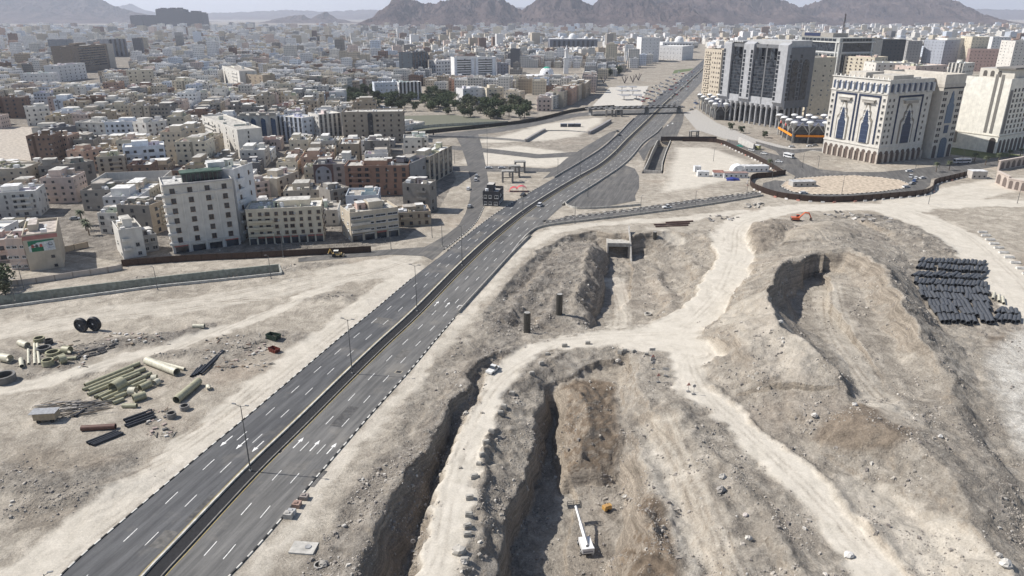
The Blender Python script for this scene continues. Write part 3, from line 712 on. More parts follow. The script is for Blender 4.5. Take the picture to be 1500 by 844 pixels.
# median: kerb wall, dark asphalt strip, low kerb
mb = MB(); ribbon(mb, offset(med, -MW), offset(med, MW), 0.12, 'matte', (.022, .022, .024)); tag(mb.build('highway_median'), kind='structure')
mb = MB(); strip_wall(mb, offset(med, -1.55), 0.5, .5, 'conc', (.56, .53, .47), taper=.05); strip_wall(mb, offset(med, 1.8), 0.25, 0.32, 'conc', (.22, .21, .195))
tag(mb.build('median_barrier'), 'long pale concrete barrier along the highway median', 'barrier')
# lane markings
white = (.78, .77, .74); yellow = (.48, .37, .12)
mk = MB()
def along(line, s0, s1, o, w):
    pass
def line_strip(line, offs, w, col, z=0.012):
    A = offset(line, [o - w / 2 for o in offs]); B = offset(line, [o + w / 2 for o in offs]); ribbon(mk, A, B, z, 'line', col)
fine = resample(MED, 1.0); dlf = np.interp(np.arange(len(fine)), np.linspace(0, len(fine) - 1, len(dl)), dl); drf = np.interp(np.arange(len(fine)), np.linspace(0, len(fine) - 1, len(dr)), dr)
line_strip(fine, [-MW - .35] * len(fine), .12, yellow); line_strip(fine, [MW + .35] * len(fine), .12, yellow)
PH = 0
for fr in (1 / 3, 2 / 3):
    for side, dd in ((-1, dlf), (1, drf)):
        for i in range(PH, len(fine) - 6, 12):
            seg = fine[i:i + 5]; oo = [side * (MW + (dd[i] - MW) * fr)] * 5; SW = .085
            A = offset(seg, [o - .085 for o in oo]); B = offset(seg, [o + .085 for o in oo]); ribbon(mk, A, B, 0.014, 'line', white)
# direction arrows
def arrow(p, ang, bend=0, s=1.0):
    T = Matrix.Translation((p[0], p[1], 0.016)) @ Matrix.Rotation(ang, 4, 'Z') @ Matrix.Scale(s, 4)
    mk.T = T
    if not bend:
        mk.add([(-.14, -2.4, 0), (.14, -2.4, 0), (.14, .6, 0), (-.14, .6, 0), (-.55, .6, 0), (.55, .6, 0), (0, 2.4, 0)], [(0, 1, 2, 3), (4, 5, 6)], 'line', white)
    else:
        mk.add([(-.14, -2, 0), (.14, -2, 0), (.14, .3, 0), (-.14, .7, 0), (1.1, .5, 0), (1.1, .9, 0), (1.1, .1, 0), (1.1, 1.3, 0), (2.0, .7, 0)], [(0, 1, 2, 3), (3, 2, 4, 5), (6, 8, 7)], 'line', white)
    mk.T = None
def hdir(p):
    i = min(range(len(med)), key=lambda k: (med[k].x - p.x) ** 2 + (med[k].y - p.y) ** 2); i = min(i, len(med) - 2)
    d = med[i + 1] - med[i]; return math.atan2(-d.x, d.y)
def lane_arrows(x, y, side, bends=(0, 0, 0)):
    q = P(x, y); i = min(range(len(fine)), key=lambda k: (fine[k] - q).length); dd = dlf if side < 0 else drf; nrm = normals2(fine[i - 1:i + 2])[1]
    for k, b in zip((1 / 6, .5, 5 / 6), bends): p = fine[i] + nrm * side * (MW + (dd[i] - MW) * k); arrow(p, hdir(p) + (math.pi if side < 0 else 0), b)
lane_arrows(400, 659, -1); lane_arrows(415, 645, 1); lane_arrows(623, 443, 1, (0, 0, 1))
for x, y in ((985, 181), (978, 184)): p = P(x, y); arrow(p, hdir(p), 0, 2.0)
tag(mk.build('road_marking'), kind='structure')
# manhole covers and patches on the carriageway
pm = MB()
for x, y, sx, sy in ((410, 662, 1.2, 1.6), (584, 545, 2.2, 1.8), (250, 804, 1.1, 1.8)):
    p = P(x, y); a = hdir(p); pm.T = Matrix.Translation(p) @ Matrix.Rotation(a, 4, 'Z'); pm.box(-sx / 2, -sy / 2, 0, sx / 2, sy / 2, .018, 'conc', (.30, .27, .22)); pm.box(-sx / 3, -sy / 3, 0.019, sx / 3, sy / 3, .024, 'metal', (.05, .05, .05)); pm.T = None
tag(pm.build('manhole_cover'), kind='structure')
# repair patches
pm = MB()
for x, y, sx, sy, c in ((300, 745, 3.3, 9, 0), (460, 700, 3.2, 6, 1), (400, 655, 3.2, 12, 0), (560, 470, 6, 5, 1), (640, 420, 3.4, 9, 0), (590, 520, 3, 7, 1), (700, 345, 3.4, 12, 1), (735, 350, 3.4, 10, 0), (505, 610, 3.1, 10, 0), (240, 790, 3, 5, 1)):
    p = P(x, y); pm.T = Matrix.Translation(p) @ Matrix.Rotation(hdir(p), 4, 'Z'); pm.add([(-sx / 2, -sy / 2, .006), (sx / 2, -sy / 2, .006), (sx / 2, sy / 2, .006), (-sx / 2, sy / 2, .006)], [(0, 1, 2, 3)], 'conc', ((.095, .094, .094), (.14, .135, .128))[c]); pm.T = None
tag(pm.build('asphalt_patch'), kind='structure')
# striped kerbs
def striped_kerb(name, line, step=1.1, w=.28, h=.16, dark=(.03, .03, .03), light=(.62, .60, .55), gap=1.0):
    m_ = MB(); pts = resample(line, step)
    A = offset(pts, -w / 2); B = offset(pts, w / 2)
    for i in range(len(pts) - 1):
        c = light if i % 2 else dark
        vs = [xy(A[i], -.1), xy(B[i], -.1), xy(B[i + 1], -.1), xy(A[i + 1], -.1), xy(A[i], h), xy(B[i], h), xy(B[i + 1], h), xy(A[i + 1], h)]
        m_.add(vs, [(0, 1, 5, 4), (1, 2, 6, 5), (2, 3, 7, 6), (3, 0, 4, 7), (4, 5, 6, 7)], 'line', c)
    return tag(m_.build(name), kind='structure')
iL = [i for i, p in enumerate(EL) if p.y < 560]; striped_kerb('kerb', [p for p in EL if p.y < 262], 1.6)
striped_kerb('kerb', [p for p in EL if 292 < p.y < 420], 1.8)
striped_kerb('kerb', [p for p in ER if p.y < 225], 1.6)
striped_kerb('kerb', RAMP_IN, 1.8, w=.35)
striped_kerb('kerb', offset(RAMP_IN, -3.5)[3:], 2.0, w=.35)
# right-hand retaining parapet and ramp
mb = MB(); edge = [p for p in ER if 225 <= p.y <= 325] ; strip_wall(mb, edge[:-2] + RAMP_OUT[2:], .45, .95, 'conc', (.42, .40, .36), taper=.06)
tag(mb.build('ramp_parapet'), 'low concrete parapet curving from the highway edge along the slip road', 'parapet')
mb = MB(); noseline = [p for p in ER if 372 < p.y < 660]; nose = smooth(pxs([(870, 306), (845, 306), (831, 302), (827, 297)]), 4)
strip_wall(mb, smooth(pxs([(938, 301), (905, 304)]), 2) + nose + noseline, .5, 1.0, 'conc', (.46, .44, .40), taper=.06)
tag(mb.build('nose_parapet'), 'pale concrete parapet rounding the nose of the paved triangle', 'parapet')
mb = MB(); strip_wall(mb, [p for p in EL if 440 < p.y < 720], .5, 1.0, 'conc', (.40, .38, .35), taper=.06)
tag(mb.build('highway_parapet'), 'concrete parapet on the city side of the far highway', 'parapet')
sheet('slip_road', resample(RAMP_OUT, 5)[2:60], resample(RAMP_OUT, 5)[2:60], 0, 'asph2') if False else None
poly_sheet('slip_road', RAMP_OUT[4:] + RAMP_IN[::-1] + pxs([(790, 331)]), -0.004 + 0.008, 'asph2')
poly_sheet('slip_road', RAMP_IN + [p for p in reversed(offset(RAMP_IN, -3.5))], 0.0, 'asph2')
poly_sheet('paved_apron', LOT, 0.004, 'asph2')
mk = MB(); rc = offset(RAMP_OUT, -0.8); ribbon(mk, offset(RAMP_OUT, -.95), offset(RAMP_OUT, -1.1), .016, 'line', white); mk.build('road_marking')['kind'] = 'structure'
poly_sheet('side_road', SIDE_ROAD[0] + SIDE_ROAD[1][::-1], -0.008, 'asph2')
striped_kerb('kerb', smooth(SIDE_ROAD[1][5:10], 3), 1.5)
poly_sheet('ring_road', RING_OUT, 0.0, 'asph2')
poly_sheet('ring_island', ISLAND, 0.12, 'roof', (.50, .42, .33))
striped_kerb('kerb', ISLAND + [ISLAND[0]], 1.6, w=.5, h=.22)
poly_sheet('park_road', PARK_ROAD[0] + PARK_ROAD[1][::-1], -0.02, 'asph2')
poly_sheet('side_road', NW_ROAD[0] + NW_ROAD[1][::-1], -0.03, 'asph2'); poly_sheet('side_road', FAR_STREET[0] + FAR_STREET[1][::-1], -0.025, 'asph2')
poly_sheet('side_road', pxs([(795, 262), (830, 232), (862, 212), (893, 194), (905, 190), (897, 202), (875, 219), (850, 236), (812, 258)]), -0.012, 'asph2')
# merging strips between the carriageways beyond the apron
poly_sheet('side_road', pxs([(935, 222), (958, 200), (985, 176), (994, 162), (1002, 166), (1000, 180), (993, 196), (990, 204), (965, 206), (952, 218), (943, 236)]), -0.004, 'asph2')
poly_sheet('plaza', pxs([(1000, 166), (1020, 160), (1050, 180), (1105, 203), (1140, 212), (1165, 218), (1205, 216), (1205, 222), (1150, 219), (1110, 210), (1060, 203), (1020, 190)]), -0.01, 'conc', (.42, .40, .37))
# sunken road of the unfinished underpass
U = pxs([(943, 250), (948, 240), (956, 221), (963, 207)]); V_ = pxs([(969, 252), (970, 240), (975, 224), (982, 207)])
mb = MB(); vs = [xy(p, 0.9) for p in U] + [xy(p, -4.5) for p in U]
strip_wall(mb, U, .6, .9, 'conc', (.44, .42, .38), z0=-4.6); strip_wall(mb, V_, .6, .9, 'conc', (.44, .42, .38), z0=-4.6); strip_wall(mb, [U[0], V_[0]], .6, .6, 'conc', (.42, .40, .37), z0=-4.6)
tag(mb.build('underpass_wall'), 'pale retaining walls round the sunken underpass road', 'retaining wall')
poly_sheet('underpass_road', U + V_[::-1], -4.5, 'asph2')
# drainage channel of the left yard
mb = MB(); back = resample(CH_B, 6); front = resample(CH_F, 6)
strip_wall(mb, back, .5, .9, 'conc', (.27, .29, .255), z0=-2.7); strip_wall(mb, front, .55, .9, 'conc', (.47, .46, .43), z0=-2.7); strip_wall(mb, [CH_B[-1], CH_F[-1]], .5, .9, 'conc', (.33, .33, .30), z0=-2.7)
tag(mb.build('channel_wall'), 'long roofless concrete channel with green-grey walls beside the dirt yard', 'channel')
# ================================================================ buildings
DARK = (.035, .038, .045)
PAL = {'white': (.70, .69, .68), 'off-white': (.62, .595, .55), 'blue-white': (.56, .60, .66), 'cream': (.62, .555, .44), 'beige': (.50, .44, .355), 'tan': (.40, .33, .25),
       'grey': (.31, .305, .30), 'dark grey': (.15, .15, .16), 'brown brick': (.22, .15, .115), 'salmon': (.48, .33, .255), 'pale pink': (.56, .46, .41), 'bare block': (.27, .25, .225)}
ROOFC = [(.56, .54, .50), (.46, .44, .40), (.64, .62, .58), (.38, .35, .31), (.70, .69, .66)]
def faceT(f, W, D):
    if f == 'front': return Matrix.Identity(4), W
    if f == 'right': return Matrix.Translation((W, 0, 0)) @ Matrix.Rotation(math.pi / 2, 4, 'Z'), D
    if f == 'left': return Matrix.Translation((0, D, 0)) @ Matrix.Rotation(-math.pi / 2, 4, 'Z'), D
    return Matrix.Translation((W, D, 0)) @ Matrix.Rotation(math.pi, 4, 'Z'), W
def plate(mb, poly, yf, yb, mat='matte', col=(.5,) * 3, T=None):
    """outline in the facade plane, from yb out to yf"""
    n = len(poly); a = sum(poly[i][0] * poly[(i + 1) % n][1] - poly[(i + 1) % n][0] * poly[i][1] for i in range(n))
    if a < 0: poly = poly[::-1]
    old = mb.T; mb.T = T if old is None or T is None else T
    vs = [(p[0], yf, p[1]) for p in poly] + [(p[0], yb, p[1]) for p in poly]
    mb.add(vs, [tuple(range(n))] + [(i, n + i, n + (i + 1) % n, (i + 1) % n) for i in range(n)], mat, col)
    mb.T = old
def arch(cx, z0, w, h, n=8, point=0.0):
    r = w / 2; zc = z0 + h - r * (1 + point); pts = [(cx - r, z0), (cx + r, z0)]
    for i in range(n + 1):
        t = math.pi * i / n
        pts.append((cx + r * math.cos(t), zc + r * (1 + point) * math.sin(t) ** (1 - .25 * (point > 0))))
    return pts
def rect(x0, z0, x1, z1): return [(x0, z0), (x1, z0), (x1, z1), (x0, z1)]
WIN = {}
def win_mesh(w, h, style='plain'):
    k = (round(w, 1), round(h, 1), style)
    if k not in WIN:
        m = MB(); w, h = k[0], k[1]
        fc = {'plain': (.42, .40, .37), 'white': (.7, .69, .67), 'brown': (.16, .10, .07), 'dark': (.06, .06, .065), 'rib': (.35, .35, .36)}[style]
        t = .12
        for r_ in (rect(-w / 2 - t, -t, -w / 2, h + t), rect(w / 2, -t, w / 2 + t, h + t), rect(-w / 2, h, w / 2, h + t), rect(-w / 2, -t, w / 2, 0)):
            plate(m, r_, -.14, 0, 'matte', fc)
        plate(m, rect(-w / 2 - .01, -.01, w / 2 + .01, h + .01), -.04, 0, 'glass')
        plate(m, rect(-.04, 0, .04, h), -.08, -.03, 'matte', fc)
        plate(m, rect(-w / 2 - .2, -t - .12, w / 2 + .2, -t), -.25, 0, 'matte', tuple(v * .95 for v in fc))
        me = m.mesh('window'); WIN[k] = me
    return WIN[k]
def add_window(root, T, x, z, w, h, style='plain'):
    o = bpy.data.objects.new('window', win_mesh(w, h, style)); COL.objects.link(o); o.parent = root
    o.matrix_local = T @ Matrix.Translation((x, 0, z)); return o
FOOT = []; LAND = []; OCC = []
def frame(x0, y0, x1, y1, Ht, depth):
    A = P(x0, y0, Ht); B = P(x1, y1, Ht); A.z = B.z = 0
    d = B - A; ang = math.atan2(d.y, d.x); W = d.length
    u = Vector((math.cos(ang), math.sin(ang), 0)); v = Vector((-u.y, u.x, 0))
    c = A + u * W / 2 + v * depth / 2
    FOOT.append((c.x, c.y, W / 2, depth / 2, ang, Ht))
    return A, ang, W
def shell(mb, W, D, Ht, col, roofc, par=1.0, th=.28, x0=0, y0=0, z0=-.3, mat='wall'):
    """walls with a parapet and a sunk roof"""
    x1, y1 = x0 + W, y0 + D
    o = [(x0, y0), (x1, y0), (x1, y1), (x0, y1)]; i_ = [(x0 + th, y0 + th), (x1 - th, y0 + th), (x1 - th, y1 - th), (x0 + th, y1 - th)]
    vs = [(p[0], p[1], z0) for p in o] + [(p[0], p[1], Ht) for p in o] + [(p[0], p[1], Ht) for p in i_] + [(p[0], p[1], Ht - par) for p in i_]
    fs = []
    for a in range(3):
        for k in range(4): fs.append((a * 4 + k, a * 4 + (k + 1) % 4, (a + 1) * 4 + (k + 1) % 4, (a + 1) * 4 + k))
    mb.add(vs, fs, mat, col); mb.add(vs, [(12, 13, 14, 15)], 'roof', roofc)
def clutter(W, D, Ht, col, rr, root=None, mb=None, dense=1.0, par=1.0):
    """stair house, tanks, air conditioners, dish, low partition walls on a roof"""
    z = Ht - par
    def emit(name, f):
        if root is not None:
            m = MB(); f(m); m.build(name, root)
        else: f(mb)
    sw, sdp = rr.uniform(3, 4.5), rr.uniform(3, 5); sx = rr.uniform(1, max(1.2, W - sw - 1)); sy = rr.uniform(D * .35, max(D * .4, D - sdp - 1)); sh = rr.uniform(2.4, 3.2)
    lc = tuple(min(.75, c * rr.uniform(.9, 1.15)) for c in col)
    def stair(m):
        m.box(sx, sy, z - .05, sx + sw, sy + sdp, z + sh, 'wall', lc, bottom=False, topmat='roof', topcol=(.6, .58, .55)); m.box(sx - .15, sy - .15, z + sh, sx + sw + .15, sy + sdp + .15, z + sh + .15, 'roof', (.6, .58, .55))
        plate(m, rect(sx + .8, z, sx + 1.8, z + 2.0), sy - .03, sy, 'matte', (.12, .10, .09))
    emit('stair_house', stair)
    for k in range(int(rr.choice((1, 2, 2, 3)) * dense + .5)):
        tx, ty = rr.uniform(1, W - 1.5), rr.uniform(1, D - 1.5); s = rr.uniform(.8, 1.3)
        if rr.random() < .5:
            emit('water_tank', lambda m: (m.tube((tx, ty, z), (tx, ty, z + s * 1.6), s * .75, 'pipe', (.72, .72, .72), 10), m.tube((tx, ty, z + s * 1.6), (tx, ty, z + s * 1.8), s * .75, 'pipe', (.72, .72, .72), 10, r2=s * .3)))
        else:
            emit('water_tank', lambda m: (m.box(tx - s * .8, ty - s * .8, z, tx + s * .8, ty + s * .8, z + .5, 'matte', (.3, .3, .3)), m.box(tx - s, ty - s, z + .5, tx + s, ty + s, z + .5 + s * 1.3, 'pipe', rr.choice(((.7, .7, .7), (.55, .5, .42), (.66, .64, .6))))))
    for k in range(int(rr.randint(2, 6) * dense)):
        tx, ty = rr.uniform(.6, W - 1.4), rr.uniform(.6, D - 1.2)
        emit('air_conditioner', lambda m: m.box(tx, ty, z, tx + 1.0, ty + .5, z + .75, 'matte', rr.choice(((.62, .61, .58), (.45, .44, .42), (.3, .29, .28)))))
    for k in range(int(rr.randint(1, 3) * dense)):
        if rr.random() < .5: px0, pl = rr.uniform(.4, W * .5), rr.uniform(2, W * .5); q = rr.uniform(D * .2, D * .8); emit('partition_wall', lambda m: m.box(px0, q, z, px0 + pl, q + .2, z + rr.uniform(.9, 1.8), 'wall', lc))
        else: py0, pl = rr.uniform(.4, D * .4), rr.uniform(2, D * .5); q = rr.uniform(W * .2, W * .8); emit('partition_wall', lambda m: m.box(q, py0, z, q + .2, py0 + pl, z + rr.uniform(.9, 1.8), 'wall', lc))
    if rr.random() < .6:
        tx, ty = rr.uniform(1, W - 1), rr.uniform(1, D - 1)
        emit('satellite_dish', lambda m: (m.tube((tx, ty, z), (tx, ty, z + 1), .06, 'metal', (.4,) * 3, 5), m.tube((tx, ty, z + .9), (tx - .25, ty - .3, z + 1.15), .12, 'pipe', (.7,) * 3, 10, r2=.7)))
def bldg(e, Ht, depth, colname, floors, bays, label, style='grid', near=True, sides=('left', 'right'), wstyle=None, ww=1.3, wh=1.4, seed=0, roofcol=None, par=1.0, dense=1.0, cat='building',
         name='apartment_block', ground=3.6, extra=None, land=None, col=None, shop=False, sidebays=None):
    A, ang, W = frame(*e, Ht, depth); rr = random.Random(seed * 31 + int(e[0] * 7)); D = depth
    col = col or PAL[colname]; roofc = roofcol or rr.choice(ROOFC)
    root = empty(name, A, ang); tag(root, label, cat)
    if land:
        c = FOOT[-1]; LAND.append((land, px_of(c[0], c[1], Ht * .6)))
    m = MB(); shell(m, W, D, Ht, col, roofc, par)
    wcol = tuple(v * .8 for v in col)
    if style in ('grid', 'bands', 'pilaster', 'rib'):
        m.box(-.12, -.12, ground - .25, W + .12, 0, ground, 'wall', wcol)
    if style == 'pilaster':
        for k in range(bays + 1):
            x = W * k / bays; m.box(max(x - .25, -.05), -.3, 0, min(x + .25, W + .05), 0, Ht - .9, 'wall', tuple(min(.8, v * 1.08) for v in col))
        m.box(-.3, -.45, Ht - .9, W + .3, 0, Ht - .6, 'wall', col); m.box(-.3, -.45, ground - .2, W + .3, 0.01, ground + .15, 'wall', col)
    wall = m.build('wall', root)
    fh = (Ht - par - ground) / max(1, floors - 1); cnt = 0
    ws = wstyle or rr.choice(('plain', 'white', 'brown', 'dark'))
    rest = MB()
    for f in ('front',) + tuple(sides):
        T, L = faceT(f, W, D); nb = bays if f == 'front' else (sidebays or max(1, int(L / (W / max(bays, 1)) * .9)))
        cw_ = [rr.choice((.65, 1, 1, 1.4)) for _ in range(nb)]; cj = [rr.uniform(-.12, .12) for _ in range(nb)]
        for fl in range(floors):
            z = (.9 if fl == 0 else ground + fh * (fl - 1) + fh * .28)
            for b in range(nb):
                if style == 'sparse' and rr.random() < .45: continue
                if f != 'front' and rr.random() < .2: continue
                if fl == 0 and shop and f == 'front': continue
                x = L * (b + .5) / nb + (rr.uniform(-.3, .3) if style in ('sparse', 'grid') else 0); w_, h_ = (ww * cw_[b] if style in ('grid', 'sparse') else ww), min(wh, fh * .62); x += cj[b] * L / nb if style in ('grid', 'sparse') else 0
                if style == 'bands' and f == 'front': w_ = L / nb * .82
                if style == 'rib' and f == 'front': w_ = L / nb * .45; h_ = fh * .95
                if near and cnt < 98: add_window(root, T, x, z, w_, h_, ws); cnt += 1
                else:
                    plate(rest, rect(x - w_ / 2, z, x + w_ / 2, z + h_), -.05, 0, 'glass', DARK, T)
                if near and rr.random() < .22 and style != 'bands' and cnt < 99:
                    am = MB(); am.T = T; am.box(x + w_ * .6, -.5, z + .1, x + w_ * .6 + .8, 0, z + .7, 'matte', (.5, .49, .47)); am.build('air_conditioner', root)
    if shop:
        nsh = max(2, bays)
        for b in range(nsh):
            x = W * (b + .5) / nsh; w_ = W / nsh * .8
            sm_ = MB(); plate(sm_, rect(x - w_ / 2, 0, x + w_ / 2, ground * .8), -.06, 0, 'glass', DARK); plate(sm_, rect(x - w_ / 2, ground * .8, x + w_ / 2, ground * .95), -.5, 0, 'matte', rr.choice(((.5, .48, .44), (.2, .2, .22), (.35, .12, .1))))
            sm_.build('shopfront', root)
    if rest.f:
        q = rest.build('window', root)
        q['kind'] = 'stuff'
    clutter(W, D, Ht, col, rr, root if near else None, None if near else m, dense, par) if near else None
    if near and style in ('grid', 'sparse', 'pilaster') and not extra and rr.random() < .6 and W > 8:
        xa = W * rr.choice((.08, .55)); balconies(xa, xa + W * .32, [ground + fh * q for q in range(max(1, floors - 1))], 1.1, tuple(min(.75, v * 1.1) for v in col))(root, W, D, Ht, col, rr)
    if near and W > 7: m = MB(); q0 = rr.uniform(.05, .5) * W; q1 = rr.uniform(.25, .45) * W; m.box(q0, D * .35, Ht - par - .02, q0 + q1, D * .8, Ht + rr.uniform(1.4, 2.8), 'wall', tuple(min(.74, v * 1.08) for v in col), bottom=False, topmat='roof', topcol=roofc); m.build('roof_room', root) if style != 'none_' and par < 3 and Ht < 20 else None
    if extra: extra(root, W, D, Ht, col, rr)
    return root, W, D
def Hb(xb, yb, xt, yt):
    b = P(xb, yb, 0); return zat(xt, yt, b.y)
# ---- decorations for single buildings
def balconies(xa, xb, zs, d=1.2, col=(.6, .57, .5), f='front'):
    def go(root, W, D, Ht, c, rr):
        T, L = faceT(f, W, D)
        for z in zs:
            m = MB(); m.T = T; m.box(xa, -d, z, xb, 0, z + .18, 'wall', col); m.box(xa, -d, z + .18, xb, -d + .12, z + 1.1, 'wall', col); m.box(xa, -d + .12, z + .18, xa + .12, 0, z + 1.1, 'wall', col); m.box(xb - .12, -d + .12, z + .18, xb, 0, z + 1.1, 'wall', col); m.build('balcony', root)
    return go
def ex_mural(root, W, D, Ht, c, rr):
    m = MB(); m.box(-.08, -.08, Ht - 2.2, W + .08, 0, Ht - .6, 'wall', (.42, .20, .18)); m.build('trim_band', root)
    m = MB(); x0, x1, z0, z1 = W * .12, W * .88, Ht * .52, Ht * .82
    plate(m, rect(x0, z0, x1, z1), -.1, 0, 'matte', (.62, .64, .64)); plate(m, [(x0, z1), (x0, z1 - 2.2), (x0 + (x1 - x0) * .35, z1 - .9), (x0 + (x1 - x0) * .7, z1 - .7), (x1, z1 - .5), (x1, z1)], -.13, -.1, 'matte', (.04, .20, .12))
    plate(m, rect(x0 + .8, z0, x0 + (x1 - x0) * .55, z0 + (z1 - z0) * .38), -.13, -.1, 'matte', (.03, .17, .09))
    for k in range(3): xx = x0 + 1.4 + k * 1.4; plate(m, arch(xx, z0 + (z1 - z0) * .38, 1.0, 1.2), -.13, -.1, 'matte', ((.5, .12, .1) if k != 1 else (.12, .12, .12)))
    for k in range(4): plate(m, rect(x1 - 2.6, z0 + 1.0 + k * .55, x1 - .5 - (k % 2) * .6, z0 + 1.2 + k * .55), -.13, -.1, 'matte', (.25, .3, .45))
    m.build('mural', root)
def ex_green_top(root, W, D, Ht, c, rr):
    m = MB(); z = Ht - 1; m.box(W * .30, 2.5, z, W * .98 - 3, 9, z + 4.0, 'glass', DARK); m.box(W * .28, 2.0, z + 4.0, W * .98 - 2.6, 9.5, z + 4.6, 'roof', (.085, .125, .105))
    for k in range(9): x = W * .30 + (W * .62 - 3) * k / 8; m.box(x - .1, 2.35, z, x + .1, 2.5, z + 4, 'matte', (.10, .16, .13))
    m.build('roof_restaurant', root)
    m = MB(); m.box(W * .72, 10, z, W * .98, 17, z + 6.5, 'wall', (.6, .6, .58), topmat='roof'); m.build('stair_house', root)
    m = MB()
    for k in range(1, 7):
        zz = 4.2 + (Ht - 5.2) / 6 * (k - 1); m.box(-.9, -.9, zz - .3, 2.6, 0.0, zz + .75, 'wall', (.6, .58, .55))
    m.build('bay_balcony', root)
    for zz, nm in ((4.0, 'cornice'), (Ht - 4.6, 'cornice'), (Ht - .5, 'cornice')):
        m = MB(); m.box(-.35, -.4, zz, W + .1, 0, zz + .45, 'wall', (.58, .55, .52)); m.build(nm, root)
    for k in range(4): m = MB(); x = W * (k + .5) / 4; m.box(x - W / 8 + .35, -.25, 0, x - W / 8 + 1.0, 0, 4.0, 'wall', (.5, .48, .46)); m.build('ground_pier', root)
def ex_round(root, W, D, Ht, c, rr):
    for k in range(5):
        m = MB(); z0 = 3.2 + k * (Ht - 4) / 5; m.box(W - 2.8, -.9, z0 - .3, W + .9, 2.0, z0 + .8, 'wall', (.5, .44, .33)); m.build('balcony', root)
def ex_arch(root, W, D, Ht, c, rr):
    m = MB(); plate(m, rect(.2, .5, W * .62, Ht), -.35, 0, 'wall', (.13, .09, .085)); plate(m, arch(W * .31, 1.5, W * .50, Ht - 2.6), -.42, -.35, 'wall', (.33, .35, .38)); m.build('arched_panel', root)
    for k in range(3):
        for sx in (.17, .45): o = add_window(root, Matrix.Translation((0, -.43, 0)), W * sx, 3 + k * 3.6, 1.1, 1.3, 'dark')
def ex_blue_arches(n, x0, x1, colr=(.5, .47, .42), glass=(.05, .09, .16)):
    def go(root, W, D, Ht, c, rr):
        for k in range(n):
            x = x0 + (x1 - x0) * (k + .5) / n; w_ = (x1 - x0) / n
            m = MB(); plate(m, arch(x, 3.5, w_ * .46, Ht - 6.5), -.5, 0, 'pipe', glass)
            for q in range(1, 8): plate(m, rect(x - w_ * .23, 3.5 + q * (Ht - 8) / 8, x + w_ * .23, 3.7 + q * (Ht - 8) / 8), -.56, -.5, 'matte', (.12, .16, .22))
            m.build('glazed_arch', root)
            m = MB(); m.box(x - w_ * .5, -.8, 3, x - w_ * .30, 0, Ht, 'wall', colr); m.box(x - w_ * .3, -1.1, Ht - .4, x + w_ * .3, 2.5, Ht + 1.6, 'wall', tuple(v * .75 for v in colr)); m.build('pier', root)
    return go
def ex_ribbon(n=8):
    def go(root, W, D, Ht, c, rr):
        for half in (0, 1):
            xo = W * .5 * half; w_ = W * .46
            m = MB()
            for k in range(n):
                z = 7 + k * (Ht - 9) / n; plate(m, rect(xo + w_ * .15, z, xo + w_ * .85, z + 1.5), -.3, 0, 'glass', DARK)
            m.build('ribbon_window', root)
            m = MB(); m.box(xo + .5, -1.5, 6, xo + w_ * .13, 0, Ht - 1, 'wall', (.66, .68, .72)); m.box(xo + w_ * .87, -1.5, 6, xo + w_, 0, Ht - 1, 'wall', (.66, .68, .72)); m.build('pier', root)
        m = MB(); m.box(-3, -8, 0, W + 3, 0, 5.5, 'wall', (.36, .36, .38), topmat='roof')
        for k in range(14): plate(m, rect(-2 + k * (W + 4) / 14, 1, -2 + k * (W + 4) / 14 + (W + 4) / 20, 4.5), -8.06, -8, 'glass', DARK)
        m.build('podium', root)
    return go
def ex_bandsbig(root, W, D, Ht, c, rr):
    m = MB()
    for k in range(8): plate(m, rect(W * .18, Ht - 6 - k * 4.2, W * .80, Ht - 4 - k * 4.2), -.2, 0, 'glass', DARK)
    m.build('ribbon_window', root)
    m = MB(); m.box(W * .25, D * .3, Ht, W * .5, D * .6, Ht + 4, 'wall', c); m.build('stair_house', root); m = MB(); m.box(W * .85, -1, 0, W, 0, Ht, 'wall', (.45, .42, .38)); m.build('pier', root)

B = bldg
# near rows along the yard fence
B((31, 345, 82, 339), Hb(42, 398, 31, 345), 24, 'beige', 3, 2, 'beige block with a green and white mural under a pink trim band', style='sparse', shop=False, extra=ex_mural, land='mural block', dense=.3, seed=1, roofcol=(.47, .42, .38), sides=('left',), ww=1.0, wh=.8, ground=3.2)
B((6, 350, 31, 349), Hb(42, 398, 31, 345) - 2, 12, 'pale pink', 3, 3, 'low pink wing attached beside the block with the mural', near=True, seed=2, dense=.5, ww=1.3, wh=.9)
B((-60, 357, 6, 351), 9, 14, 'pale pink', 2, 5, 'long pink terrace with ridged roof at the edge beside the pink wing', near=True, seed=3, dense=.3)
B((-30, 284, 52, 279), 13, 16, 'off-white', 4, 6, 'off-white house block with a white tarpaulin roof behind the mural block', seed=4, roofcol=(.72, .72, .72), land='white tarpaulin roof')
B((0, 246, 52, 236), 12, 15, 'beige', 3, 5, 'beige house with small windows between the dirt lot and the tarpaulin roof', seed=5)
B((55, 243, 107, 240), 15, 14, 'bare block', 4, 3, 'dark bare blockwork building with an unfinished open roof', seed=6, style='sparse', land='bare blockwork building', wstyle='dark', dense=.5)
B((107, 240, 137, 235), 15, 13, 'bare block', 4, 2, 'dark bare blockwork wing with a cracked side wall next to the open-roofed building', seed=7, style='sparse', wstyle='dark', dense=.5)
B((96, 220, 121, 220), 13, 12, 'grey', 4, 3, 'grey panelled house wedged before the salmon block', seed=8)
B((122, 222, 149, 216), 14, 13, 'salmon', 4, 3, 'salmon house with a cluttered white roof', seed=9, land='salmon house')
B((140, 230, 181, 228), 13, 12, 'beige', 4, 3, 'beige house with two dark drain pipes beside the salmon house', seed=10, land='beige drain-pipe house')
B((179, 216, 240, 212), 17, 15, 'blue-white', 4, 5, 'tall white block with dark grilled window bays and a roof terrace', seed=11, style='grid', ww=2.2, wstyle='dark', land='white grilled block')
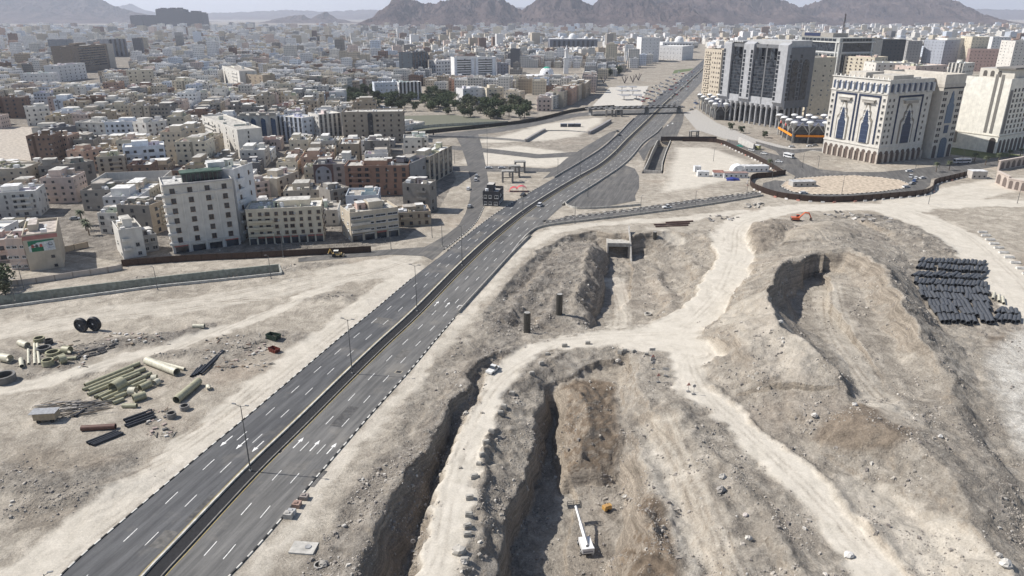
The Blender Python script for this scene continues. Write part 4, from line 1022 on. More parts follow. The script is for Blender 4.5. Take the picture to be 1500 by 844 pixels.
B((133, 266, 236, 262), 11, 24, 'off-white', 3, 5, 'wide walled shell of brown brick with a pale coping behind the yellow-sided house', seed=12, par=7.0, roofcol=(.12, .10, .09), style='sparse', dense=.5, land='walled brick shell', sides=('right',))
B((170, 300, 218, 301), 14, 10, 'bare block', 4, 3, 'raw blockwork house with tan columns and washing on its roof', seed=13, style='sparse', wstyle='dark', land='raw blockwork house')
B((218, 301, 238, 294), 14, 10, 'tan', 4, 1, 'narrow ochre house with stacked balconies beside the big white corner block', seed=14, extra=ex_round)
B((142, 312, 170, 312), 10, 9, 'off-white', 3, 2, 'small pale house squeezed between the palm yard and the raw blockwork house', seed=15)
B((173, 337, 207, 332), Hb(178, 380, 173, 337), 17, 'off-white', 3, 2, 'slim whitewashed house with a broken roof edge beside the brown hoarding', seed=16, style='sparse', land='slim whitewashed house', ww=2.0)
B((207, 346, 229, 342), 7.5, 8, 'grey', 2, 2, 'low grey annex carrying a white dome tank beside the slim whitewashed house', seed=17)
B((237, 271, 339, 261), Hb(253, 372, 238, 271), 17, 'off-white', 7, 4, 'big pale stone corner block with a green glazed roof restaurant', seed=18, style='pilaster', extra=ex_green_top, wstyle='brown', ww=1.7, wh=1.9, shop=True, land='green-roofed corner block', dense=.5, sides=('right', 'left'), roofcol=(.55, .54, .52))
B((341, 248, 369, 238), Hb(253, 372, 238, 271) + 3, 14, 'white', 7, 2, 'white rear wing with slit windows behind the big pale stone corner block', seed=19, dense=.6, ww=.8, wh=1.6)
B((359, 307, 470, 302), Hb(367, 359, 359, 307), 16, 'cream', 5, 9, 'long cream apartment block with balconies and cluttered flat roof', seed=20, land='cream apartment block', extra=balconies(.5, 11, (4, 7, 10), 1.3, (.60, .53, .40)), dense=1.8, shop=True, ww=1.2, wh=1.3)
B((512, 312, 583, 303), Hb(515, 355, 512, 312), 15, 'beige', 4, 4, 'squat beige block with white-rimmed balconies by the side street', seed=21, land='squat beige block', style='bands', wh=.9, shop=True, extra=balconies(.3, 9, (4.2, 7.6), 1.1, (.56, .52, .46)), dense=1.5)
B((504, 243, 598, 242), 17, 16, 'salmon', 5, 7, 'brown-orange block with arched windows in rows', seed=22, col=(.33, .20, .145), land='orange arched block', wstyle='brown', ww=1.3, wh=1.8)
B((600, 240, 628, 228), 17, 14, 'grey', 5, 2, 'plain grey end block between the orange arched block and the street terrace', seed=23, style='sparse')
B((628, 230, 662, 213), 17, 12, 'beige', 5, 5, 'street-facing terrace with dark recessed balconies above the side street', seed=24, style='rib', wstyle='dark', land='street terrace', sidebays=6)
B((589, 268, 629, 270), 15, 11, 'bare block', 4, 2, 'bare grey blockwork tower with a white roof slab by the side street', seed=25, style='sparse', roofcol=(.7, .68, .65), land='blockwork tower', sides=('right',))
B((583, 312, 631, 309), 7, 13, 'tan', 2, 4, 'low tan house with rubbish on its roof behind the squat beige block', seed=26, dense=2)
B((458, 241, 505, 240), 15, 13, 'grey', 4, 3, 'grey house with a brown arched frame on its front', seed=27, extra=ex_arch, land='brown-arched house', style='sparse')
B((483, 279, 512, 274), 10, 12, 'bare block', 3, 2, 'small blockwork house with a blue tarpaulin on its roof', seed=28)
B((405, 262, 437, 250), 11, 14, 'beige', 3, 3, 'square beige house with a bare flat roof behind the cream block', seed=29, dense=.4)
B((372, 268, 405, 262), 10, 12, 'pale pink', 3, 3, 'pinkish house with a row of rooftop fans beside the corner block', seed=30, dense=1.5)
B((500, 164, 590, 163), 24, 20, 'tan', 6, 8, 'broad sand-coloured hotel block with a dark central glass strip', seed=31, land='sand-coloured hotel block', wstyle='brown', col=(.36, .31, .25), extra=lambda root, W, D, Ht, c, rr: (lambda m: (plate(m, arch(W * .46, 2, 4, Ht - 3), -.5, 0, 'glass', DARK), m.build('glass_strip', root)))(MB()), sides=('left', 'right'))
B((466, 168, 499, 165), 22, 18, 'off-white', 6, 5, 'off-white wing with narrow slots joined to the sand-coloured hotel', seed=32, style='rib')
B((348, 169, 404, 168), 22, 20, 'off-white', 5, 4, 'pale office with four tall dark blue arches', seed=33, near=True, land='blue-arched office', extra=ex_blue_arches(4, 0, 30), style='none_', sides=())
B((404, 170, 442, 173), 20, 18, 'blue-white', 5, 6, 'blue-glazed wing beside the office with the tall blue arches', seed=34, style='rib', wstyle='rib')
B((295, 169, 347, 190), 20, 17, 'off-white', 6, 5, 'off-white slab with slots and small square windows on the corner', seed=35, style='grid', ww=1.1, land='off-white slab')
B((110, 178, 152, 179), 16, 14, 'off-white', 4, 4, 'ivory block with vertical fins beside the long bluish block', seed=36, style='pilaster')
B((152, 179, 213, 178), 16, 15, 'blue-white', 4, 8, 'long bluish block with three rows of small windows', seed=37, land='long bluish block', wstyle='dark')
B((213, 180, 241, 176), 18, 15, 'off-white', 5, 3, 'pale block with an open dark loggia at the end of the long bluish block', seed=38)
B((73, 188, 111, 184), 14, 14, 'dark grey', 4, 3, 'dark unplastered block at the edge of the dirt lot', seed=39, style='sparse', wstyle='dark', land='dark unplastered block')
B((35, 157, 71, 155), 17, 14, 'off-white', 4, 4, 'white block framed by dark lines with paired windows', seed=40, land='dark-lined white block', wstyle='dark')
B((2, 143, 36, 142), 20, 15, 'brown brick', 5, 3, 'brick-red block with a grey central strip by the dirt lot', seed=41, land='brick-red block')
B((-30, 143, 2, 141), 20, 15, 'brown brick', 5, 2, 'brick-red twin cut off by the edge of the view', seed=42)
B((82, 134, 117, 131), 16, 16, 'brown brick', 4, 3, 'blank brown building with a yellow corner strip', seed=43, style='sparse')
B((184, 103, 223, 102), 24, 26, 'cream', 5, 4, 'square cream block with long white flank', seed=44, land='square cream block')
B((33, 108, 78, 107), 20, 22, 'white', 4, 6, 'white block with three rows of dots of windows', seed=45, land='dotted white block')
B((84, 96, 124, 92), 24, 22, 'white', 5, 6, 'taller white block behind the dotted white block', seed=46)
B((130, 141, 166, 138), 13, 12, 'white', 3, 4, 'low white house with a blue strip of windows', seed=47, style='bands', wh=.9)
B((124, 143, 160, 142), 13, 13, 'salmon', 3, 3, 'peach house with small windows on the slope of roofs', seed=48)
B((101, 68, 164, 64), 44, 34, 'tan', 10, 6, 'big dark brown office slab with recessed window bands', seed=49, land='dark brown office slab', extra=ex_bandsbig, col=(.25, .205, .165), near=True, style='none_', sides=('left',))
B((69, 58, 98, 58), 38, 26, 'grey', 8, 5, 'grey tower hazy behind the brown office slab', seed=50, col=(.24, .25, .27))
B((158, 58, 184, 57), 40, 26, 'grey', 9, 4, 'grey ribbed tower just past the brown office slab', seed=51, style='rib', col=(.24, .25, .28), land='grey ribbed tower')
B((260, 121, 304, 122), 14, 18, 'off-white', 3, 12, 'flat office with long rows of dark windows', seed=52, style='bands', wh=1.3)
B((325, 96, 350, 104), 26, 22, 'off-white', 6, 4, 'tall off-white slab with a blank white flank', seed=53, land='blank-flanked slab')
B((355, 108, 384, 110), 22, 20, 'tan', 5, 4, 'sand-brown block behind the blank-flanked slab', seed=54)
B((603, 77, 626, 75), 40, 24, 'dark grey', 10, 5, 'dark glassy slab rising over white roofs', seed=55, col=(.10, .12, .14), style='rib', land='dark glassy slab')
B((638, 89, 663, 88), 26, 22, 'white', 5, 6, 'white cube with a square window grid beside the ribbon-window twins', seed=56, ww=1.8, wh=1.8, wstyle='dark')
B((665, 84, 727, 83), 36, 24, 'white', 8, 2, 'white twin slabs with ribbon windows over a dark podium', seed=57, land='ribbon-window twins', extra=ex_ribbon(8), style='none_', sides=())
B((728, 93, 745, 92), 24, 20, 'grey', 5, 4, 'grey annex next to the ribbon-window twins', seed=58, col=(.26, .26, .29))
B((548, 121, 583, 120), 20, 16, 'blue-white', 4, 5, 'bluish block with white window frames above the park trees', seed=59, land='park-side bluish block', wstyle='white')
B((584, 121, 617, 120), 20, 16, 'white', 4, 6, 'white ribbed block above the park trees', seed=60, style='rib')
B((678, 130, 711, 128), 17, 16, 'white', 4, 4, 'white block with stepped balconies behind the park trees', seed=61, land='stepped balcony block')
B((713, 129, 738, 128), 17, 16, 'cream', 4, 3, 'pale cream block behind the park trees', seed=62)
B((739, 133, 762, 134), 15, 14, 'beige', 4, 4, 'beige block with dark balconies behind the park trees', seed=63)
B((787, 143, 808, 143), 14, 12, 'pale pink', 3, 3, 'pinkish villa with a flat hat roof at the street corner', seed=64, land='hat-roofed villa')
for k, (x0, y0, x1, y1, h_, c_) in enumerate([(810, 141, 824, 136, 14, 'off-white'), (826, 134, 836, 129, 17, 'beige'), (838, 130, 846, 125, 18, 'salmon'), (848, 125, 856, 120, 18, 'beige'), (858, 122, 866, 116, 18, 'tan')]):
    B((x0, y0, x1, y1), h_, 16, c_, 5, 3, ['off-white terrace house nearest the hat-roofed villa', 'beige terrace house of the side-lit street row', 'orange terrace house midway along the street row', 'narrow beige house after the orange terrace house', 'last tan house of the street row towards the bridge'][k], seed=70 + k, near=True)
B((940, 55, 967, 55), 50, 60, 'white', 8, 5, 'large plain white hall-like block far down the highway', seed=80, land='large white hall', near=False, cat='building')
B((962, 67, 1000, 68), 30, 60, 'white', 4, 8, 'lower white complex in front of the white domed hall', seed=81, near=False)
B((1033, 71, 1058, 73), 60, 30, 'beige', 12, 7, 'tall beige hotel slab at the highway side of the dark tower', seed=82, near=True, land='beige hotel slab', wstyle='brown')
# right side background
B((1238, 82, 1282, 84), 48, 30, 'cream', 12, 6, 'stepped cream hotel behind the blue-panelled hotel', seed=90, near=True, land='stepped cream hotel')
B((1284, 92, 1340, 92), 44, 30, 'off-white', 10, 6, 'off-white roofscape block between the two big hotels', seed=91, near=True, dense=2)
B((1342, 97, 1388, 95), 42, 26, 'pale pink', 10, 5, 'pinkish hotel top behind the blue-panelled hotel', seed=92, dense=2)
B((1390, 92, 1412, 93), 56, 24, 'off-white', 14, 4, 'slender off-white slab squeezed beside the blank cream hotel', seed=93, style='rib', land='slender slab')
B((1268, 59, 1290, 60), 55, 40, 'grey', 10, 4, 'grey-green tower among the towers behind the hotels', seed=94, near=False, col=(.22, .25, .26))
B((1294, 58, 1328, 58), 60, 40, 'dark grey', 12, 6, 'near-black tower block behind the cream roofs', seed=95, near=False, land='near-black tower', col=(.075, .08, .085))
B((1331, 60, 1352, 60), 50, 40, 'grey', 10, 5, 'mid grey block right of the near-black tower', seed=96, near=False)
B((1355, 58, 1385, 59), 52, 40, 'blue-white', 10, 6, 'bluish slab right of the mid grey block', seed=97, near=False, col=(.36, .38, .43))
B((1388, 56, 1420, 56), 55, 40, 'off-white', 12, 6, 'off-white towers behind the pink lower building', seed=98, near=False, land='off-white far towers')
B((1422, 72, 1488, 73), 38, 30, 'pale pink', 7, 12, 'long pinkish brown building with dark windows on the far side', seed=99, near=False, col=(.33, .24, .22))
B((1425, 54, 1450, 54), 58, 36, 'cream', 12, 5, 'cream tower above the long pinkish building', seed=100, near=False)
B((1455, 54, 1482, 54), 56, 36, 'white', 12, 5, 'white tower above the long pinkish building', seed=101, near=False)
B((1488, 60, 1530, 60), 56, 36, 'off-white', 12, 6, 'off-white tower cut by the edge of the view', seed=102, near=False)

# ================================================================ landmark buildings
def lroot(name, A, Bp, label, cat, depth, Ht, land=None):
    A = Vector((A.x, A.y, 0)); d = Vector((Bp.x - A.x, Bp.y - A.y, 0)); ang = math.atan2(d.y, d.x); W = d.length
    u = d.normalized(); v = Vector((-u.y, u.x, 0)); c = A + u * W / 2 + v * depth / 2
    FOOT.append((c.x, c.y, W / 2 + 4, depth / 2 + 4, ang, Ht))
    if land: LAND.append((land, px_of(c.x, c.y, Ht * .6)))
    return tag(empty(name, A, ang), label, cat), W
# ---- blue-panelled hotel
root, W = lroot('hotel', P(1204, 224), P(1283, 240), 'white hotel with tall dark blue lancet panels above an arcaded base', 'hotel', 62, 55, 'blue-panelled hotel')
D = 44; Ht = 55; wc = (.60, .575, .53); wc2 = (.52, .49, .44); brn = (.24, .22, .19); blu = (.03, .045, .088)
m = MB(); shell(m, W, D, Ht, wc, (.42, .40, .37), 1.6, .5); m.box(-.4, -.4, 10.2, W + .4, D, 11, 'wall', wc); m.box(-.5, -.5, Ht - 9.6, W + .5, D, Ht - 9, 'wall', wc); m.box(-.6, -.6, Ht - .3, W + .6, .1, Ht + .3, 'wall', (.64, .62, .58)); m.build('wall', root)
def lancet(cx, z0, w, h):
    s = w / 2; return [(cx - s, z0), (cx + s, z0), (cx + s, z0 + h * .55), (cx + s * .62, z0 + h * .62), (cx + s * .62, z0 + h * .74), (cx + s * .38, z0 + h * .80), (cx + s * .38, z0 + h * .88), (cx, z0 + h), (cx - s * .38, z0 + h * .88), (cx - s * .38, z0 + h * .80), (cx - s * .62, z0 + h * .74), (cx - s * .62, z0 + h * .62), (cx - s, z0 + h * .55)]
def bluepanel(cx, w, T):
    z0, z1 = 12.5, Ht - 10.5; m = MB()
    for r_ in (rect(cx - w / 2, z0, cx - w / 2 + 1.3, z1), rect(cx + w / 2 - 1.3, z0, cx + w / 2, z1), rect(cx - w / 2 + 1.3, z1 - 1.3, cx + w / 2 - 1.3, z1)): plate(m, r_, -.3, 0, 'matte', (.03, .04, .075), T)
    m.build('blue_frame', root)
    m = MB(); plate(m, lancet(cx, z0, w * .56, (z1 - z0) * .88), -.35, 0, 'wall', brn, T); plate(m, lancet(cx, z0, w * .46, (z1 - z0) * .80), -.55, -.3, 'wall', (.62, .6, .56), T)
    m.build('lancet_surround', root)
    m = MB(); plate(m, lancet(cx, z0, w * .34, (z1 - z0) * .70), -.75, -.5, 'pipe', blu, T)
    for k in range(7): plate(m, rect(cx - w * .16, z0 + 2 + k * 3.2, cx + w * .16, z0 + 2.25 + k * 3.2), -.8, -.74, 'matte', (.09, .12, .19), T)
    m.build('lancet_window', root)
    m = MB(); m.T = T; m.box(cx - w * .26, -1.6, z1 - 5.2, cx + w * .26, 0, z1 - 3.4, 'wall', (.36, .34, .31)); m.box(cx - w * .30, -1.9, z1 - 3.4, cx + w * .30, 0, z1 - 3.0, 'wall', (.5, .48, .44)); m.T = None; m.build('balcony', root)
for f, cxs, wp in (('front', (.29, .71), .385), ('right', (.53,), .56)):
    T, L = faceT(f, W, D)
    for c in cxs: bluepanel(L * c, L * wp, T)
    na = 10 if f == 'front' else 8
    for k in range(na):
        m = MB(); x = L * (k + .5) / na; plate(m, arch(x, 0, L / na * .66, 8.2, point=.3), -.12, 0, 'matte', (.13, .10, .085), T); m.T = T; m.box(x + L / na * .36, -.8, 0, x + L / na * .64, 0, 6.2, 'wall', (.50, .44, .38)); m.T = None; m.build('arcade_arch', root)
        m = MB(); plate(m, arch(x, Ht - 8, L / na * .42, 5.4, point=.3), -.3, 0, 'pipe', (.05, .07, .12), T); m.T = T; m.box(x + L / na * .3, -1.0, Ht - 8.6, x + L / na * .62, 0, Ht - 3.2, 'wall', (.60, .6, .6)); m.ball((x + L / na * .46, -.6, Ht - 3.6), .9, 'wall', (.6, .6, .6), 8, 4); m.T = None; m.build('crown_window', root)
    cols = ((.045, .955) if f == 'front' else (.06, .15, .90))
    for c in cols:
        for k in range(8): add_window(root, T, L * c, 13 + k * 4.0, 1.5, 1.7, 'plain')
for k in range(12): m = MB(); x = W * (k + .5) / 12; m.box(x - .5, 0, Ht + .3, x + .5, .5, Ht + 1.5, 'wall', (.64, .62, .58)); m.build('merlon', root)
# recess and wing
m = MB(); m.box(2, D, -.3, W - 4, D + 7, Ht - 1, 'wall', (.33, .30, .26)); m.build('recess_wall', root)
m = MB(); m.T = Matrix.Translation((0, D + 7, 0)); shell(m, W + 3, 22, Ht + 2, (.58, .54, .48), (.4, .38, .35), 1.6, .5); m.box(-.3, -.3, Ht - 6.5, W + 3.4, 22.3, Ht - 4.2, 'wall', (.50, .46, .41)); m.T = None; m.build('wing_wall', root)
T = Matrix.Translation((W + 3, D + 7, 0)) @ Matrix.Rotation(math.pi / 2, 4, 'Z')
m = MB(); plate(m, lancet(11, 24, 7, 22), -.4, 0, 'pipe', (.12, .17, .24), T); plate(m, rect(9, 17, 13, 22.5), -.4, 0, 'pipe', (.05, .08, .14), T); plate(m, arch(11, 0, 7, 14, point=.2), -.5, 0, 'matte', (.14, .17, .21), T); plate(m, rect(.5, Ht - 7.5, 21.5, Ht - 6.6), -.4, 0, 'matte', (.05, .055, .07), T); m.build('wing_panel', root)
for c in (2, 4.2, 17.8, 20):
    for k in range(9): add_window(root, T, c, 11 + k * 4.1, 1.3, 1.7, 'dark')
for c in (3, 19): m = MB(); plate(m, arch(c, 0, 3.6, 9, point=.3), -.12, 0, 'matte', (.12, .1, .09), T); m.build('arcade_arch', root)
m = MB(); m.box(6, 8, Ht - 1.6, 20, 26, Ht + 3, 'wall', (.56, .52, .46), topmat='roof'); m.box(24, 10, Ht - 1.6, W - 6, 30, Ht + 2, 'wall', (.5, .47, .42), topmat='roof'); m.build('roof_house', root)
for k in range(10): m = MB(); x = 5 + (k % 5) * 8; y = 32 + (k // 5) * 5; m.box(x, y, Ht - 1.6, x + 2.4, y + 2, Ht + .2, 'metal', (.4,) * 3); m.build('air_conditioner', root)
# ---- cream hotel with a blank flank
A = P(1389, 215); Bp = P(1457, 225); Ht = zat(1411, 111, A.y) 
root, W = lroot('hotel', A, Bp, 'huge cream hotel with a blank flank and three dark vertical slots', 'hotel', 60, Ht, 'blank cream hotel')
m = MB(); shell(m, W, 60, Ht, (.80, .77, .69), (.5, .47, .43), 1.5, .5); m.box(-.3, -.3, 12, W + .6, 60, 12.6, 'wall', (.62, .58, .50)); m.build('wall', root)
for x0 in (W * .70, W * .82): m = MB(); m.box(x0 - 1.0, -.25, 14, x0 + 1.0, 0, Ht + 2.5, 'matte', (.20, .19, .175)); m.build('slot', root)
T, L = faceT('right', W, 60)
m = MB(); plate(m, rect(1.5, 14, 5, Ht - 8), -.3, 0, 'matte', (.23, .22, .21), T); m.build('slot', root)
for c in range(8):
    for k in range(9): add_window(root, T, 8 + c * 5.2, 14 + k * 3.7, 1.8, 1.9, 'dark')
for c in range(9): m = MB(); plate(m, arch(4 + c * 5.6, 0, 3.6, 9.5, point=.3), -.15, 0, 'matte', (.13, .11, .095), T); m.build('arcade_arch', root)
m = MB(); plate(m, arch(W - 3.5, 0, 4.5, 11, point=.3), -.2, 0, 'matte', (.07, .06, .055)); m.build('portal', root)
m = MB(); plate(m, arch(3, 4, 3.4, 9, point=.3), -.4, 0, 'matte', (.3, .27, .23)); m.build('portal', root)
m = MB(); m.box(8, 6, Ht - 1.5, W - 2, 40, Ht + 6, 'wall', (.62, .585, .52), topmat='roof', topcol=(.45, .43, .40))
for k in range(3): plate(m, arch(12 + k * 5, Ht + .5, 2.6, 4, point=.2), 5.8, 6, 'matte', (.12, .11, .1))
m.box(W - 14, 4, Ht + 6, W - 1, 38, Ht + 7.2, 'wall', (.2, .19, .18)); m.build('roof_house', root)
# ---- dark tower on columns
A = P(1056, 146, 18); C_ = P(1146, 158, 18); E_ = P(1168, 145, 18); Ht = zat(1160, 63, C_.y); DT = max(34, (E_ - C_).length)
root, W = lroot('hotel', A, C_, 'dark grey hotel tower of dark glazed bays raised on tall columns', 'hotel', 46, Ht, 'dark column tower'); D = 33
gl = (.17, .175, .185); lt = (.40, .405, .42)
m = MB(); m.box(0, 2.0, 17, W, D, Ht - 4, 'wall', gl, topmat='roof', topcol=(.35,) * 3); m.build('wall', root)
segs = [(0, .13, 'L'), (.13, .30, 'B'), (.30, .33, 'N'), (.33, .49, 'L'), (.49, .66, 'B'), (.66, .68, 'N'), (.68, .86, 'B'), (.86, 1.0, 'L')]
for a, b_, k in segs:
    xa, xb = W * a, W * b_; m = MB()
    if k == 'L':
        m.add([(xa, 2, 16), (xb, 2, 16), (xb, -2.5, 22), (xa, -2.5, 22), (xa, 2, Ht), (xb, 2, Ht), (xb, -2.5, Ht - 2), (xa, -2.5, Ht - 2)],
              [(0, 1, 2, 3), (3, 2, 6, 7), (7, 6, 5, 4), (0, 3, 7, 4), (1, 5, 6, 2)], 'wall', lt); m.build('bay_wall', root)
        ncol = 2 if (b_ - a) > .15 else 1
        for c in range(ncol):
            for q in range(11):
                x = xa + (xb - xa) * ((.15 if c == 0 else .85)); add_window(root, Matrix.Translation((0, -2.5, 0)), x, 24 + q * (Ht - 30) / 11, 2.2, 2.6, 'dark')
    elif k == 'B':
        m.box(xa, -.6, 17, xb, 2, 25, 'wall', lt); m.box(xa, -.6, Ht - 5, xb, 2, Ht - 2, 'wall', gl); plate(m, arch((xa + xb) / 2, 25, (xb - xa) * .96, Ht - 25 - 14), -.6, 1.9, 'glass', DARK); plate(m, rect((xa + xb) / 2 - 2, Ht - 20, (xa + xb) / 2 + 2, Ht - 5), -.9, 2, 'glass', DARK)
        for q in range(12): plate(m, rect(xa + .3, 27 + q * 3, xb - .3, 27.4 + q * 3), -.68, -.59, 'matte', (.09, .09, .1))
        m.build('glazed_bay', root)
    else: m.box(xa, -.5, 17, xb, 2, Ht - 3, 'wall', gl); m.build('bay_wall', root)
T, L = faceT('right', W, D)
for q in range(2):
    m = MB(); plate(m, arch(9 + q * 14, 24, 8, Ht - 38), -.4, 0, 'glass', DARK, T); m.build('glazed_bay', root)
for c in range(2):
    for q in range(10): add_window(root, T, 2.5 + c * 13.5, 24 + q * 4, 2.2, 2.4, 'dark')
m = MB(); m.box(W * .35, 3, Ht - 4, W * .98, D - 4, Ht + 1.5, 'wall', (.48, .48, .48), topmat='roof'); m.box(0, 3, Ht - 4, W * .3, D - 8, Ht, 'wall', (.4,) * 3, topmat='roof')
for k in range(9): m.box(3 + k * 2.2, -1.5, Ht - 1, 4.4 + k * 2.2, 6, Ht + .2, 'wall', (.5,) * 3)
m.build('roof_house', root)
for k in range(12):
    m = MB(); x = W * (k + .4) / 12; m.tube((x, -1.0, -.2), (x, -1.0, 15), 1.0, 'wall', (.36, .36, .37), 10); m.tube((x, -1.0, 15), (x, 0, 18.5), 1.0, 'wall', (.36, .36, .37), 10, r2=2.6); m.build('column', root)
for k in range(6): m = MB(); y = 3 + k * 5.4; m.tube((W + .5, y, -.2), (W + .5, y, 17), 1.0, 'wall', (.34,) * 3, 10); m.build('column', root)
m = MB(); m.box(7, 9, 0, W - 6, D - 2, 17, 'glass', DARK); m.build('lobby', root)
# ---- parasol-roofed market wings
def parasol_hall(A, Bp, depth, Ht, nx, ny, label, sign):
    root, W = lroot('market_hall', A, Bp, label, 'market hall', depth, Ht)
    m = MB(); m.box(1.5, 1.5, 0, W - 1.5, depth, Ht - 4, 'glass', DARK, topmat='roof', topcol=(.12, .13, .17)); m.build('hall', root)
    for f, n_ in (('front', nx), ('right', ny)):
        T, L = faceT(f, W, depth)
        for k in range(n_ + 1):
            x = L * k / n_; m = MB(); m.T = T; m.tube((x, 0, 0), (x, 0, Ht - 6), .55, 'wall', (.42, .41, .39), 8)
            m.tube((x, 0, Ht - 6), (x, -1.5, Ht - 1), .55, 'wall', (.38, .38, .37), 8, r2=2.3); m.T = None; m.build('column', root)
            if k < n_:
                m = MB(); w_ = L / n_; xc = x + w_ / 2; ac = arch(xc, 0, w_ * .8, Ht - 3, point=.3); plate(m, rect(x + .6, Ht * .62, x + w_ - .6, Ht - 3.5), .2, .6, 'matte', (.10, .095, .09), T)
                plate(m, [(x + .5, Ht * .5), (x + 1.1, Ht * .5), (xc, Ht * .85), (x + w_ - 1.1, Ht * .5), (x + w_ - .5, Ht * .5), (xc + .1, Ht * .95), (xc - .1, Ht * .95)], -.2, .2, 'wall', (.42, .41, .39), T); m.build('arch_frame', root)
    if sign:
        T, L = faceT('front', W, depth); m = MB(); plate(m, rect(1.5, Ht * .30, W - 1.5, Ht * .30 + 1.6), -.7, -.3, 'matte', (.85, .30, .03), T); T2, L2 = faceT('right', W, depth); plate(m, rect(2, Ht * .30, L2 * .6, Ht * .30 + 1.6), -.7, -.3, 'matte', (.80, .28, .03), T2); m.build('orange_sign', root)
        m = MB(); T, L = faceT('front', W, depth)
        for k in range(2): plate(m, rect(W * (k + .5) / nx - 1, Ht * .62, W * (k + .5) / nx + 1, Ht * .62 + 2.4), -.6, -.2, 'matte', (.6, .10, .08), T)
        m.build('red_banner', root)
    for i in range(nx + 1):
        for j in range(ny + 1):
            if i not in (0, 1, nx) and j not in (0, 1, ny): continue
            x = W * i / nx; y = depth * j / ny; m = MB(); m.ball((x, y, Ht - .9), 3.0, 'roof', (.74, .74, .73), 12, 4, 0, .45); m.tube((x, y, Ht - 4), (x, y, Ht - .9), .4, 'wall', (.5,) * 3, 6, r2=2.8); m.build('parasol_roof', root)
    return root
parasol_hall(P(1139, 197), P(1160, 210), 60, 17, 3, 5, 'market hall ringed by white domed parasol roofs with orange signs', True)
parasol_hall(P(1024, 160), P(1046, 176), 20, 16, 4, 2, 'short market wing with white parasol roofs on the highway side of the tower', False)
# ---- glazed office behind
A = P(1160, 132); Bp = P(1218, 141); Ht = zat(1218, 56, Bp.y)
root, W = lroot('office_building', A, Bp, 'grey-green glazed office with a white window grid and colonnaded attic', 'office', 50, Ht, 'glazed office'); D = 50
m = MB(); shell(m, W, D, Ht, (.36, .37, .36), (.4,) * 3, 1.5, .5); m.build('wall', root)
for f in ('front', 'right'):
    T, L = faceT(f, W, D)
    for k in range(9):
        m = MB(); x = L * (.08 + .84 * (k + .5) / 9); plate(m, rect(x - L * .036, Ht * .42, x + L * .036, Ht * .72), -.3, 0, 'glass', DARK, T); plate(m, rect(x - L * .036, Ht * .05, x + L * .036, Ht * .16), -.3, 0, 'glass', DARK, T); plate(m, rect(x - L * .036, Ht * .2, x + L * .036, Ht * .30), -.3, 0, 'glass', DARK, T); plate(m, rect(x - L * .036, Ht * .32, x + L * .036, Ht * .40), -.3, 0, 'glass', DARK, T); m.build('window_column', root)
        m = MB(); plate(m, rect(x - L * .04, Ht - 4, x + L * .04, Ht - .8), -.3, 0, 'glass', DARK, T); m.build('attic_window', root)
    m = MB(); m.T = T
    for x in (0, L * .06, L * .94): m.box(x - .8, -1.2, 0, x + 1.2, 0, Ht - 5, 'wall', (.55, .55, .53))
    m.box(-1, -1.4, Ht - 5.5, L + 1, 0, Ht - 4.2, 'wall', (.58, .58, .56)); m.box(0, -.7, Ht * .74, L, 0, Ht * .76, 'wall', (.55,) * 3); m.T = None
    plate(m, rect(L * .08, Ht * .77, L * .92, Ht - 6), -.2, 0, 'glass', DARK, T); m.build('colonnade', root)
m = MB(); m.box(-6, 8, Ht, W * .7, 30, Ht + 5, 'wall', (.33, .31, .28), topmat='roof'); m.box(0, 7.8, Ht + 1, W * .4, 8, Ht + 5, 'matte', (.03, .04, .09)); m.build('roof_house', root)
# slim cream tower between the dark tower and the office
B((1174, 82, 1192, 84), 56, 24, 'cream', 12, 4, 'slim cream tower with a spired top between the dark tower and the glazed office', seed=103, dense=.5, land='slim cream tower')
# ---- mosque with a green dome
c = P(800, 124); root = tag(empty('mosque', (c.x, c.y, 0), .05), 'white mosque hall with a green-capped dome', 'mosque'); FOOT.append((c.x, c.y + 15, 46, 40, 0, 15)); LAND.append(('green-domed mosque', (800, 110)))
m = MB(); m.box(-27, -8, 0, 24, 34, 12, 'wall', (.72, .72, .72), topmat='roof', topcol=(.7,) * 3); m.build('wall', root)
for k in range(6): m = MB(); plate(m, arch(-23 + k * 8.4, 2, 3, 8), -8.2, -8, 'matte', (.42, .44, .48)); m.build('arched_window', root)
m = MB(); m.tube((2, 14, 12), (2, 14, 15), 10.5, 'wall', (.72,) * 3, 24); m.ball((2, 14, 15), 10, 'roof', (.72,) * 3, 24, 8, 0, .85); m.build('dome', root)
m = MB(); m.ball((2, 14, 19.8), 6.3, 'matte', (.06, .34, .24), 20, 6, 0, .72); m.build('green_cap', root)
for k in range(6): a = math.pi * (1.1 + k * .16); m = MB(); m.T = Matrix.Translation((2, 14, 0)) @ Matrix.Rotation(a + math.pi / 2, 4, 'Z'); plate(m, arch(0, 15, 3.2, 3.5), -10.4, -8, 'glass', DARK); m.build('dome_window', root)
c = P(829, 108); mi = tag(empty('minaret', (c.x, c.y, 0)), 'tall white minaret standing beside the green-domed mosque', 'minaret'); hh = zat(829, 66, c.y)
m = MB(); m.box(-4, -4, 0, 4, 4, hh * .55, 'wall', (.70,) * 3); m.build('shaft', mi); m = MB(); m.tube((0, 0, hh * .55), (0, 0, hh * .85), 3.2, 'wall', (.70,) * 3, 10); m.build('upper_shaft', mi)
m = MB(); m.box(-5, -5, hh * .53, 5, 5, hh * .56, 'wall', (.66,) * 3); m.tube((0, 0, hh * .82), (0, 0, hh * .85), 4.4, 'wall', (.66,) * 3, 10); m.build('gallery', mi)
m = MB(); m.tube((0, 0, hh * .85), (0, 0, hh), 2.6, 'wall', (.7,) * 3, 10, r2=.1); m.build('cap', mi)
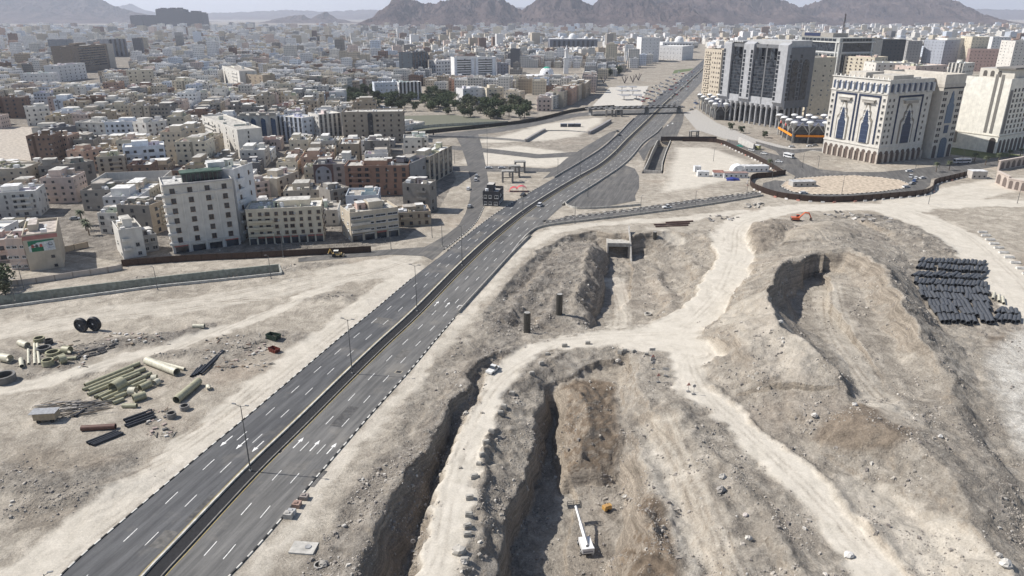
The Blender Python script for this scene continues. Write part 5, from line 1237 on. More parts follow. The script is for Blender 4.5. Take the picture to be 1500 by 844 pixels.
# ---- far domes
def domed(px, py, pw, ph, dome, col, label, Ht, dc=(.72,) * 3):
    c = P(px, py); s = pw * (c.y / F); root = tag(empty('domed_hall', (c.x, c.y, 0)), label, 'mosque'); FOOT.append((c.x, c.y + s * .4, s * .6, s * .6, 0, Ht))
    m = MB(); m.box(-s / 2, 0, 0, s / 2, s * .8, Ht, 'wall', col, topmat='roof', topcol=(.5,) * 3)
    for k in range(9): plate(m, arch(-s * .45 + s * .9 * (k + .5) / 9, Ht * .1, s * .05, Ht * .75), -.5, 0, 'glass', DARK)
    m.build('wall', root)
    for i, (dx, r_) in enumerate(dome): m = MB(); m.tube((dx * s, s * .3, Ht), (dx * s, s * .3, Ht + r_ * .3), r_ * 1.02, 'wall', dc, 18); m.ball((dx * s, s * .3, Ht + r_ * .3), r_, 'roof', dc, 18, 8, 0, 1.0); m.build('dome', root)
domed(840, 72, 66, 20, [(0, 12), (-.22, 6), (.28, 6), (.42, 5)], (.16, .17, .2), 'dark-walled domed hall with one big and three small white domes', 28)
domed(992, 77, 42, 20, [(.1, 12), (-.3, 5)], (.66, .66, .66), 'white domed hall far along the highway', 26)
# ---- unfinished dark complex in the haze
D0 = 5200
root = tag(empty('unfinished_complex', (P_at(250, D0), D0, 0)), 'huge unfinished dark complex hazy near the foot of the mountains', 'building'); FOOT.append((P_at(250, D0), D0, 330, 120, 0, 120))
for x0, x1, yt in ((195, 213, 24), (214, 235, 24), (234, 274, 14), (274, 302, 20), (284, 296, 18)):
    h_ = zat(250, yt, D0); m = MB(); a, b_ = P_at(x0, D0) - P_at(250, D0), P_at(x1, D0) - P_at(250, D0)
    dd = 90 if x0 != 284 else 95
    m.box(a + .5, -dd / 2, 0, b_ - .5, dd / 2, h_, 'wall', (.07, .07, .08)); n_ = int((b_ - a) / 16)
    for k in range(n_): m.box(a + 4 + k * 16, -dd / 2 + 3, h_, a + 11 + k * 16, dd / 2 - 8, h_ + rnd.uniform(3, 12), 'wall', (.08, .08, .09))
    m.build('block', root)
# lattice mast
c = P(1228, 92); mh = zat(1228, 20, c.y); mast = tag(empty('radio_mast', (c.x, c.y, 0)), 'thin lattice radio mast rising behind the glazed office', 'mast')
m = MB(); s = 3.0
for k in range(14):
    z0, z1 = mh * k / 14, mh * (k + 1) / 14; a0, a1 = s * (1 - .8 * k / 14), s * (1 - .8 * (k + 1) / 14)
    for i in range(4):
        q = [(-1, -1), (1, -1), (1, 1), (-1, 1)]; p0, p1 = q[i], q[(i + 1) % 4]
        m.tube((p0[0] * a0, p0[1] * a0, z0), (p0[0] * a1, p0[1] * a1, z1), .35, 'metal', (.12, .1, .1), 4); m.tube((p0[0] * a0, p0[1] * a0, z0), (p1[0] * a1, p1[1] * a1, z1), .2, 'metal', (.12, .1, .1), 4)
m.build('lattice', mast)
m = MB(); m.box(-2, -2, mh * .75, 2, 2, mh * .77, 'metal', (.2,) * 3); m.box(-2.5, -.3, mh * .85, 2.5, .3, mh * .9, 'metal', (.5,) * 3); m.build('antenna', mast)

# ================================================================ the rest of the city
A1 = [(-900, 440), (-300, 398), (0, 388), (20, 385), (100, 300), (135, 300), (140, 330), (180, 365), (530, 355), (585, 342), (632, 302), (655, 262), (640, 225), (596, 214), (588, 182), (500, 168), (500, 146), (530, 134), (640, 138), (780, 158), (800, 160), (866, 145), (875, 120), (905, 108), (960, 90), (1000, 80), (1016, 70), (1026, 58), (1026, 30), (-900, 30)]
LOTP = [(-200, 190), (74, 190), (80, 216), (62, 242), (-200, 250)]
A2 = [(1052, 88), (1240, 92), (1500, 105), (2300, 130), (2300, 30), (1027, 30), (1030, 60), (1040, 70)]
R2 = [(1240, 110), (1400, 110), (1400, 160), (1240, 150)]
foot = np.array([f[:5] for f in FOOT])
def blocked(x, y, pad):
    dx = x - foot[:, 0]; dy = y - foot[:, 1]; c = np.cos(foot[:, 4]); s = np.sin(foot[:, 4])
    return bool(np.any((abs(dx * c + dy * s) < foot[:, 2] + pad) & (abs(-dx * s + dy * c) < foot[:, 3] + pad)))
cand = []
rg = np.random.RandomState(5)
def fill(y0, y1, sp, ang0, seed):
    c, s = math.cos(ang0), math.sin(ang0); n = int(9000 / sp)
    for j in range(int(-3000 / sp), int(9000 / sp)):
        for i in range(-n, n):
            # streets every few plots
            gx = i * sp + (i // 4) * sp * .45; gy = j * sp + (j // 3) * sp * .40
            x = gx * c - gy * s; y = gx * s + gy * c
            if not (y0 <= y < y1) or abs(x) > y * .80 + 60: continue
            px, py = px_of(x, y, 0)
            if px < -150 or px > 1650: continue
            cand.append((x + rg.uniform(-1, 1) * sp * .06, y + rg.uniform(-1, 1) * sp * .06, sp, ang0 + rg.normal(0, .02), px, py))
fill(250, 900, 18.5, R(7.5), 1); fill(900, 1700, 18.5, R(-6), 2); fill(1700, 3000, 22, R(14), 3); fill(3000, 6000, 30, R(-12), 4)
cx_ = np.array([c[4] for c in cand]); cy_ = np.array([c[5] for c in cand])
okp = (in_poly(cx_, cy_, A1) & ~in_poly(cx_, cy_, LOTP)) | in_poly(cx_, cy_, A2) | in_poly(cx_, cy_, R2)
names = ['white', 'off-white', 'blue-white', 'cream', 'beige', 'tan', 'grey', 'dark grey', 'brown brick', 'salmon', 'pale pink', 'bare block']
wts = np.array([30, 22, 6, 9, 10, 6, 5, 1.6, 4, 2.5, 5, 5]); wts = wts / wts.sum(); wts2 = np.array([17, 22, 4, 15, 17, 9, 5, 1.5, 4, 4, 6, 5]); wts2 = wts2 / wts2.sum()
builds = []
PROT = [(768, 88, 838, 112), (636, 80, 746, 112), (600, 74, 630, 102), (98, 60, 188, 104), (182, 100, 226, 126), (30, 88, 145, 124), (348, 165, 445, 205), (466, 160, 592, 206), (325, 94, 386, 124), (110, 176, 242, 205), (0, 140, 75, 182), (545, 118, 620, 136), (676, 126, 765, 150), (785, 118, 870, 160), (800, 52, 880, 70), (938, 50, 1002, 74)]
for k, cd in enumerate(cand):
    if not okp[k]: continue
    x, y, sp, a, px, py = cd
    if blocked(x, y, sp * .5): continue
    u = rg.rand()
    if u < .07: continue
    w = sp * rg.uniform(.62, 1.05); d = sp * rg.uniform(.65, 1.05)
    fl = rg.choice([2, 3, 4, 5, 6, 8], p=[.16, .32, .28, .15, .07, .02])
    if y < 470: fl = rg.choice([1, 2, 3, 4], p=[.2, .35, .35, .1])
    if 470 <= y < 1200: fl = rg.choice([2, 3, 4, 5, 6], p=[.08, .22, .34, .24, .12]); w *= 1.08; d *= 1.05
    if y > 1400 and rg.rand() < .03: fl = rg.randint(8, 14); w *= 1.2
    h = 1 + fl * 3.35 + rg.uniform(-.5, .5)
    cn = names[rg.choice(len(names), p=wts if y > 1100 else wts2)]; cc = np.array(PAL[cn]) * rg.uniform(.85, 1.1)
    tpx, tpy = px_of(x, y, h)
    for bx0, by0, bx1, by1 in PROT:
        if bx0 - 8 < tpx < bx1 + 8 and py > (by0 + by1) / 2 and tpy < by1: h = min(h, zat(tpx, by1, y - d / 2)); fl = max(1, int((h - 1) / 3.35))
    if h < 3.5: continue
    size = (w * h) / (y * y)
    builds.append([x, y, w, d, h, a, cn, tuple(np.clip(cc, 0, .74)), fl, size, px, py])
inframe = [b for b in builds if 5 < b[10] < 1495 and b[11] > 30]
inframe.sort(key=lambda b: -b[9])
NIND = 300 - len(FOOT)
ind = inframe[:NIND]; indset = set(id(b) for b in ind)
taken = {}
def rel_label(px, py):
    l = min(LAND, key=lambda q: (q[1][0] - px) ** 2 + ((q[1][1] - py) * 1.8) ** 2); dx, dy = px - l[1][0], (py - l[1][1]) * 1.8
    if abs(dx) > abs(dy) * 1.2: r_ = 'right of' if dx > 0 else 'left of'
    else: r_ = 'before' if dy > 0 else 'behind'
    return l[0], r_, math.hypot(dx, dy)
NUM = ['', 'one', 'two', 'three', 'four', 'five', 'six', 'seven', 'eight', 'nine', 'ten', 'eleven', 'twelve', 'thirteen', 'fourteen']
lab = [(rel_label(*px_of(b[0], b[1], b[4] * .6)), b) for b in ind]; lab.sort(key=lambda t: t[0][2]); cnts = {}
for (ld, rl, dd), b in lab:
    cn = b[6]; key = (ld, rl, cn); cnts[key] = cnts.get(key, 0) + 1; n_ = cnts[key]
    b.append(f"{'nearest' if n_ == 1 else ordinal(n_) + ' nearest'} {cn} {NUM[min(b[8], 14)]}-storey block {rl} the {ld}")
for kk, b in enumerate(ind):
    x, y, w, d, h, a, cn, cc, fl = b[:9]; rr = random.Random(kk)
    m = MB(); m.T = Matrix.Translation((-w / 2, -d / 2, 0)); roofc = rr.choice(ROOFC); T0 = m.T
    o_T = m.T
    shell(m, w, d, h, cc, roofc, 1.0, .25)
    if rr.random() < .45: q0 = rr.uniform(0, .4) * w; q1 = rr.uniform(.35, .6) * w; m.box(q0 + .3, d * .3, h - 1.02, q0 + q1, d - .4, h + rr.uniform(1.6, 3.4), 'wall', tuple(min(.74, v * 1.05) for v in cc), bottom=False, topmat='roof', topcol=roofc)
    if rr.random() < .3: q0 = rr.uniform(.1, .8) * w; m.box(q0, -.12, .5, q0 + 1.6, 0, h - .4, 'wall', tuple(v * .45 for v in cc))
    if rr.random() < .35: m.box(w * .1, -1.0, 3.4, w * .5, 0, 3.6, 'wall', cc); [m.box(w * .1, -1.0, 3.6 + q * 3.3, w * .5, -.88, 4.5 + q * 3.3, 'wall', cc) for q in range(max(0, fl - 1))]
    clutter(w, d, h, cc, rr, None, m, 1.0)
    m.T = None
    for f in ('front', 'left', 'right'):
        T, L = faceT(f, w, d); T = T0 @ T; nb = max(2, int(L / rr.uniform(2.8, 4.2))); ww = rr.uniform(.8, 1.6)
        for q in range(fl):
            for i in range(nb):
                if rr.random() < (.15 if f == 'front' else .45): continue
                xx = L * (i + .5) / nb; zz = 1.2 + q * (h - 1) / fl
                plate(m, rect(xx - ww / 2, zz, xx + ww / 2, zz + 1.35), -.06, 0, 'glass', DARK, T)
                if rr.random() < .15: mT = m.T; m.T = T; m.box(xx + ww * .6, -.45, zz, xx + ww * .6 + .8, 0, zz + .6, 'matte', (.5, .49, .47)); m.T = mT
    o = m.build('apartment_block', None, (x, y, 0), a); tag(o, b[12], 'building')
# far mass as one object
def far_material():
    m = bpy.data.materials.new('far_facade'); t = nt(m); N = t.nodes; L = t.links
    out = N.new('ShaderNodeOutputMaterial'); b = N.new('ShaderNodeBsdfPrincipled'); L.new(b.outputs[0], out.inputs[0]); b.inputs['Roughness'].default_value = .9
    at = N.new('ShaderNodeAttribute'); at.attribute_name = 'Col'; uv = N.new('ShaderNodeUVMap'); sx = N.new('ShaderNodeSeparateXYZ'); L.new(uv.outputs[0], sx.inputs[0])
    def mth(op, a, b2=0.0):
        x = N.new('ShaderNodeMath'); x.operation = op
        for s, k in ((a, 0), (b2, 1)):
            if hasattr(s, 'links'): L.new(s, x.inputs[k])
            else: x.inputs[k].default_value = s
        return x.outputs[0]
    def band(src, per, lo, hi):
        f = mth('FRACT', mth('DIVIDE', src, per)); return mth('MULTIPLY', mth('GREATER_THAN', f, lo), mth('LESS_THAN', f, hi))
    wm = mth('MULTIPLY', band(sx.outputs[0], 3.3, .32, .68), band(sx.outputs[1], 3.35, .35, .75))
    wm = mth('MULTIPLY', wm, mth('GREATER_THAN', sx.outputs[1], .1))
    x = N.new('ShaderNodeMix'); x.data_type = 'RGBA'; L.new(wm, x.inputs[0]); L.new(at.outputs['Color'], x.inputs[6]); x.inputs[7].default_value = (.05, .055, .065, 1)
    L.new(x.outputs[2], b.inputs['Base Color']); return m
M_far = far_material()
fb = [b for b in builds if id(b) not in indset]
n = len(fb); ar = np.array([[b[0], b[1], b[2], b[3], b[4], b[5]] for b in fb]); colr = np.array([b[7] for b in fb])
ex = rg.rand(n, 8)
w, d, h = ar[:, 2], ar[:, 3], ar[:, 4]
def boxv(x0, y0, x1, y1, z): return np.stack([np.stack([x0, y0, z], -1), np.stack([x1, y0, z], -1), np.stack([x1, y1, z], -1), np.stack([x0, y1, z], -1)], 1)
t_ = .4; zz = np.zeros(n)
V = [boxv(-w / 2, -d / 2, w / 2, d / 2, zz - .3), boxv(-w / 2, -d / 2, w / 2, d / 2, h), boxv(-w / 2 + t_, -d / 2 + t_, w / 2 - t_, d / 2 - t_, h), boxv(-w / 2 + t_, -d / 2 + t_, w / 2 - t_, d / 2 - t_, h - 1.1)]
sx0 = (ex[:, 0] - .5) * w * .5; sy0 = (ex[:, 1] - .3) * d * .4; sw_ = w * (.15 + .2 * ex[:, 2]); sz = h - 1.1; sh_ = 1.5 + 2.6 * ex[:, 3]
V += [boxv(sx0 - sw_ / 2, sy0 - sw_ / 2, sx0 + sw_ / 2, sy0 + sw_ / 2, sz), boxv(sx0 - sw_ / 2, sy0 - sw_ / 2, sx0 + sw_ / 2, sy0 + sw_ / 2, sz + sh_)]
tx0 = (ex[:, 4] - .5) * w * .7; ty0 = -d * .3 + ex[:, 5] * d * .3; tw = 1.0 + ex[:, 6]
V += [boxv(tx0 - tw / 2, ty0 - tw / 2, tx0 + tw / 2, ty0 + tw / 2, sz), boxv(tx0 - tw / 2, ty0 - tw / 2, tx0 + tw / 2, ty0 + tw / 2, sz + 1.9)]
V = np.concatenate(V, 1)                      # n x 32 x 3
ca, sa = np.cos(ar[:, 5])[:, None], np.sin(ar[:, 5])[:, None]
Xw = V[:, :, 0] * ca - V[:, :, 1] * sa + ar[:, 0:1]; Yw = V[:, :, 0] * sa + V[:, :, 1] * ca + ar[:, 1:2]
VV = np.stack([Xw, Yw, V[:, :, 2]], -1).reshape(-1, 3)
fc = []; kind = []
for a in range(3):
    for k in range(4): fc.append((a * 4 + k, a * 4 + (k + 1) % 4, (a + 1) * 4 + (k + 1) % 4, (a + 1) * 4 + k)); kind.append(0 if a == 0 else 1)
fc.append((12, 13, 14, 15)); kind.append(2)
for o_ in (16, 24):
    for k in range(4): fc.append((o_ + k, o_ + (k + 1) % 4, o_ + 4 + (k + 1) % 4, o_ + 4 + k)); kind.append(1 if o_ == 16 else 3)
    fc.append((o_ + 4, o_ + 5, o_ + 6, o_ + 7)); kind.append(2 if o_ == 16 else 3)
fc = np.array(fc); kind = np.array(kind); nf = len(fc)
Fq = (fc[None] + (np.arange(n) * 32)[:, None, None]).reshape(-1, 4)
me = bpy.data.meshes.new('city'); me.vertices.add(len(VV)); me.vertices.foreach_set('co', VV.astype(np.float32).ravel())
me.loops.add(Fq.size); me.loops.foreach_set('vertex_index', Fq.astype(np.int32).ravel()); me.polygons.add(len(Fq))
me.polygons.foreach_set('loop_start', np.arange(0, Fq.size, 4, dtype=np.int32)); me.polygons.foreach_set('loop_total', np.full(len(Fq), 4, np.int32)); me.polygons.foreach_set('use_smooth', np.zeros(len(Fq), bool))
roofs = np.array(ROOFC)[rg.randint(0, len(ROOFC), n)]
cf = np.zeros((n, nf, 4)); cf[..., 3] = 1
cf[:, :, :3] = colr[:, None, :]
cf[:, kind == 2, :3] = roofs[:, None, :]; cf[:, kind == 3, :3] = .66
at = me.attributes.new('Col', 'FLOAT_COLOR', 'FACE'); at.data.foreach_set('color', cf.astype(np.float32).ravel())
uvl = me.uv_layers.new(name='UVMap'); U_ = np.zeros((n, nf, 4, 2))
wd = np.stack([w, d, w, d], 1)
for k in range(4):
    U_[:, k, 1, 0] = wd[:, k]; U_[:, k, 2, 0] = wd[:, k]; U_[:, k, 2, 1] = h; U_[:, k, 3, 1] = h
    U_[:, k, :, 0] += ex[:, 7][:, None] * 0
uvl.data.foreach_set('uv', U_.astype(np.float32).ravel())
me.materials.append(M_far); me.update(); me.validate()
o = bpy.data.objects.new('far_houses', me); COL.objects.link(o); tag(o, 'dense mass of far white and tan house blocks reaching the mountains', 'houses', kind='stuff')
# ================================================================ things on the site
def on(x, y): return G(x, y)
def put(o, x, y, rz=0, z=None):
    p = G(x, y) if z is None else P(x, y, z); o.location = p; o.rotation_euler = (0, 0, rz); return o
def slope_rot(p, ang, r=1.5):
    """tilt so that a thing stands on the ground slope"""
    hx = (hz(p[0] + r, p[1]) - hz(p[0] - r, p[1])) / (2 * r); hy = (hz(p[0], p[1] + r) - hz(p[0], p[1] - r)) / (2 * r)
    n = Vector((-hx, -hy, 1)).normalized(); q = Vector((0, 0, 1)).rotation_difference(n)
    return (q.to_matrix().to_4x4() @ Matrix.Rotation(ang, 4, 'Z')).to_euler()
# ---- street lamps
def make_lamp(h, arm, name, nm='street_lamp', double=True):
    root = empty(nm)
    m = MB(); m.tube((0, 0, 0), (0, 0, h), .16, 'metal', (.16, .165, .17), 8, r2=.08); m.build('pole', root); KIDS.setdefault(root.name, []).append(root.children[-1])
    m = MB(); m.box(-.25, -.25, 0, .25, .25, .35, 'conc', (.4, .38, .35)); o = m.build('base'); kid(o, root)
    for s in ((-1, 1) if double else (1,)):
        m = MB(); m.tube((0, 0, h - .3), (s * arm, 0, h + .25), .06, 'metal', (.16,) * 3, 6); o = m.build('arm'); kid(o, root)
        m = MB(); m.box(s * arm - .45, -.18, h + .17, s * arm + .45, .18, h + .32, 'metal', (.25,) * 3); o = m.build('lamp_head'); kid(o, root)
    return root
lampA = make_lamp(16.6, 1.6, 'a')
mlamps = [(367, 690), (516, 547), (611, 456), (677, 389), (766, 312), (850, 259), (903, 224), (948, 178)]
for i, (x, y) in enumerate(mlamps):
    o = lampA if i == 0 else dup(lampA)
    o.location = P(x, y, .12); o.rotation_euler = (0, 0, hdir(P(x, y)) * 1.0)
    tag(o, f"tall double-armed lamp post on the highway median, {ordinal(i + 1)} from the bottom end", 'street lamp', 'lamp posts on the highway median')
lampB = make_lamp(9.5, 1.0, 'b', double=False)
sl = [(22, 441, 'left of the channel'), (35, 424, ''), (231, 425, ''), (397, 408, ''), (415, 377, ''), (573, 366, ''), (633, 348, ''), (648, 361, ''), (842, 328, ''), (938, 314, ''), (1018, 303, ''), (1093, 291, ''), (817, 257, ''), (861, 290, ''),
      (666, 240, ''), (1131, 262, ''), (1175, 247, ''), (1341, 248, ''), (1360, 299, ''), (1490, 298, ''), (1233, 284, ''), (1409, 240, ''), (1470, 234, ''), (1198, 248, ''), (1045, 236, ''), (1246, 234, '')]
wh_ = ['by the channel end nearest the pink terrace', 'behind the channel near the mural block', 'standing over the middle of the concrete channel', 'at the closed end of the concrete channel', 'before the long cream apartment block', 'before the squat beige block', 'at the side street corner', 'on the kerb where the side street meets the highway',
       'where the slip road leaves the highway', 'halfway along the slip road parapet', 'further along the slip road parapet', 'at the far end of the slip road', 'beside the far carriageway parapet', 'on the dark paved apron', 'on the dirt lot past the street terrace', 'beside the curved hoarding end',
       'between the ring road and the white bus', 'before the blue-panelled hotel corner', 'outside the brown hoarding on pale dirt', 'alone near the arcaded wall', 'on the sandy ring island', 'near the white coach', 'before the blank cream hotel', 'at the neck of the ring road', 'on the dirt beside the brown hoarding', 'on the sand strip before the blue-panelled hotel']
for i, (x, y, _) in enumerate(sl):
    o = lampB if i == 0 else dup(lampB); o.location = P(x, y, 0); o.rotation_euler = (0, 0, rnd.uniform(0, 6.28)); o.scale = (1, 1, rnd.uniform(.85, 1.15))
    tag(o, 'slim grey lamp post ' + wh_[i], 'street lamp', 'slim lamp posts round the site')
o = dup(lampB); p = P(60, 829, 10); o.location = (p.x, p.y, 0); o.rotation_euler = (0, 0, .3); o['label'] = 'lamp head poking up from below beside the highway kerb in the near corner'
mastL = make_lamp(27, .9, 'c', 'high_mast'); mastL.location = P(714, 246, 0); tag(mastL, 'very tall light mast on the open dirt behind the dark site office', 'light mast')
# ---- vehicles
def make_car(col, kind='car', name='car'):
    root = empty(name); L, W, H_ = (4.6, 1.85, 1.5) if kind == 'car' else (5.0, 1.95, 1.85)
    nose, tail = (1.0, .55) if kind == 'car' else (1.15, .25 if kind == 'suv' else 1.9)
    prof = [(-L / 2, .35), (L / 2, .35), (L / 2, .75), (L / 2 - .1, .85), (L / 2 - nose, 1.0), (-L / 2 + tail, 1.0), (-L / 2, .95)]
    m = MB(); n = len(prof); vs = [(p[0], -W / 2, p[1]) for p in prof] + [(p[0], W / 2, p[1]) for p in prof]
    m.add(vs, [tuple(range(n)), tuple(range(2 * n - 1, n - 1, -1))] + [(i, n + i, n + (i + 1) % n, (i + 1) % n) for i in range(n)], 'paint', col); kid(m.build('body'), root)
    a, b_ = -L / 2 + tail, L / 2 - nose; m = MB()
    vs = [(a, -W / 2 + .06, 1.0), (b_, -W / 2 + .06, 1.0), (b_ - .55, -W / 2 + .2, H_), (a + .35, -W / 2 + .2, H_)]; vs += [(v[0], -v[1], v[2]) for v in vs]
    m.add(vs, [(0, 1, 2, 3), (7, 6, 5, 4), (1, 5, 6, 2), (4, 0, 3, 7)], 'glass', DARK); kid(m.build('windows'), root)
    m = MB(); m.box(a + .3, -W / 2 + .18, H_, b_ - .5, W / 2 - .18, H_ + .05, 'paint', col); kid(m.build('roof'), root)
    for sx in (-1, 1):
        for sy in (-1, 1): m = MB(); m.tube((sx * L * .31, sy * (W / 2 - .22), .33), (sx * L * .31, sy * (W / 2 + .01), .33), .33, 'matte', (.02,) * 3, 10); kid(m.build('wheel'), root)
    for sy in (-1, 1): m = MB(); m.box(L / 2 - .05, sy * W * .36 - .18, .68, L / 2 + .02, sy * W * .36 + .18, .82, 'glass', (.6,) * 3); kid(m.build('headlight'), root)
    return root
CW = make_car((.72, .72, .72)); CG = make_car((.30, .31, .32)); CB = make_car((.03, .03, .035)); CS = make_car((.66, .66, .66), 'suv'); CR = make_car((.35, .05, .04)); CBL = make_car((.06, .12, .28)); CPK = make_car((.70, .69, .66), 'pickup', 'pickup_truck'); CT = make_car((.05, .35, .28))
used_c = set()
def car(proto, x, y, ang, label, group=None, cat='car', z=0.0, ground=False):
    o = proto if proto.name not in used_c and not proto.get('label') else dup(proto)
    used_c.add(proto.name)
    if ground: p = G(x, y); o.location = p; o.rotation_euler = slope_rot(p, ang)
    else: o.location = P(x, y, z); o.rotation_euler = (0, 0, ang)
    tag(o, label, cat, group); return o
hd = lambda x, y: hdir(P(x, y)) + math.pi / 2
car(CS, 791, 302, hd(791, 302), 'white car driving away alone on the right-hand carriageway')
car(CB, 766, 287, hd(766, 287) + math.pi, 'black car on the outer lane beside the dark site office')
car(CPK, 977, 305, math.atan2(.25, 1), 'white pickup crossing on the slip road', cat='pickup truck')
car(CB, 905, 193, hd(905, 193), 'farther of two black cars side by side on the far carriageway'); car(CB, 908, 199, hd(908, 199), 'nearer of two black cars on the far carriageway')
car(CPK, 722, 544, 1.05, 'dusty white-roofed pickup parked where the pale haul road bends', cat='pickup truck', ground=True)
for x, y, a, pr, lb in ((688, 304, 1.4, CG, 'grey car on the shaded side street by the highway'), (686, 278, 1.5, CW, 'white car further up the shaded side street'), (697, 265, 1.6, CS, 'white car parked past the blockwork tower'), (698, 259, 1.6, CG, 'grey car at the top of the side street'),
                        (716, 247, .1, CW, 'white car left of two on the dirt lane behind the site office'), (735, 247, .1, CW, 'white car right of two on the dirt lane behind the site office'), (1119, 226, -.9, CW, 'white car on the ring road approach behind the hoarding'), (1141, 238, -.7, CW, 'white car just before the ring road fork'),
                        (1101, 221, -.9, CS, 'white van-like car by the pale stone depot wall'), (1084, 215, -.9, CT, 'green car farthest up the ring road approach'), (1177, 284, .05, CW, 'white car on the ring road next to the hoarding'), (1327, 275, .3, CW, 'nearest silver-white car on the right bend of the ring road'), (1336, 270, .5, CG, 'grey car second in the queue on the ring bend'),
                        (1339, 266, 1.0, CBL, 'blue car in the queue on the ring bend'), (1341, 262, 1.0, CW, 'white car at the head of the ring bend queue'), (1351, 262, .4, CW, 'white car alongside the queue on the ring bend'), (1334, 260, 1.0, CS, 'white car farthest round the ring bend'), (1332, 252, .1, CW, 'white car passing on the road behind the sandy island'),
                        (110, 322, .2, CG, 'grey car in the shaded palm yard'), (1160, 216, .1, CW, 'white car parked before the parasol market hall'), (1186, 215, .1, CW, 'white car parked at the hall beside the blue-panelled hotel'), (1194, 214, .1, CG, 'dark car parked at the hall beside the blue-panelled hotel')):
    car(pr, x, y, a, lb)
protos = [CW, CW, CS, CW, CG, CB, CW, CS, CR, CBL]
k = 0
for row in range(8):
    for c in range(11):
        x = 952 + c * 6.2 + row * 2.0 + rnd.uniform(-1.5, 1.5); y = 152 - c * 3.9 - row * 1.0 + rnd.uniform(-.8, .8)
        x -= row * 5.0
        if rnd.random() < .12: continue
        k += 1; pr = protos[rnd.randrange(10)]; car(pr, x, y, rnd.choice((.3, .4, 1.2, 1.1)) + rnd.uniform(-.1, .1), f"parked car in the lot left of the far highway, {ordinal(k)} from the bridge", 'cars parked left of the far highway')
k = 0
for i in range(34):
    t = i / 33; x = 985 + t * 50 + rnd.uniform(-12, 8) * (1 - t * .5); y = 150 - t * 58 + rnd.uniform(-4, 4); k += 1; pr = protos[rnd.randrange(10)]
    car(pr, x, y, hd(x, y) + (math.pi if rnd.random() < .5 else 0), f"tiny car in far traffic beyond the bridge, {ordinal(k)} from the bridge", 'cars on the highway beyond the bridge')
k = 0
for i in range(22):
    x = 1015 + i * 1.6 + rnd.uniform(-4, 4); y = 160 - i * 2.4 + rnd.uniform(-2.5, 2.5); k += 1; pr = protos[rnd.randrange(10)]
    car(pr, x, y, rnd.uniform(0, 3), f"parked car between far highway and the beige hotel slab, {ordinal(k)} from the nearest", 'cars parked by the beige hotel slab')
k = 0
for i in range(20):
    x = 262 + (i % 7) * 10 + rnd.uniform(-2, 2) + (i // 7) * 8; y = 222 - (i // 7) * 7 + rnd.uniform(-1.5, 1.5); k += 1; pr = protos[rnd.randrange(10)]
    p = P(x, y); 
    if blocked(p.x, p.y, 3): continue
    car(pr, x, y, .15 + rnd.uniform(-.1, .1), f"car in the walled car park behind the corner block, {ordinal(k)} along", 'cars in the walled car park')
for pr in (CW, CG, CB, CS, CR, CBL, CPK, CT):
    if not pr.get('label'): tag(pr, 'small car parked by the park road', 'car'); pr.location = P(860 + rnd.uniform(0, 40), 166, 0)
def make_bus(L, col):
    root = empty('bus'); m = MB(); m.box(-L / 2, -1.25, .45, L / 2, 1.25, 3.2, 'paint', col); kid(m.build('body'), root)
    m = MB(); m.box(-L / 2 + .6, -1.28, 1.5, L / 2 - .3, 1.28, 2.5, 'glass', DARK, bottom=False); m.box(L / 2 - .05, -1.1, 1.3, L / 2 + .04, 1.1, 2.8, 'glass', DARK); kid(m.build('windows'), root)
    m = MB(); m.box(-L * .3, -.8, 3.2, L * .2, .8, 3.5, 'paint', (.6,) * 3); kid(m.build('roof_unit'), root)
    for sx in (-.32, .34):
        for sy in (-1, 1): m = MB(); m.tube((sx * L, sy * .95, .48), (sx * L, sy * 1.27, .48), .48, 'matte', (.02,) * 3, 12); kid(m.build('wheel'), root)
    return root
b1 = make_bus(8, (.72, .72, .72)); b1.location = P(1155, 231, 0); b1.rotation_euler = (0, 0, -1.15); tag(b1, 'small white bus turning into the ring road', 'bus')
b2 = make_bus(12, (.70, .70, .71)); b2.location = P(1409, 239, 0); b2.rotation_euler = (0, 0, .17 + math.pi); tag(b2, 'long white coach with dark windows before the blank cream hotel', 'coach')
for i, (x, y, L) in enumerate(((966, 192, 0),)): pass
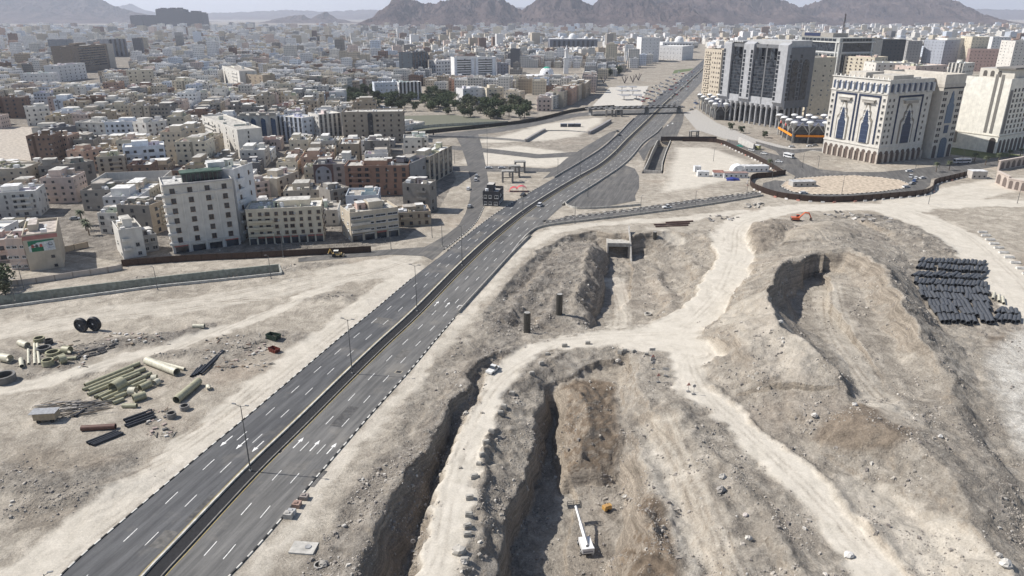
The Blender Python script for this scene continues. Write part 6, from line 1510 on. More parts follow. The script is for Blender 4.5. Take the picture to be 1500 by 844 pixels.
# ---- boom lift
def boom_lift():
    p = G(857, 803); root = empty('boom_lift', p, R(8)); tag(root, 'white telescopic boom lift on the floor of the deep cut', 'boom lift')
    m = MB(); m.box(-1.15, -1.9, .5, 1.15, 1.9, .95, 'paint', (.12,) * 3); m.build('chassis', root)
    for sx in (-1, 1):
        for sy in (-1, 1): m = MB(); m.tube((sx * .85, sy * 1.35, .5), (sx * 1.35, sy * 1.35, .5), .5, 'matte', (.025,) * 3, 14); w_ = m.build('wheel', root); m = MB(); m.tube((sx * 1.3, sy * 1.35, .5), (sx * 1.38, sy * 1.35, .5), .25, 'paint', (.6,) * 3, 10); m.build('rim', w_)
    m = MB(); m.box(-1.25, -2.2, .95, -.28, 1.2, 2.05, 'paint', (.72,) * 3); m.box(.3, -2.2, .95, 1.25, 1.2, 2.05, 'paint', (.72,) * 3); m.box(-1.3, -2.75, .9, 1.3, -2.2, 2.15, 'paint', (.68,) * 3); m.box(-.28, -2.2, .95, .3, 1.2, 1.3, 'matte', (.1,) * 3); tt = m.build('turntable', root)
    m = MB(); m.box(-1.0, -2.78, 1.2, 1.0, -2.75, 1.5, 'matte', (.25, .25, .28)); m.build('sign_strip', tt)
    m = MB(); a = Vector((0, -1.6, 2.1)); b_ = Vector((-.5, 7.5, 5.2)); mid = a.lerp(b_, .55)
    def beam(m, a, b_, w, col): m.tube(a, b_, w, 'paint', col, 4, smooth=False)
    beam(m, a, mid, .42, (.72,) * 3); m.build('boom', root); m = MB(); beam(m, mid, b_, .3, (.74,) * 3); m.build('boom_extension', root)
    m = MB(); m.tube((0, -.2, 1.2), a.lerp(b_, .22), .14, 'metal', (.3,) * 3, 8); m.build('lift_cylinder', root)
    m = MB(); c = b_ + Vector((-.1, .9, -.9)); X0, X1, Y0, Y1 = c.x - 1.5, c.x + 1.5, c.y - .6, c.y + .6
    m.box(X0, Y0, c.z, X1, Y1, c.z + .08, 'metal', (.1,) * 3)
    for zz in (.55, 1.1):
        for q in (((X0, Y0), (X1, Y0)), ((X1, Y0), (X1, Y1)), ((X1, Y1), (X0, Y1)), ((X0, Y1), (X0, Y0))): m.tube((*q[0], c.z + zz), (*q[1], c.z + zz), .05, 'metal', (.08,) * 3, 5)
    for xx in (X0, (X0 + X1) / 2, X1):
        for yy in (Y0, Y1): m.tube((xx, yy, c.z), (xx, yy, c.z + 1.1), .05, 'metal', (.08,) * 3, 5)
    m.tube(b_, c + Vector((0, -.6, .5)), .2, 'metal', (.1,) * 3, 8); m.build('basket', root)
boom_lift()
p = G(889, 747); root = empty('compressor', p, .5); tag(root, 'small ochre compressor box near the boom lift basket', 'compressor')
m = MB(); m.prism([(-1, -.6), (.9, -.6), (1.1, 0), (.9, .6), (-1, .6)], .3, 1.25, 'paint', (.50, .29, .08)); m.build('body', root); m = MB(); m.box(-.8, -.5, 1.25, .6, .5, 1.4, 'paint', (.45, .27, .1)); m.tube((.3, .2, 1.4), (.3, .2, 1.7), .08, 'metal', (.1,) * 3); m.build('hood', root)
for sy in (-1, 1): m = MB(); m.tube((0, sy * .55, .3), (0, sy * .75, .3), .3, 'matte', (.03,) * 3, 10); m.build('wheel', root)
# ---- excavator
def excavator(x, y, rz, col, label, boom=True):
    p = G(x, y); root = empty('excavator', p, rz); tag(root, label, 'excavator')
    for s in (-1, 1): m = MB(); m.prism([(-2.1, s * 1.2 - .3), (2.1, s * 1.2 - .3), (2.1, s * 1.2 + .3), (-2.1, s * 1.2 + .3)], .1, .85, 'matte', (.06, .055, .05)); m.build('track', root)
    m = MB(); m.box(-2.4, -1.3, .95, 1.2, 1.3, 2.1, 'paint', col); m.box(-2.7, -1.25, 1.0, -2.4, 1.25, 1.9, 'paint', (.1,) * 3); hs = m.build('house', root)
    m = MB(); m.box(.1, .35, 2.1, 1.5, 1.3, 3.0, 'glass', DARK); m.box(.05, .3, 3.0, 1.5, 1.32, 3.1, 'paint', col); m.build('cab', root)
    m = MB(); m.tube((1.0, -.2, 1.8), (3.6, -.2, 4.4), .38, 'paint', col, 4, smooth=False); m.tube((3.6, -.2, 4.4), (5.6, -.2, 4.1), .34, 'paint', col, 4, smooth=False); m.build('boom', root)
    m = MB(); m.tube((5.6, -.2, 4.3), (7.0, -.2, 1.6), .28, 'paint', col, 4, smooth=False); m.build('arm', root)
    m = MB(); m.add([(6.6, -.8, 1.7), (7.4, -.8, 1.6), (7.2, -.8, .5), (6.4, -.8, .7), (6.6, .4, 1.7), (7.4, .4, 1.6), (7.2, .4, .5), (6.4, .4, .7)], [(0, 1, 2, 3), (7, 6, 5, 4), (1, 5, 6, 2), (2, 6, 7, 3), (0, 4, 5, 1)], 'metal', (.25, .22, .2)); m.build('bucket', root)
    m = MB(); m.tube((1.6, -.2, 1.6), (3.2, -.2, 3.7), .12, 'metal', (.5,) * 3, 6); m.build('boom_cylinder', root)
excavator(1166, 324, -.05, (.62, .13, .04), 'orange-red excavator reaching its arm on top of the spoil heap')
p = P(494, 376, 0); root = empty('backhoe_loader', p, .1); tag(root, 'dusty yellow backhoe loader at the end of the brown hoarding', 'backhoe loader')
yc = (.50, .33, .10)
m = MB(); m.box(-1.8, -.9, .8, 2.0, .9, 1.6, 'paint', yc); m.build('body', root); m = MB(); m.box(-1.2, -.85, 1.6, .6, .85, 2.6, 'glass', DARK); m.box(-1.3, -.9, 2.6, .7, .9, 2.75, 'paint', (.7, .68, .6)); m.build('cab', root)
for x_, r_ in ((-1.2, .8), (1.5, .55)):
    for s in (-1, 1): m = MB(); m.tube((x_, s * .8, r_), (x_, s * 1.2, r_), r_, 'matte', (.03,) * 3, 12); m.build('wheel', root)
m = MB(); m.tube((-1.8, 0, 1.2), (-2.7, 0, 3.4), .22, 'paint', yc, 4); m.tube((-2.7, 0, 3.4), (-3.6, 0, 1.4), .2, 'paint', yc, 4); m.build('rear_arm', root)
m = MB(); m.box(-4.0, -.45, .9, -3.3, .45, 1.5, 'metal', (.2,) * 3); m.build('rear_bucket', root); m = MB(); m.box(2.2, -1.2, .2, 3.0, 1.2, 1.0, 'metal', (.3, .26, .2)); m.tube((1.2, -.7, 1.3), (2.4, -.7, .7), .12, 'paint', yc); m.tube((1.2, .7, 1.3), (2.4, .7, .7), .12, 'paint', yc); m.build('front_bucket', root)
# ---- culvert portal and steel casings
pc = P(906, 378, -9); root = empty('culvert_portal', (pc.x, pc.y, -9.2), R(-3)); tag(root, 'concrete box culvert mouth at the head of the upper cutting', 'culvert')
cc = (.46, .44, .40)
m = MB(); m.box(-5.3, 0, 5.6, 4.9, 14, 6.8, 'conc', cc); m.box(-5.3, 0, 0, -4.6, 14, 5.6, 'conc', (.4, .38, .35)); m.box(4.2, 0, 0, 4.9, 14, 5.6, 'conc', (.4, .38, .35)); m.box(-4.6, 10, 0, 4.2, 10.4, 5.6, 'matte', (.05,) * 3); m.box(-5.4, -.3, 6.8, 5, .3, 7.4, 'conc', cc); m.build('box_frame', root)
m = MB(); m.add([(4.95, 0, 0), (5.5, 0, 0), (5.5, 12, 0), (4.95, 12, 0), (4.95, 0, 6.6), (5.5, 0, 6.6), (5.5, 12, 12.5), (4.95, 12, 12.5), (4.95, -7, 0), (5.5, -7, 0)], [(0, 3, 7, 4), (1, 5, 6, 2), (4, 7, 6, 5), (3, 2, 6, 7), (8, 0, 4), (9, 5, 1), (8, 4, 5, 9)], 'conc', (.42, .40, .37)); m.build('wing_wall', root)
for i, (x, y, h_, lb) in enumerate(((819, 462, 8.5, 'tall dark ribbed steel casing on a concrete collar in the upper cutting'), (772, 487, 7.5, 'dark ribbed steel casing at the rim of the haul road'), (959, 349, 3.6, 'short dark steel casing near the culvert mouth'))):
    p = G(x, y); root = empty('steel_casing', (p.x, p.y, p.z - .5)); tag(root, lb, 'pipe'); m = MB(); m.hollow((0, 0, 0), (0, 0, h_), 1.1 if i < 2 else .9, 1.0 if i < 2 else .8, 'metal', (.10, .095, .085), 16)
    for q in range(int(h_ / .7)): m.tube((0, 0, .5 + q * .7), (0, 0, .58 + q * .7), 1.16 if i < 2 else .96, 'metal', (.08, .075, .07), 16, cap=False)
    m.build('shell', root); m = MB(); m.tube((0, 0, h_ - .1), (0, 0, h_ - .02), .98 if i < 2 else .78, 'conc', (.35, .34, .32), 14); m.build('fill', root)
    if i == 0: m = MB(); m.tube((0, 0, .1), (0, 0, .8), 2.2, 'conc', (.2, .19, .17), 12); m.build('collar', root)
# ---- pipes
def pipe(x0, y0, x1, y1, r, col, label, group=None, z=None, hollow=True, name='pipe', lift=0.0, mat='pipe'):
    a = G(x0, y0); b_ = G(x1, y1); ctr = (a + b_) / 2; zc = max(a.z, b_.z, ctr.z) if abs(a.z - b_.z) < .8 else None
    if zc is not None: a.z = b_.z = (a.z + b_.z) / 2
    L = (b_ - a).length; root = empty(name, a); d = (b_ - a)
    root.rotation_euler = (0, -math.atan2(d.z, math.hypot(d.x, d.y)), math.atan2(d.y, d.x))
    m = MB(); zz = r * .95 + lift
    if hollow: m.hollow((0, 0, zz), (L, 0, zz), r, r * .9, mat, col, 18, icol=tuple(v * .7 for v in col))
    else: m.tube((0, 0, zz), (L, 0, zz), r, mat, col, 12)
    o = m.build(name); o.location = root.location; o.rotation_euler = root.rotation_euler; bpy.data.objects.remove(root); o.name = name
    tag(o, label, 'pipe', group); return o
grp = (.36, .345, .235); grl = (.56, .53, .42); bk = (.035, .038, .045)
big = [(125, 567, 205, 535, .6, 0), (131, 575, 213, 543, .62, 0), (122, 573, 196, 543, .5, 0), (129, 580, 205, 549, .5, 0), (139, 584, 215, 553, .5, 0), (145, 585, 222, 549, .55, 0), (150, 588, 214, 560, .55, 0), (158, 590, 220, 563, .45, 0)]
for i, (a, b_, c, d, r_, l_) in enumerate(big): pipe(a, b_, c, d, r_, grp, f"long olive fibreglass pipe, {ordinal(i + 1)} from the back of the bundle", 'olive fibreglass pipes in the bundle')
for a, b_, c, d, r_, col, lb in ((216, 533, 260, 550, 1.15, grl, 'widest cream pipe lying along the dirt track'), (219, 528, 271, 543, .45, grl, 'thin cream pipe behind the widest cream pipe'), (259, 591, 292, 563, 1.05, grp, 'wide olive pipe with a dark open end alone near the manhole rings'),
    (167, 577, 182, 568, 1.7, grp, 'fattest short olive pipe drum on the bundle end'), (190, 578, 200, 578, 1.1, grl, 'short pale pipe stub beside the fattest drum'), (196, 589, 214, 583, 1.05, grp, 'short olive pipe in front of the stubs'), (206, 573, 221, 566, .95, grp, 'short olive pipe leaning on the bundle'),
    (223, 560, 231, 559, 1.1, grl, 'pale ring-like pipe stub at the bundle tip'), (227, 566, 233, 562, .9, grl, 'small pale stub below the ring-like one'), (169, 586, 184, 580, .65, grp, 'thin olive stub under the fattest drum'), (166, 593, 182, 587, .55, grp, 'thin olive stub nearest the scrap heap'), (180, 597, 201, 597, .6, grp, 'olive pipe lying square to the others in front'),
    (305, 568, 307, 572, .6, grl, 'tiny pale pipe stub beside the lone wide olive pipe'), (30, 506, 41, 510, 1.0, grl, 'pale drum pipe among the rubble near the edge'), (283, 480, 300, 481, .7, grl, 'pale pipe lying by the far rubble line'), (3, 528, 16, 531, 1.2, grl, 'pale pipe at the very edge of the yard'),
    (42, 514, 42, 534, .35, grl, 'single thin pink-white pipe pointing at the viewer'), (51, 506, 51, 534, .38, grl, 'second thin pink-white pipe of the three'), (55, 506, 58, 534, .38, grl, 'third thin pink-white pipe of the three'), (31, 528, 33, 540, .6, grl, 'short pink-white pipe stub'), (79, 528, 95, 523, .6, grp, 'olive stub with a narrow neck'),
    (88, 533, 98, 531, 1.3, grp, 'fat olive stub in the scrap group'), (99, 527, 113, 527, .5, grp, 'olive pipe ending at a cable reel'), (94, 517, 104, 518, 1.2, grp, 'fat olive stub behind the scrap group')):
    pipe(a, b_, c, d, r_, col, lb)
for i, (a, b_, c, d) in enumerate(((181, 617, 223, 602), (184, 620, 225, 605), (183, 625, 226, 609), (186, 627, 228, 612), (127, 650, 170, 633), (130, 652, 174, 634), (134, 653, 178, 635), (137, 654, 181, 636), (284, 552, 296, 537), (288, 550, 301, 536), (292, 548, 326, 514), (295, 550, 328, 515), (280, 553, 290, 541), (110, 612, 127, 600))):
    pipe(a, b_, c, d, .34, bk, f"thin black plastic pipe, {['first', 'second', 'third', 'fourth'][i % 4]} of the {['bundle near the manhole rings', 'bundle by the rusty trough', 'bundle running up the slope', 'bundle by the scrap hut'][i // 4]}", 'black plastic pipes in the left yard')
# dark small pipes in the fan
for i in range(22):
    x = 108 + rnd.uniform(0, 55); y = 525 - (x - 108) * .22 + rnd.uniform(-6, 4); pipe(x, y, x + rnd.uniform(8, 16), y - rnd.uniform(2, 6), rnd.uniform(.15, .3), (.14, .13, .12), f"thin dark pipe in the fan of offcuts beside the olive stubs, {ordinal(i + 1)} along", 'dark pipe offcuts')
tag(pipe(120, 631, 170, 628, .7, (.12, .055, .04), 'rust-brown steel trough lying in the yard', name='steel_trough'), cat='trough')
# rings
def ring(x, y, r_, h_, col, label, cat='manhole ring'):
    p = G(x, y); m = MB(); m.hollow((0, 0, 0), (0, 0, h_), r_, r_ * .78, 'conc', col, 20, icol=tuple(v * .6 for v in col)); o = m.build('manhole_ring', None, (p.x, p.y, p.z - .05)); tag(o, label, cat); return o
ring(252, 612, 1.15, 1.5, (.22, .21, .20), 'grey concrete ring, the nearer of two by the reddish dirt'); ring(271, 600, 1.2, 1.3, (.26, .25, .24), 'grey concrete ring, the farther of two by the reddish dirt'); ring(7, 558, 2.9, 2.0, (.17, .165, .16), 'wide dark concrete ring at the edge of the yard')
ring(58, 500, 1.6, 1.3, grp, 'olive ring at the back of the scrap group'); ring(78, 520, 2.0, 1.2, grp, 'wide olive ring in the middle of the scrap group'); ring(71, 534, 1.6, 1.6, grp, 'olive ring in front of the scrap group'); ring(65, 514, 2.0, 1.3, (.16,) * 3, 'grey ring among the olive ones'); ring(72, 504, 1.2, 1.6, (.06,) * 3, 'black upright ring behind the grey one')
ring(949, 462, 1.3, .9, (.5, .48, .44), 'pale concrete ring on the lip above the upper cutting'); ring(468, 830, 1.0, .6, (.4, .38, .35), 'pale concrete ring half sunk in rubble near the verge')
# coils
for i, (x, y) in enumerate(((121, 486), (140, 484))):
    p = G(x, y); root = empty('cable_coil', (p.x, p.y, p.z - .1), R(-12)); tag(root, ['black cable coil leaning left of its twin', 'black cable coil leaning right over its twin'][i], 'cable coil')
    m = MB(); N_ = 28; r0, r1 = 2.0, .42; tilt = .25; vs = []; fs = []
    for ring_i in range(N_):
        a = 2 * math.pi * ring_i / N_
        for k_ in range(8): b_ = 2 * math.pi * k_ / 8; rr_ = r0 + r1 * math.cos(b_); vs.append((rr_ * math.cos(a), .75 * math.sin(b_), rr_ * math.sin(a) + 2.45))
    for a in range(N_):
        for b_ in range(8): fs.append((a * 8 + b_, a * 8 + (b_ + 1) % 8, ((a + 1) % N_) * 8 + (b_ + 1) % 8, ((a + 1) % N_) * 8 + b_))
    m.add(vs, fs, 'pipe', (.022, .022, .026), True); m.build('coil', root)
    m = MB(); m.tube((0, -.35, 2.45), (0, .35, 2.45), 1.75, 'pipe', (.03, .035, .05), 18); m.build('hub', root); m = MB()
    for q in range(6): a = q * math.pi / 3; m.tube((0, -.4, 2.45), (2.0 * math.cos(a), -.4, 2.45 + 2.0 * math.sin(a)), .08, 'metal', (.05,) * 3, 5)
    m.build('spokes', root); m = MB(); m.box(-.45, -.52, 2.2, .1, -.46, 2.75, 'matte', (.6,) * 3); m.build('tag_plate', root)
# skips and huts
def skip(x, y, rz, col, label, s=1.0):
    p = G(x, y); root = empty('skip', (p.x, p.y, p.z - .05), rz); tag(root, label, 'skip'); m = MB(); L, W, H_ = 2.2 * s, 1.2 * s, 1.6 * s
    vs = [(-L * .75, -W, 0), (L * .75, -W, 0), (L * .75, W, 0), (-L * .75, W, 0), (-L, -W, H_), (L, -W, H_), (L, W, H_), (-L, W, H_)]; vi = [(v[0] * .93, v[1] * .93, max(v[2], .12)) for v in vs]
    m.add(vs + vi, [(0, 1, 5, 4), (1, 2, 6, 5), (2, 3, 7, 6), (3, 0, 4, 7), (4, 5, 13, 12), (5, 6, 14, 13), (6, 7, 15, 14), (7, 4, 12, 15), (8, 12, 13, 9), (9, 13, 14, 10), (10, 14, 15, 11), (11, 15, 12, 8), (8, 9, 10, 11)], 'metal', col); m.build('tub', root)
    m = MB()
    for q in (-.5, 0, .5): m.box(L * q - .05, -W - .06, .1, L * q + .05, -W + .01, H_, 'metal', tuple(v * .8 for v in col))
    m.build('rib', root)['kind'] = 'stuff'
skip(401, 496, -.4, (.05, .08, .06), 'dark green open skip on the yard beside the highway'); skip(402, 515, -.6, (.22, .06, .045), 'rust-red skip with a pale sack in front of the green skip', .8)
p = G(70, 616); root = empty('site_trailer', (p.x, p.y, p.z), .12); tag(root, 'grey-roofed plywood trailer beside the heap of scrap poles', 'trailer')
m = MB(); m.box(-2.6, -1.3, .8, 2.6, 1.3, 2.6, 'matte', (.38, .31, .22)); m.build('body', root); m = MB(); m.box(-3.4, -1.5, 2.6, 2.8, 1.6, 2.75, 'metal', (.38, .38, .38)); m.build('roof', root)
for sx in (-1.6, 1.6):
    for sy in (-1, 1): m = MB(); m.tube((sx, sy * 1.0, .45), (sx, sy * 1.3, .45), .45, 'matte', (.03,) * 3, 10); m.build('wheel', root)
m = MB(); p = G(105, 600); m.T = Matrix.Translation(p)
for q in range(90):
    a = rnd.gauss(.35, .25); L = rnd.uniform(3, 8); c = Vector((rnd.uniform(-8, 8), rnd.uniform(-3.2, 3.2), rnd.uniform(.1, .9))); d = Vector((math.cos(a), math.sin(a), rnd.uniform(-.06, .06))) * L / 2
    m.tube(c - d, c + d, rnd.uniform(.05, .12), 'metal', rnd.choice(((.12,) * 3, (.25, .24, .23), (.4, .38, .36), (.16, .13, .1))), 5)
tag(m.build('scrap_poles'), 'heap of loose grey scrap poles beside the plywood trailer', 'scrap', kind='stuff')
m = MB()
for q in range(260):
    x, y = rnd.choice(((rnd.uniform(215, 255), rnd.uniform(600, 640)), (rnd.uniform(300, 400), rnd.uniform(490, 540)), (rnd.uniform(60, 130), rnd.uniform(500, 540)), (rnd.uniform(150, 250), rnd.uniform(488, 505)), (rnd.uniform(320, 390), rnd.uniform(500, 545))))
    p = G(x, y); a = rnd.uniform(0, 6.3); L = rnd.uniform(.4, 2.6); d = Vector((math.cos(a), math.sin(a), 0)) * L / 2
    if rnd.random() < .5: m.tube(p + Vector((0, 0, .12)) - d, p + Vector((0, 0, .2)) + d, rnd.uniform(.04, .12), 'matte', rnd.choice(((.1,) * 3, (.35, .33, .3), (.2, .12, .08), (.05,) * 3)), 5)
    else: s = rnd.uniform(.15, .6); m.T = Matrix.Translation(p) @ Matrix.Rotation(a, 4, 'Z'); m.box(-s, -s * .6, -.1, s, s * .6, rnd.uniform(.08, .5), 'matte', rnd.choice(((.5, .48, .44), (.25, .2, .15), (.12,) * 3, (.36, .29, .26), (.6, .58, .55)))); m.T = None
tag(m.build('litter'), 'scattered offcuts, planks and litter over the left yard', 'litter', kind='stuff')
# ---- pipe yard on the right
rows = [(384, 1350, 1446), (393, 1346, 1447), (404, 1342, 1444), (415, 1341, 1449), (426, 1349, 1450), (437, 1349, 1451), (448, 1362, 1452), (458, 1368, 1453), (468, 1378, 1456)]
proto = {}
def yard_pipe(x, y, L, r_, ang, col, label):
    p = P(x, y, 0); p.z = max(0, hz(p.x, p.y)); key = (round(L), col)
    if key not in proto:
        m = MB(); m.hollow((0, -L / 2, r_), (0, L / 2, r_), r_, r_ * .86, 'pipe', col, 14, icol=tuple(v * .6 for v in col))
        for q in range(int(L / .8)): m.tube((0, -L / 2 + .3 + q * .8, r_), (0, -L / 2 + .45 + q * .8, r_), r_ * 1.04, 'pipe', col, 14, cap=False)
        proto[key] = m.mesh('pipe')
    o = bpy.data.objects.new('black_pipe' if col[0] < .2 else 'cream_pipe', proto[key]); COL.objects.link(o); o.location = p; o.rotation_euler = (0, 0, ang); tag(o, label, 'pipe', 'stacked pipes in the pipe yard'); return o
pk = (.085, .09, .10)
for ri, (y, x0, x1) in enumerate(rows):
    n_ = int((x1 - x0) / 6.1); tilt = [-.10, -.08, -.28, -.12, .12, .20, .18, .16, .12][ri]
    for c in range(n_ + 1):
        if rnd.random() < .05: continue
        x = x0 + c * 6.0 + rnd.uniform(-.6, .6); yy = y + (x - x0) * .05 + rnd.uniform(-1, 1)
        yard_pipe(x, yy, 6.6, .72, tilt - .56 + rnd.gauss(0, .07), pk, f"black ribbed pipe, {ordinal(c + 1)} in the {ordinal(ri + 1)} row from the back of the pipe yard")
for ri, (y, x0, x1) in enumerate(((459, 1462, 1500), (470, 1459, 1502))):
    for c in range(int((x1 - x0) / 6.5)): yard_pipe(x0 + c * 6.5, y + rnd.uniform(-1, 1), 5.6, .68, rnd.gauss(-.62, .1), pk, f"black ribbed pipe, {ordinal(c + 1)} in the {['farther', 'nearer'][ri]} short row by the view edge")
for i, (x, y) in enumerate(((1455, 436), (1463, 439), (1469, 442))): yard_pipe(x, y, 7, .55, -.62 + i * .05, (.55, .52, .42), ['leftmost', 'middle', 'rightmost'][i] + ' cream pipe in the gap of the black pipe yard')
# footing slabs
for i, (x, y) in enumerate(((1439, 341), (1444, 346), (1450, 352), (1456, 358), (1463, 364), (1470, 371), (1478, 378), (1487, 386), (1496, 394), (1505, 402))):
    p = P(x, y); root = MB(); root.box(-1.9, -.7, -.1, 1.9, .7, .55, 'conc', (.66, .64, .6)); root.box(-1.9, -.25, .55, 1.9, .25, .9, 'conc', (.66, .64, .6)); o = root.build('concrete_barrier', None, (p.x, p.y, hz(p.x, p.y)), -.12); tag(o, f"white concrete barrier, {ordinal(i + 1)} from the far end of the slanting row", 'barrier', 'white barriers beside the pipe yard')
# ---- kerb blocks along the haul roads
blk = [(733, 607), (738, 597), (750, 578), (720, 633), (712, 650), (706, 667), (702, 681), (695, 700), (688, 731), (687, 756), (685, 773), (685, 785), (681, 823), (827, 508), (861, 504), (802, 520), (779, 549), (793, 534), (908, 517), (915, 515), (928, 516), (947, 520), (955, 527)]
m0 = MB(); m0.box(-.75, -.45, -.3, .75, .45, .75, 'conc', (.36, .34, .31)); m0.box(-.6, -.3, .75, .6, .3, .95, 'conc', (.4, .38, .34)); bm = m0.mesh('concrete_block')
wb = sorted(blk, key=lambda q: q[1])
for i, (x, y) in enumerate(wb):
    p = G(x, y); o = bpy.data.objects.new('concrete_block', bm); COL.objects.link(o); o.location = p; o.rotation_euler = (0, 0, rnd.uniform(-.5, .5)); s = rnd.uniform(.8, 1.15); o.scale = (s, s, s)
    tag(o, f"grey edge block on the rim of the deep cut, {ordinal(i + 1)} counted from the far end", 'concrete block', 'edge blocks along the deep cut')
for i, (x, y, sx, sy, h_, c, lb) in enumerate(((423, 758, 1.0, .8, 1.2, (.45, .43, .4), 'pale block nearest the slab beside the highway kerb'), (427, 754, .9, .8, 1.1, (.4,) * 3, 'grey block in the short line at the highway kerb'), (435, 742, .9, .9, 1.0, (.35, .24, .2), 'pinkish block in the short line at the highway kerb'), (446, 731, .9, .8, 1.0, (.3, .26, .24), 'brown block at the far end of the kerb line'))):
    p = G(x, y); m = MB(); m.prism([(-sx, -sy * .7), (sx * .8, -sy), (sx, sy * .8), (-sx * .7, sy)], -.2, h_, 'conc', c); m.box(-sx * .5, -sy * .4, h_, sx * .3, sy * .3, h_ + .2, 'conc', c); tag(m.build('concrete_block', None, p), lb, 'concrete block')
p = G(445, 804); root = empty('concrete_slab', (p.x, p.y, p.z), R(-6)); tag(root, 'flat pale concrete slab with a manhole on the rubble verge', 'slab'); m = MB(); m.box(-2.4, -1.6, -.3, 2.4, 1.6, .35, 'conc', (.5, .48, .44)); m.build('slab', root); m = MB(); m.tube((.8, .2, .35), (.8, .2, .5), .6, 'conc', (.36,) * 3, 16); m.build('manhole', root)
# ---- signs
def sign(x, y, rz, kind, label, h_=2.3):
    p = G(x, y); root = empty('road_sign', p, rz); tag(root, label, 'sign'); m = MB(); m.tube((0, 0, -.2), (0, 0, h_), .05, 'metal', (.3,) * 3, 6); m.build('post', root)
    m = MB()
    if kind == 'round': m.tube((0, -.05, h_), (0, .0, h_), .5, 'paint', (.6, .58, .56), 16); m.tube((0, -.07, h_), (0, -.05, h_), .36, 'paint', (.25, .24, .24), 16)
    elif kind == 'arrow': m.box(-.9, -.05, h_ - .5, .9, 0, h_ + .4, 'paint', (.45, .43, .40)); m.box(-.6, -.07, h_ - .1, .3, -.05, h_, 'paint', (.1,) * 3)
    else: m.add([(-.6, -.04, h_ - .4), (.6, -.04, h_ - .4), (0, -.04, h_ + .6), (-.6, 0, h_ - .4), (.6, 0, h_ - .4), (0, 0, h_ + .6)], [(0, 1, 2), (5, 4, 3), (0, 3, 4, 1), (1, 4, 5, 2), (2, 5, 3, 0)], 'paint', (.45, .2, .16))
    m.build('board', root)
    m = MB(); m.box(-.5, -.35, -.1, .5, .35, .25, 'conc', (.2,) * 3); m.build('foot', root)
sign(955, 522, .1, 'arrow', 'grey board sign where the haul roads meet'); sign(956, 532, .2, 'tri', 'warning sign just below the grey board sign'); sign(957, 541, 0, 'round', 'dark round sign at the road junction rim'); sign(975, 551, -.3, 'arrow', 'slanted board sign right of the dark round sign'); sign(964, 560, .2, 'tri', 'warning sign low on the rim past the slanted board')
sign(1016, 578, .1, 'round', 'twin round dark sign at the top of the diagonal haul road', 2.6); sign(1008, 574, .1, 'tri', 'small warning sign left of the twin round sign'); sign(606, 808, .2, 'round', 'round sign with a long shadow on the haul road edge', 2.6)
# ---- hoardings
def hoarding(px, h_, col, label, name='hoarding', thick=.25, post=3.0, z=0):
    pts = resample(smooth(pxs(px), 4), 3.0); m = MB(); strip_wall(m, pts, thick, h_, 'metal' if col[0] < .2 else 'wall', col, z0=-.4, taper=.02)
    root = empty(name, pts[0]); tag(root, label, 'hoarding'); o = m.build('panel'); o.parent = root; o.matrix_parent_inverse = Matrix.Translation(-Vector(pts[0]))
    m = MB(); of = offset(pts, .3)
    for a in pts[::2]: m.box(a.x - .1, a.y - .35, -.3, a.x + .1, a.y - .13, h_ + .1, 'metal', tuple(v * .7 for v in col))
    o = m.build('post'); o.parent = root; o.matrix_parent_inverse = Matrix.Translation(-Vector(pts[0])); o['kind'] = 'stuff'; return pts
brn = (.068, .044, .036)
hoarding([(180, 390), (270, 383), (360, 379), (450, 374), (512, 371), (545, 369)], 2.7, brn, 'long dark brown hoarding in front of the apartment blocks')
h1 = hoarding([(1000, 207), (1050, 209), (1080, 221), (1108, 234), (1127, 244), (1146, 256)], 3.0, brn, 'brown hoarding running down to the ring road approach')
h1 = h1[12:]
hoarding([(968, 206), (985, 206), (1000, 206), (1050, 206)], 3.2, (.06, .045, .045), 'dark hoarding behind the sunken underpass road')
h2 = hoarding([(1150, 256), (1125, 260), (1107, 261), (1099, 266), (1102, 275), (1125, 285), (1150, 291), (1200, 296), (1250, 295), (1300, 291), (1350, 286), (1366, 279), (1369, 270), (1392, 264), (1428, 255)], 3.2, brn, 'curved brown hoarding wrapping the ring road')
hoarding([(590, 200), (650, 193), (700, 188), (770, 180), (808, 172), (835, 165), (870, 160), (900, 158)], 3.0, (.045, .042, .04), 'dark hoarding along the park road')
hoarding([(0, 421), (45, 416), (110, 406), (165, 398), (180, 394)], 2.2, (.5, .44, .39), 'pale plastered yard wall below the mural block', 'yard_wall')
hoarding([(88, 371), (130, 362)], 2.5, (.52, .42, .31), 'short ochre yard wall under the palms', 'yard_wall')
mj = MB(); mj.box(-.9, -.3, -.1, .9, .3, .35, 'paint', (.68, .66, .64)); mj.box(-.9, -.12, .35, .9, .12, .85, 'paint', (.68, .66, .64)); jm = mj.mesh('road_block')
mj = MB(); mj.box(-.9, -.3, -.1, .9, .3, .35, 'paint', (.45, .2, .16)); mj.box(-.9, -.12, .35, .9, .12, .85, 'paint', (.45, .2, .16)); jm2 = mj.mesh('road_block')
for nm, hp, side in (('the curved hoarding', h2[10:], 1.6), ('the straight hoarding', h1, 1.6)):
    L_ = offset(hp, side); k = 0
    for i in range(0, len(L_), 1 if nm == 'x' else 2):
        if rnd.random() < .12: continue
        k += 1; o = bpy.data.objects.new('road_block', jm if rnd.random() < .75 else jm2); COL.objects.link(o); a, b_ = L_[max(i - 1, 0)], L_[min(i + 1, len(L_) - 1)]
        o.location = (L_[i].x, L_[i].y, 0); o.rotation_euler = (0, 0, math.atan2(b_.y - a.y, b_.x - a.x) + rnd.uniform(-.3, .3)); tag(o, f"{'white' if o.data == jm else 'faded red'} road block at the foot of {nm}, {ordinal(k)} along", 'road block', 'road blocks along the hoarding')
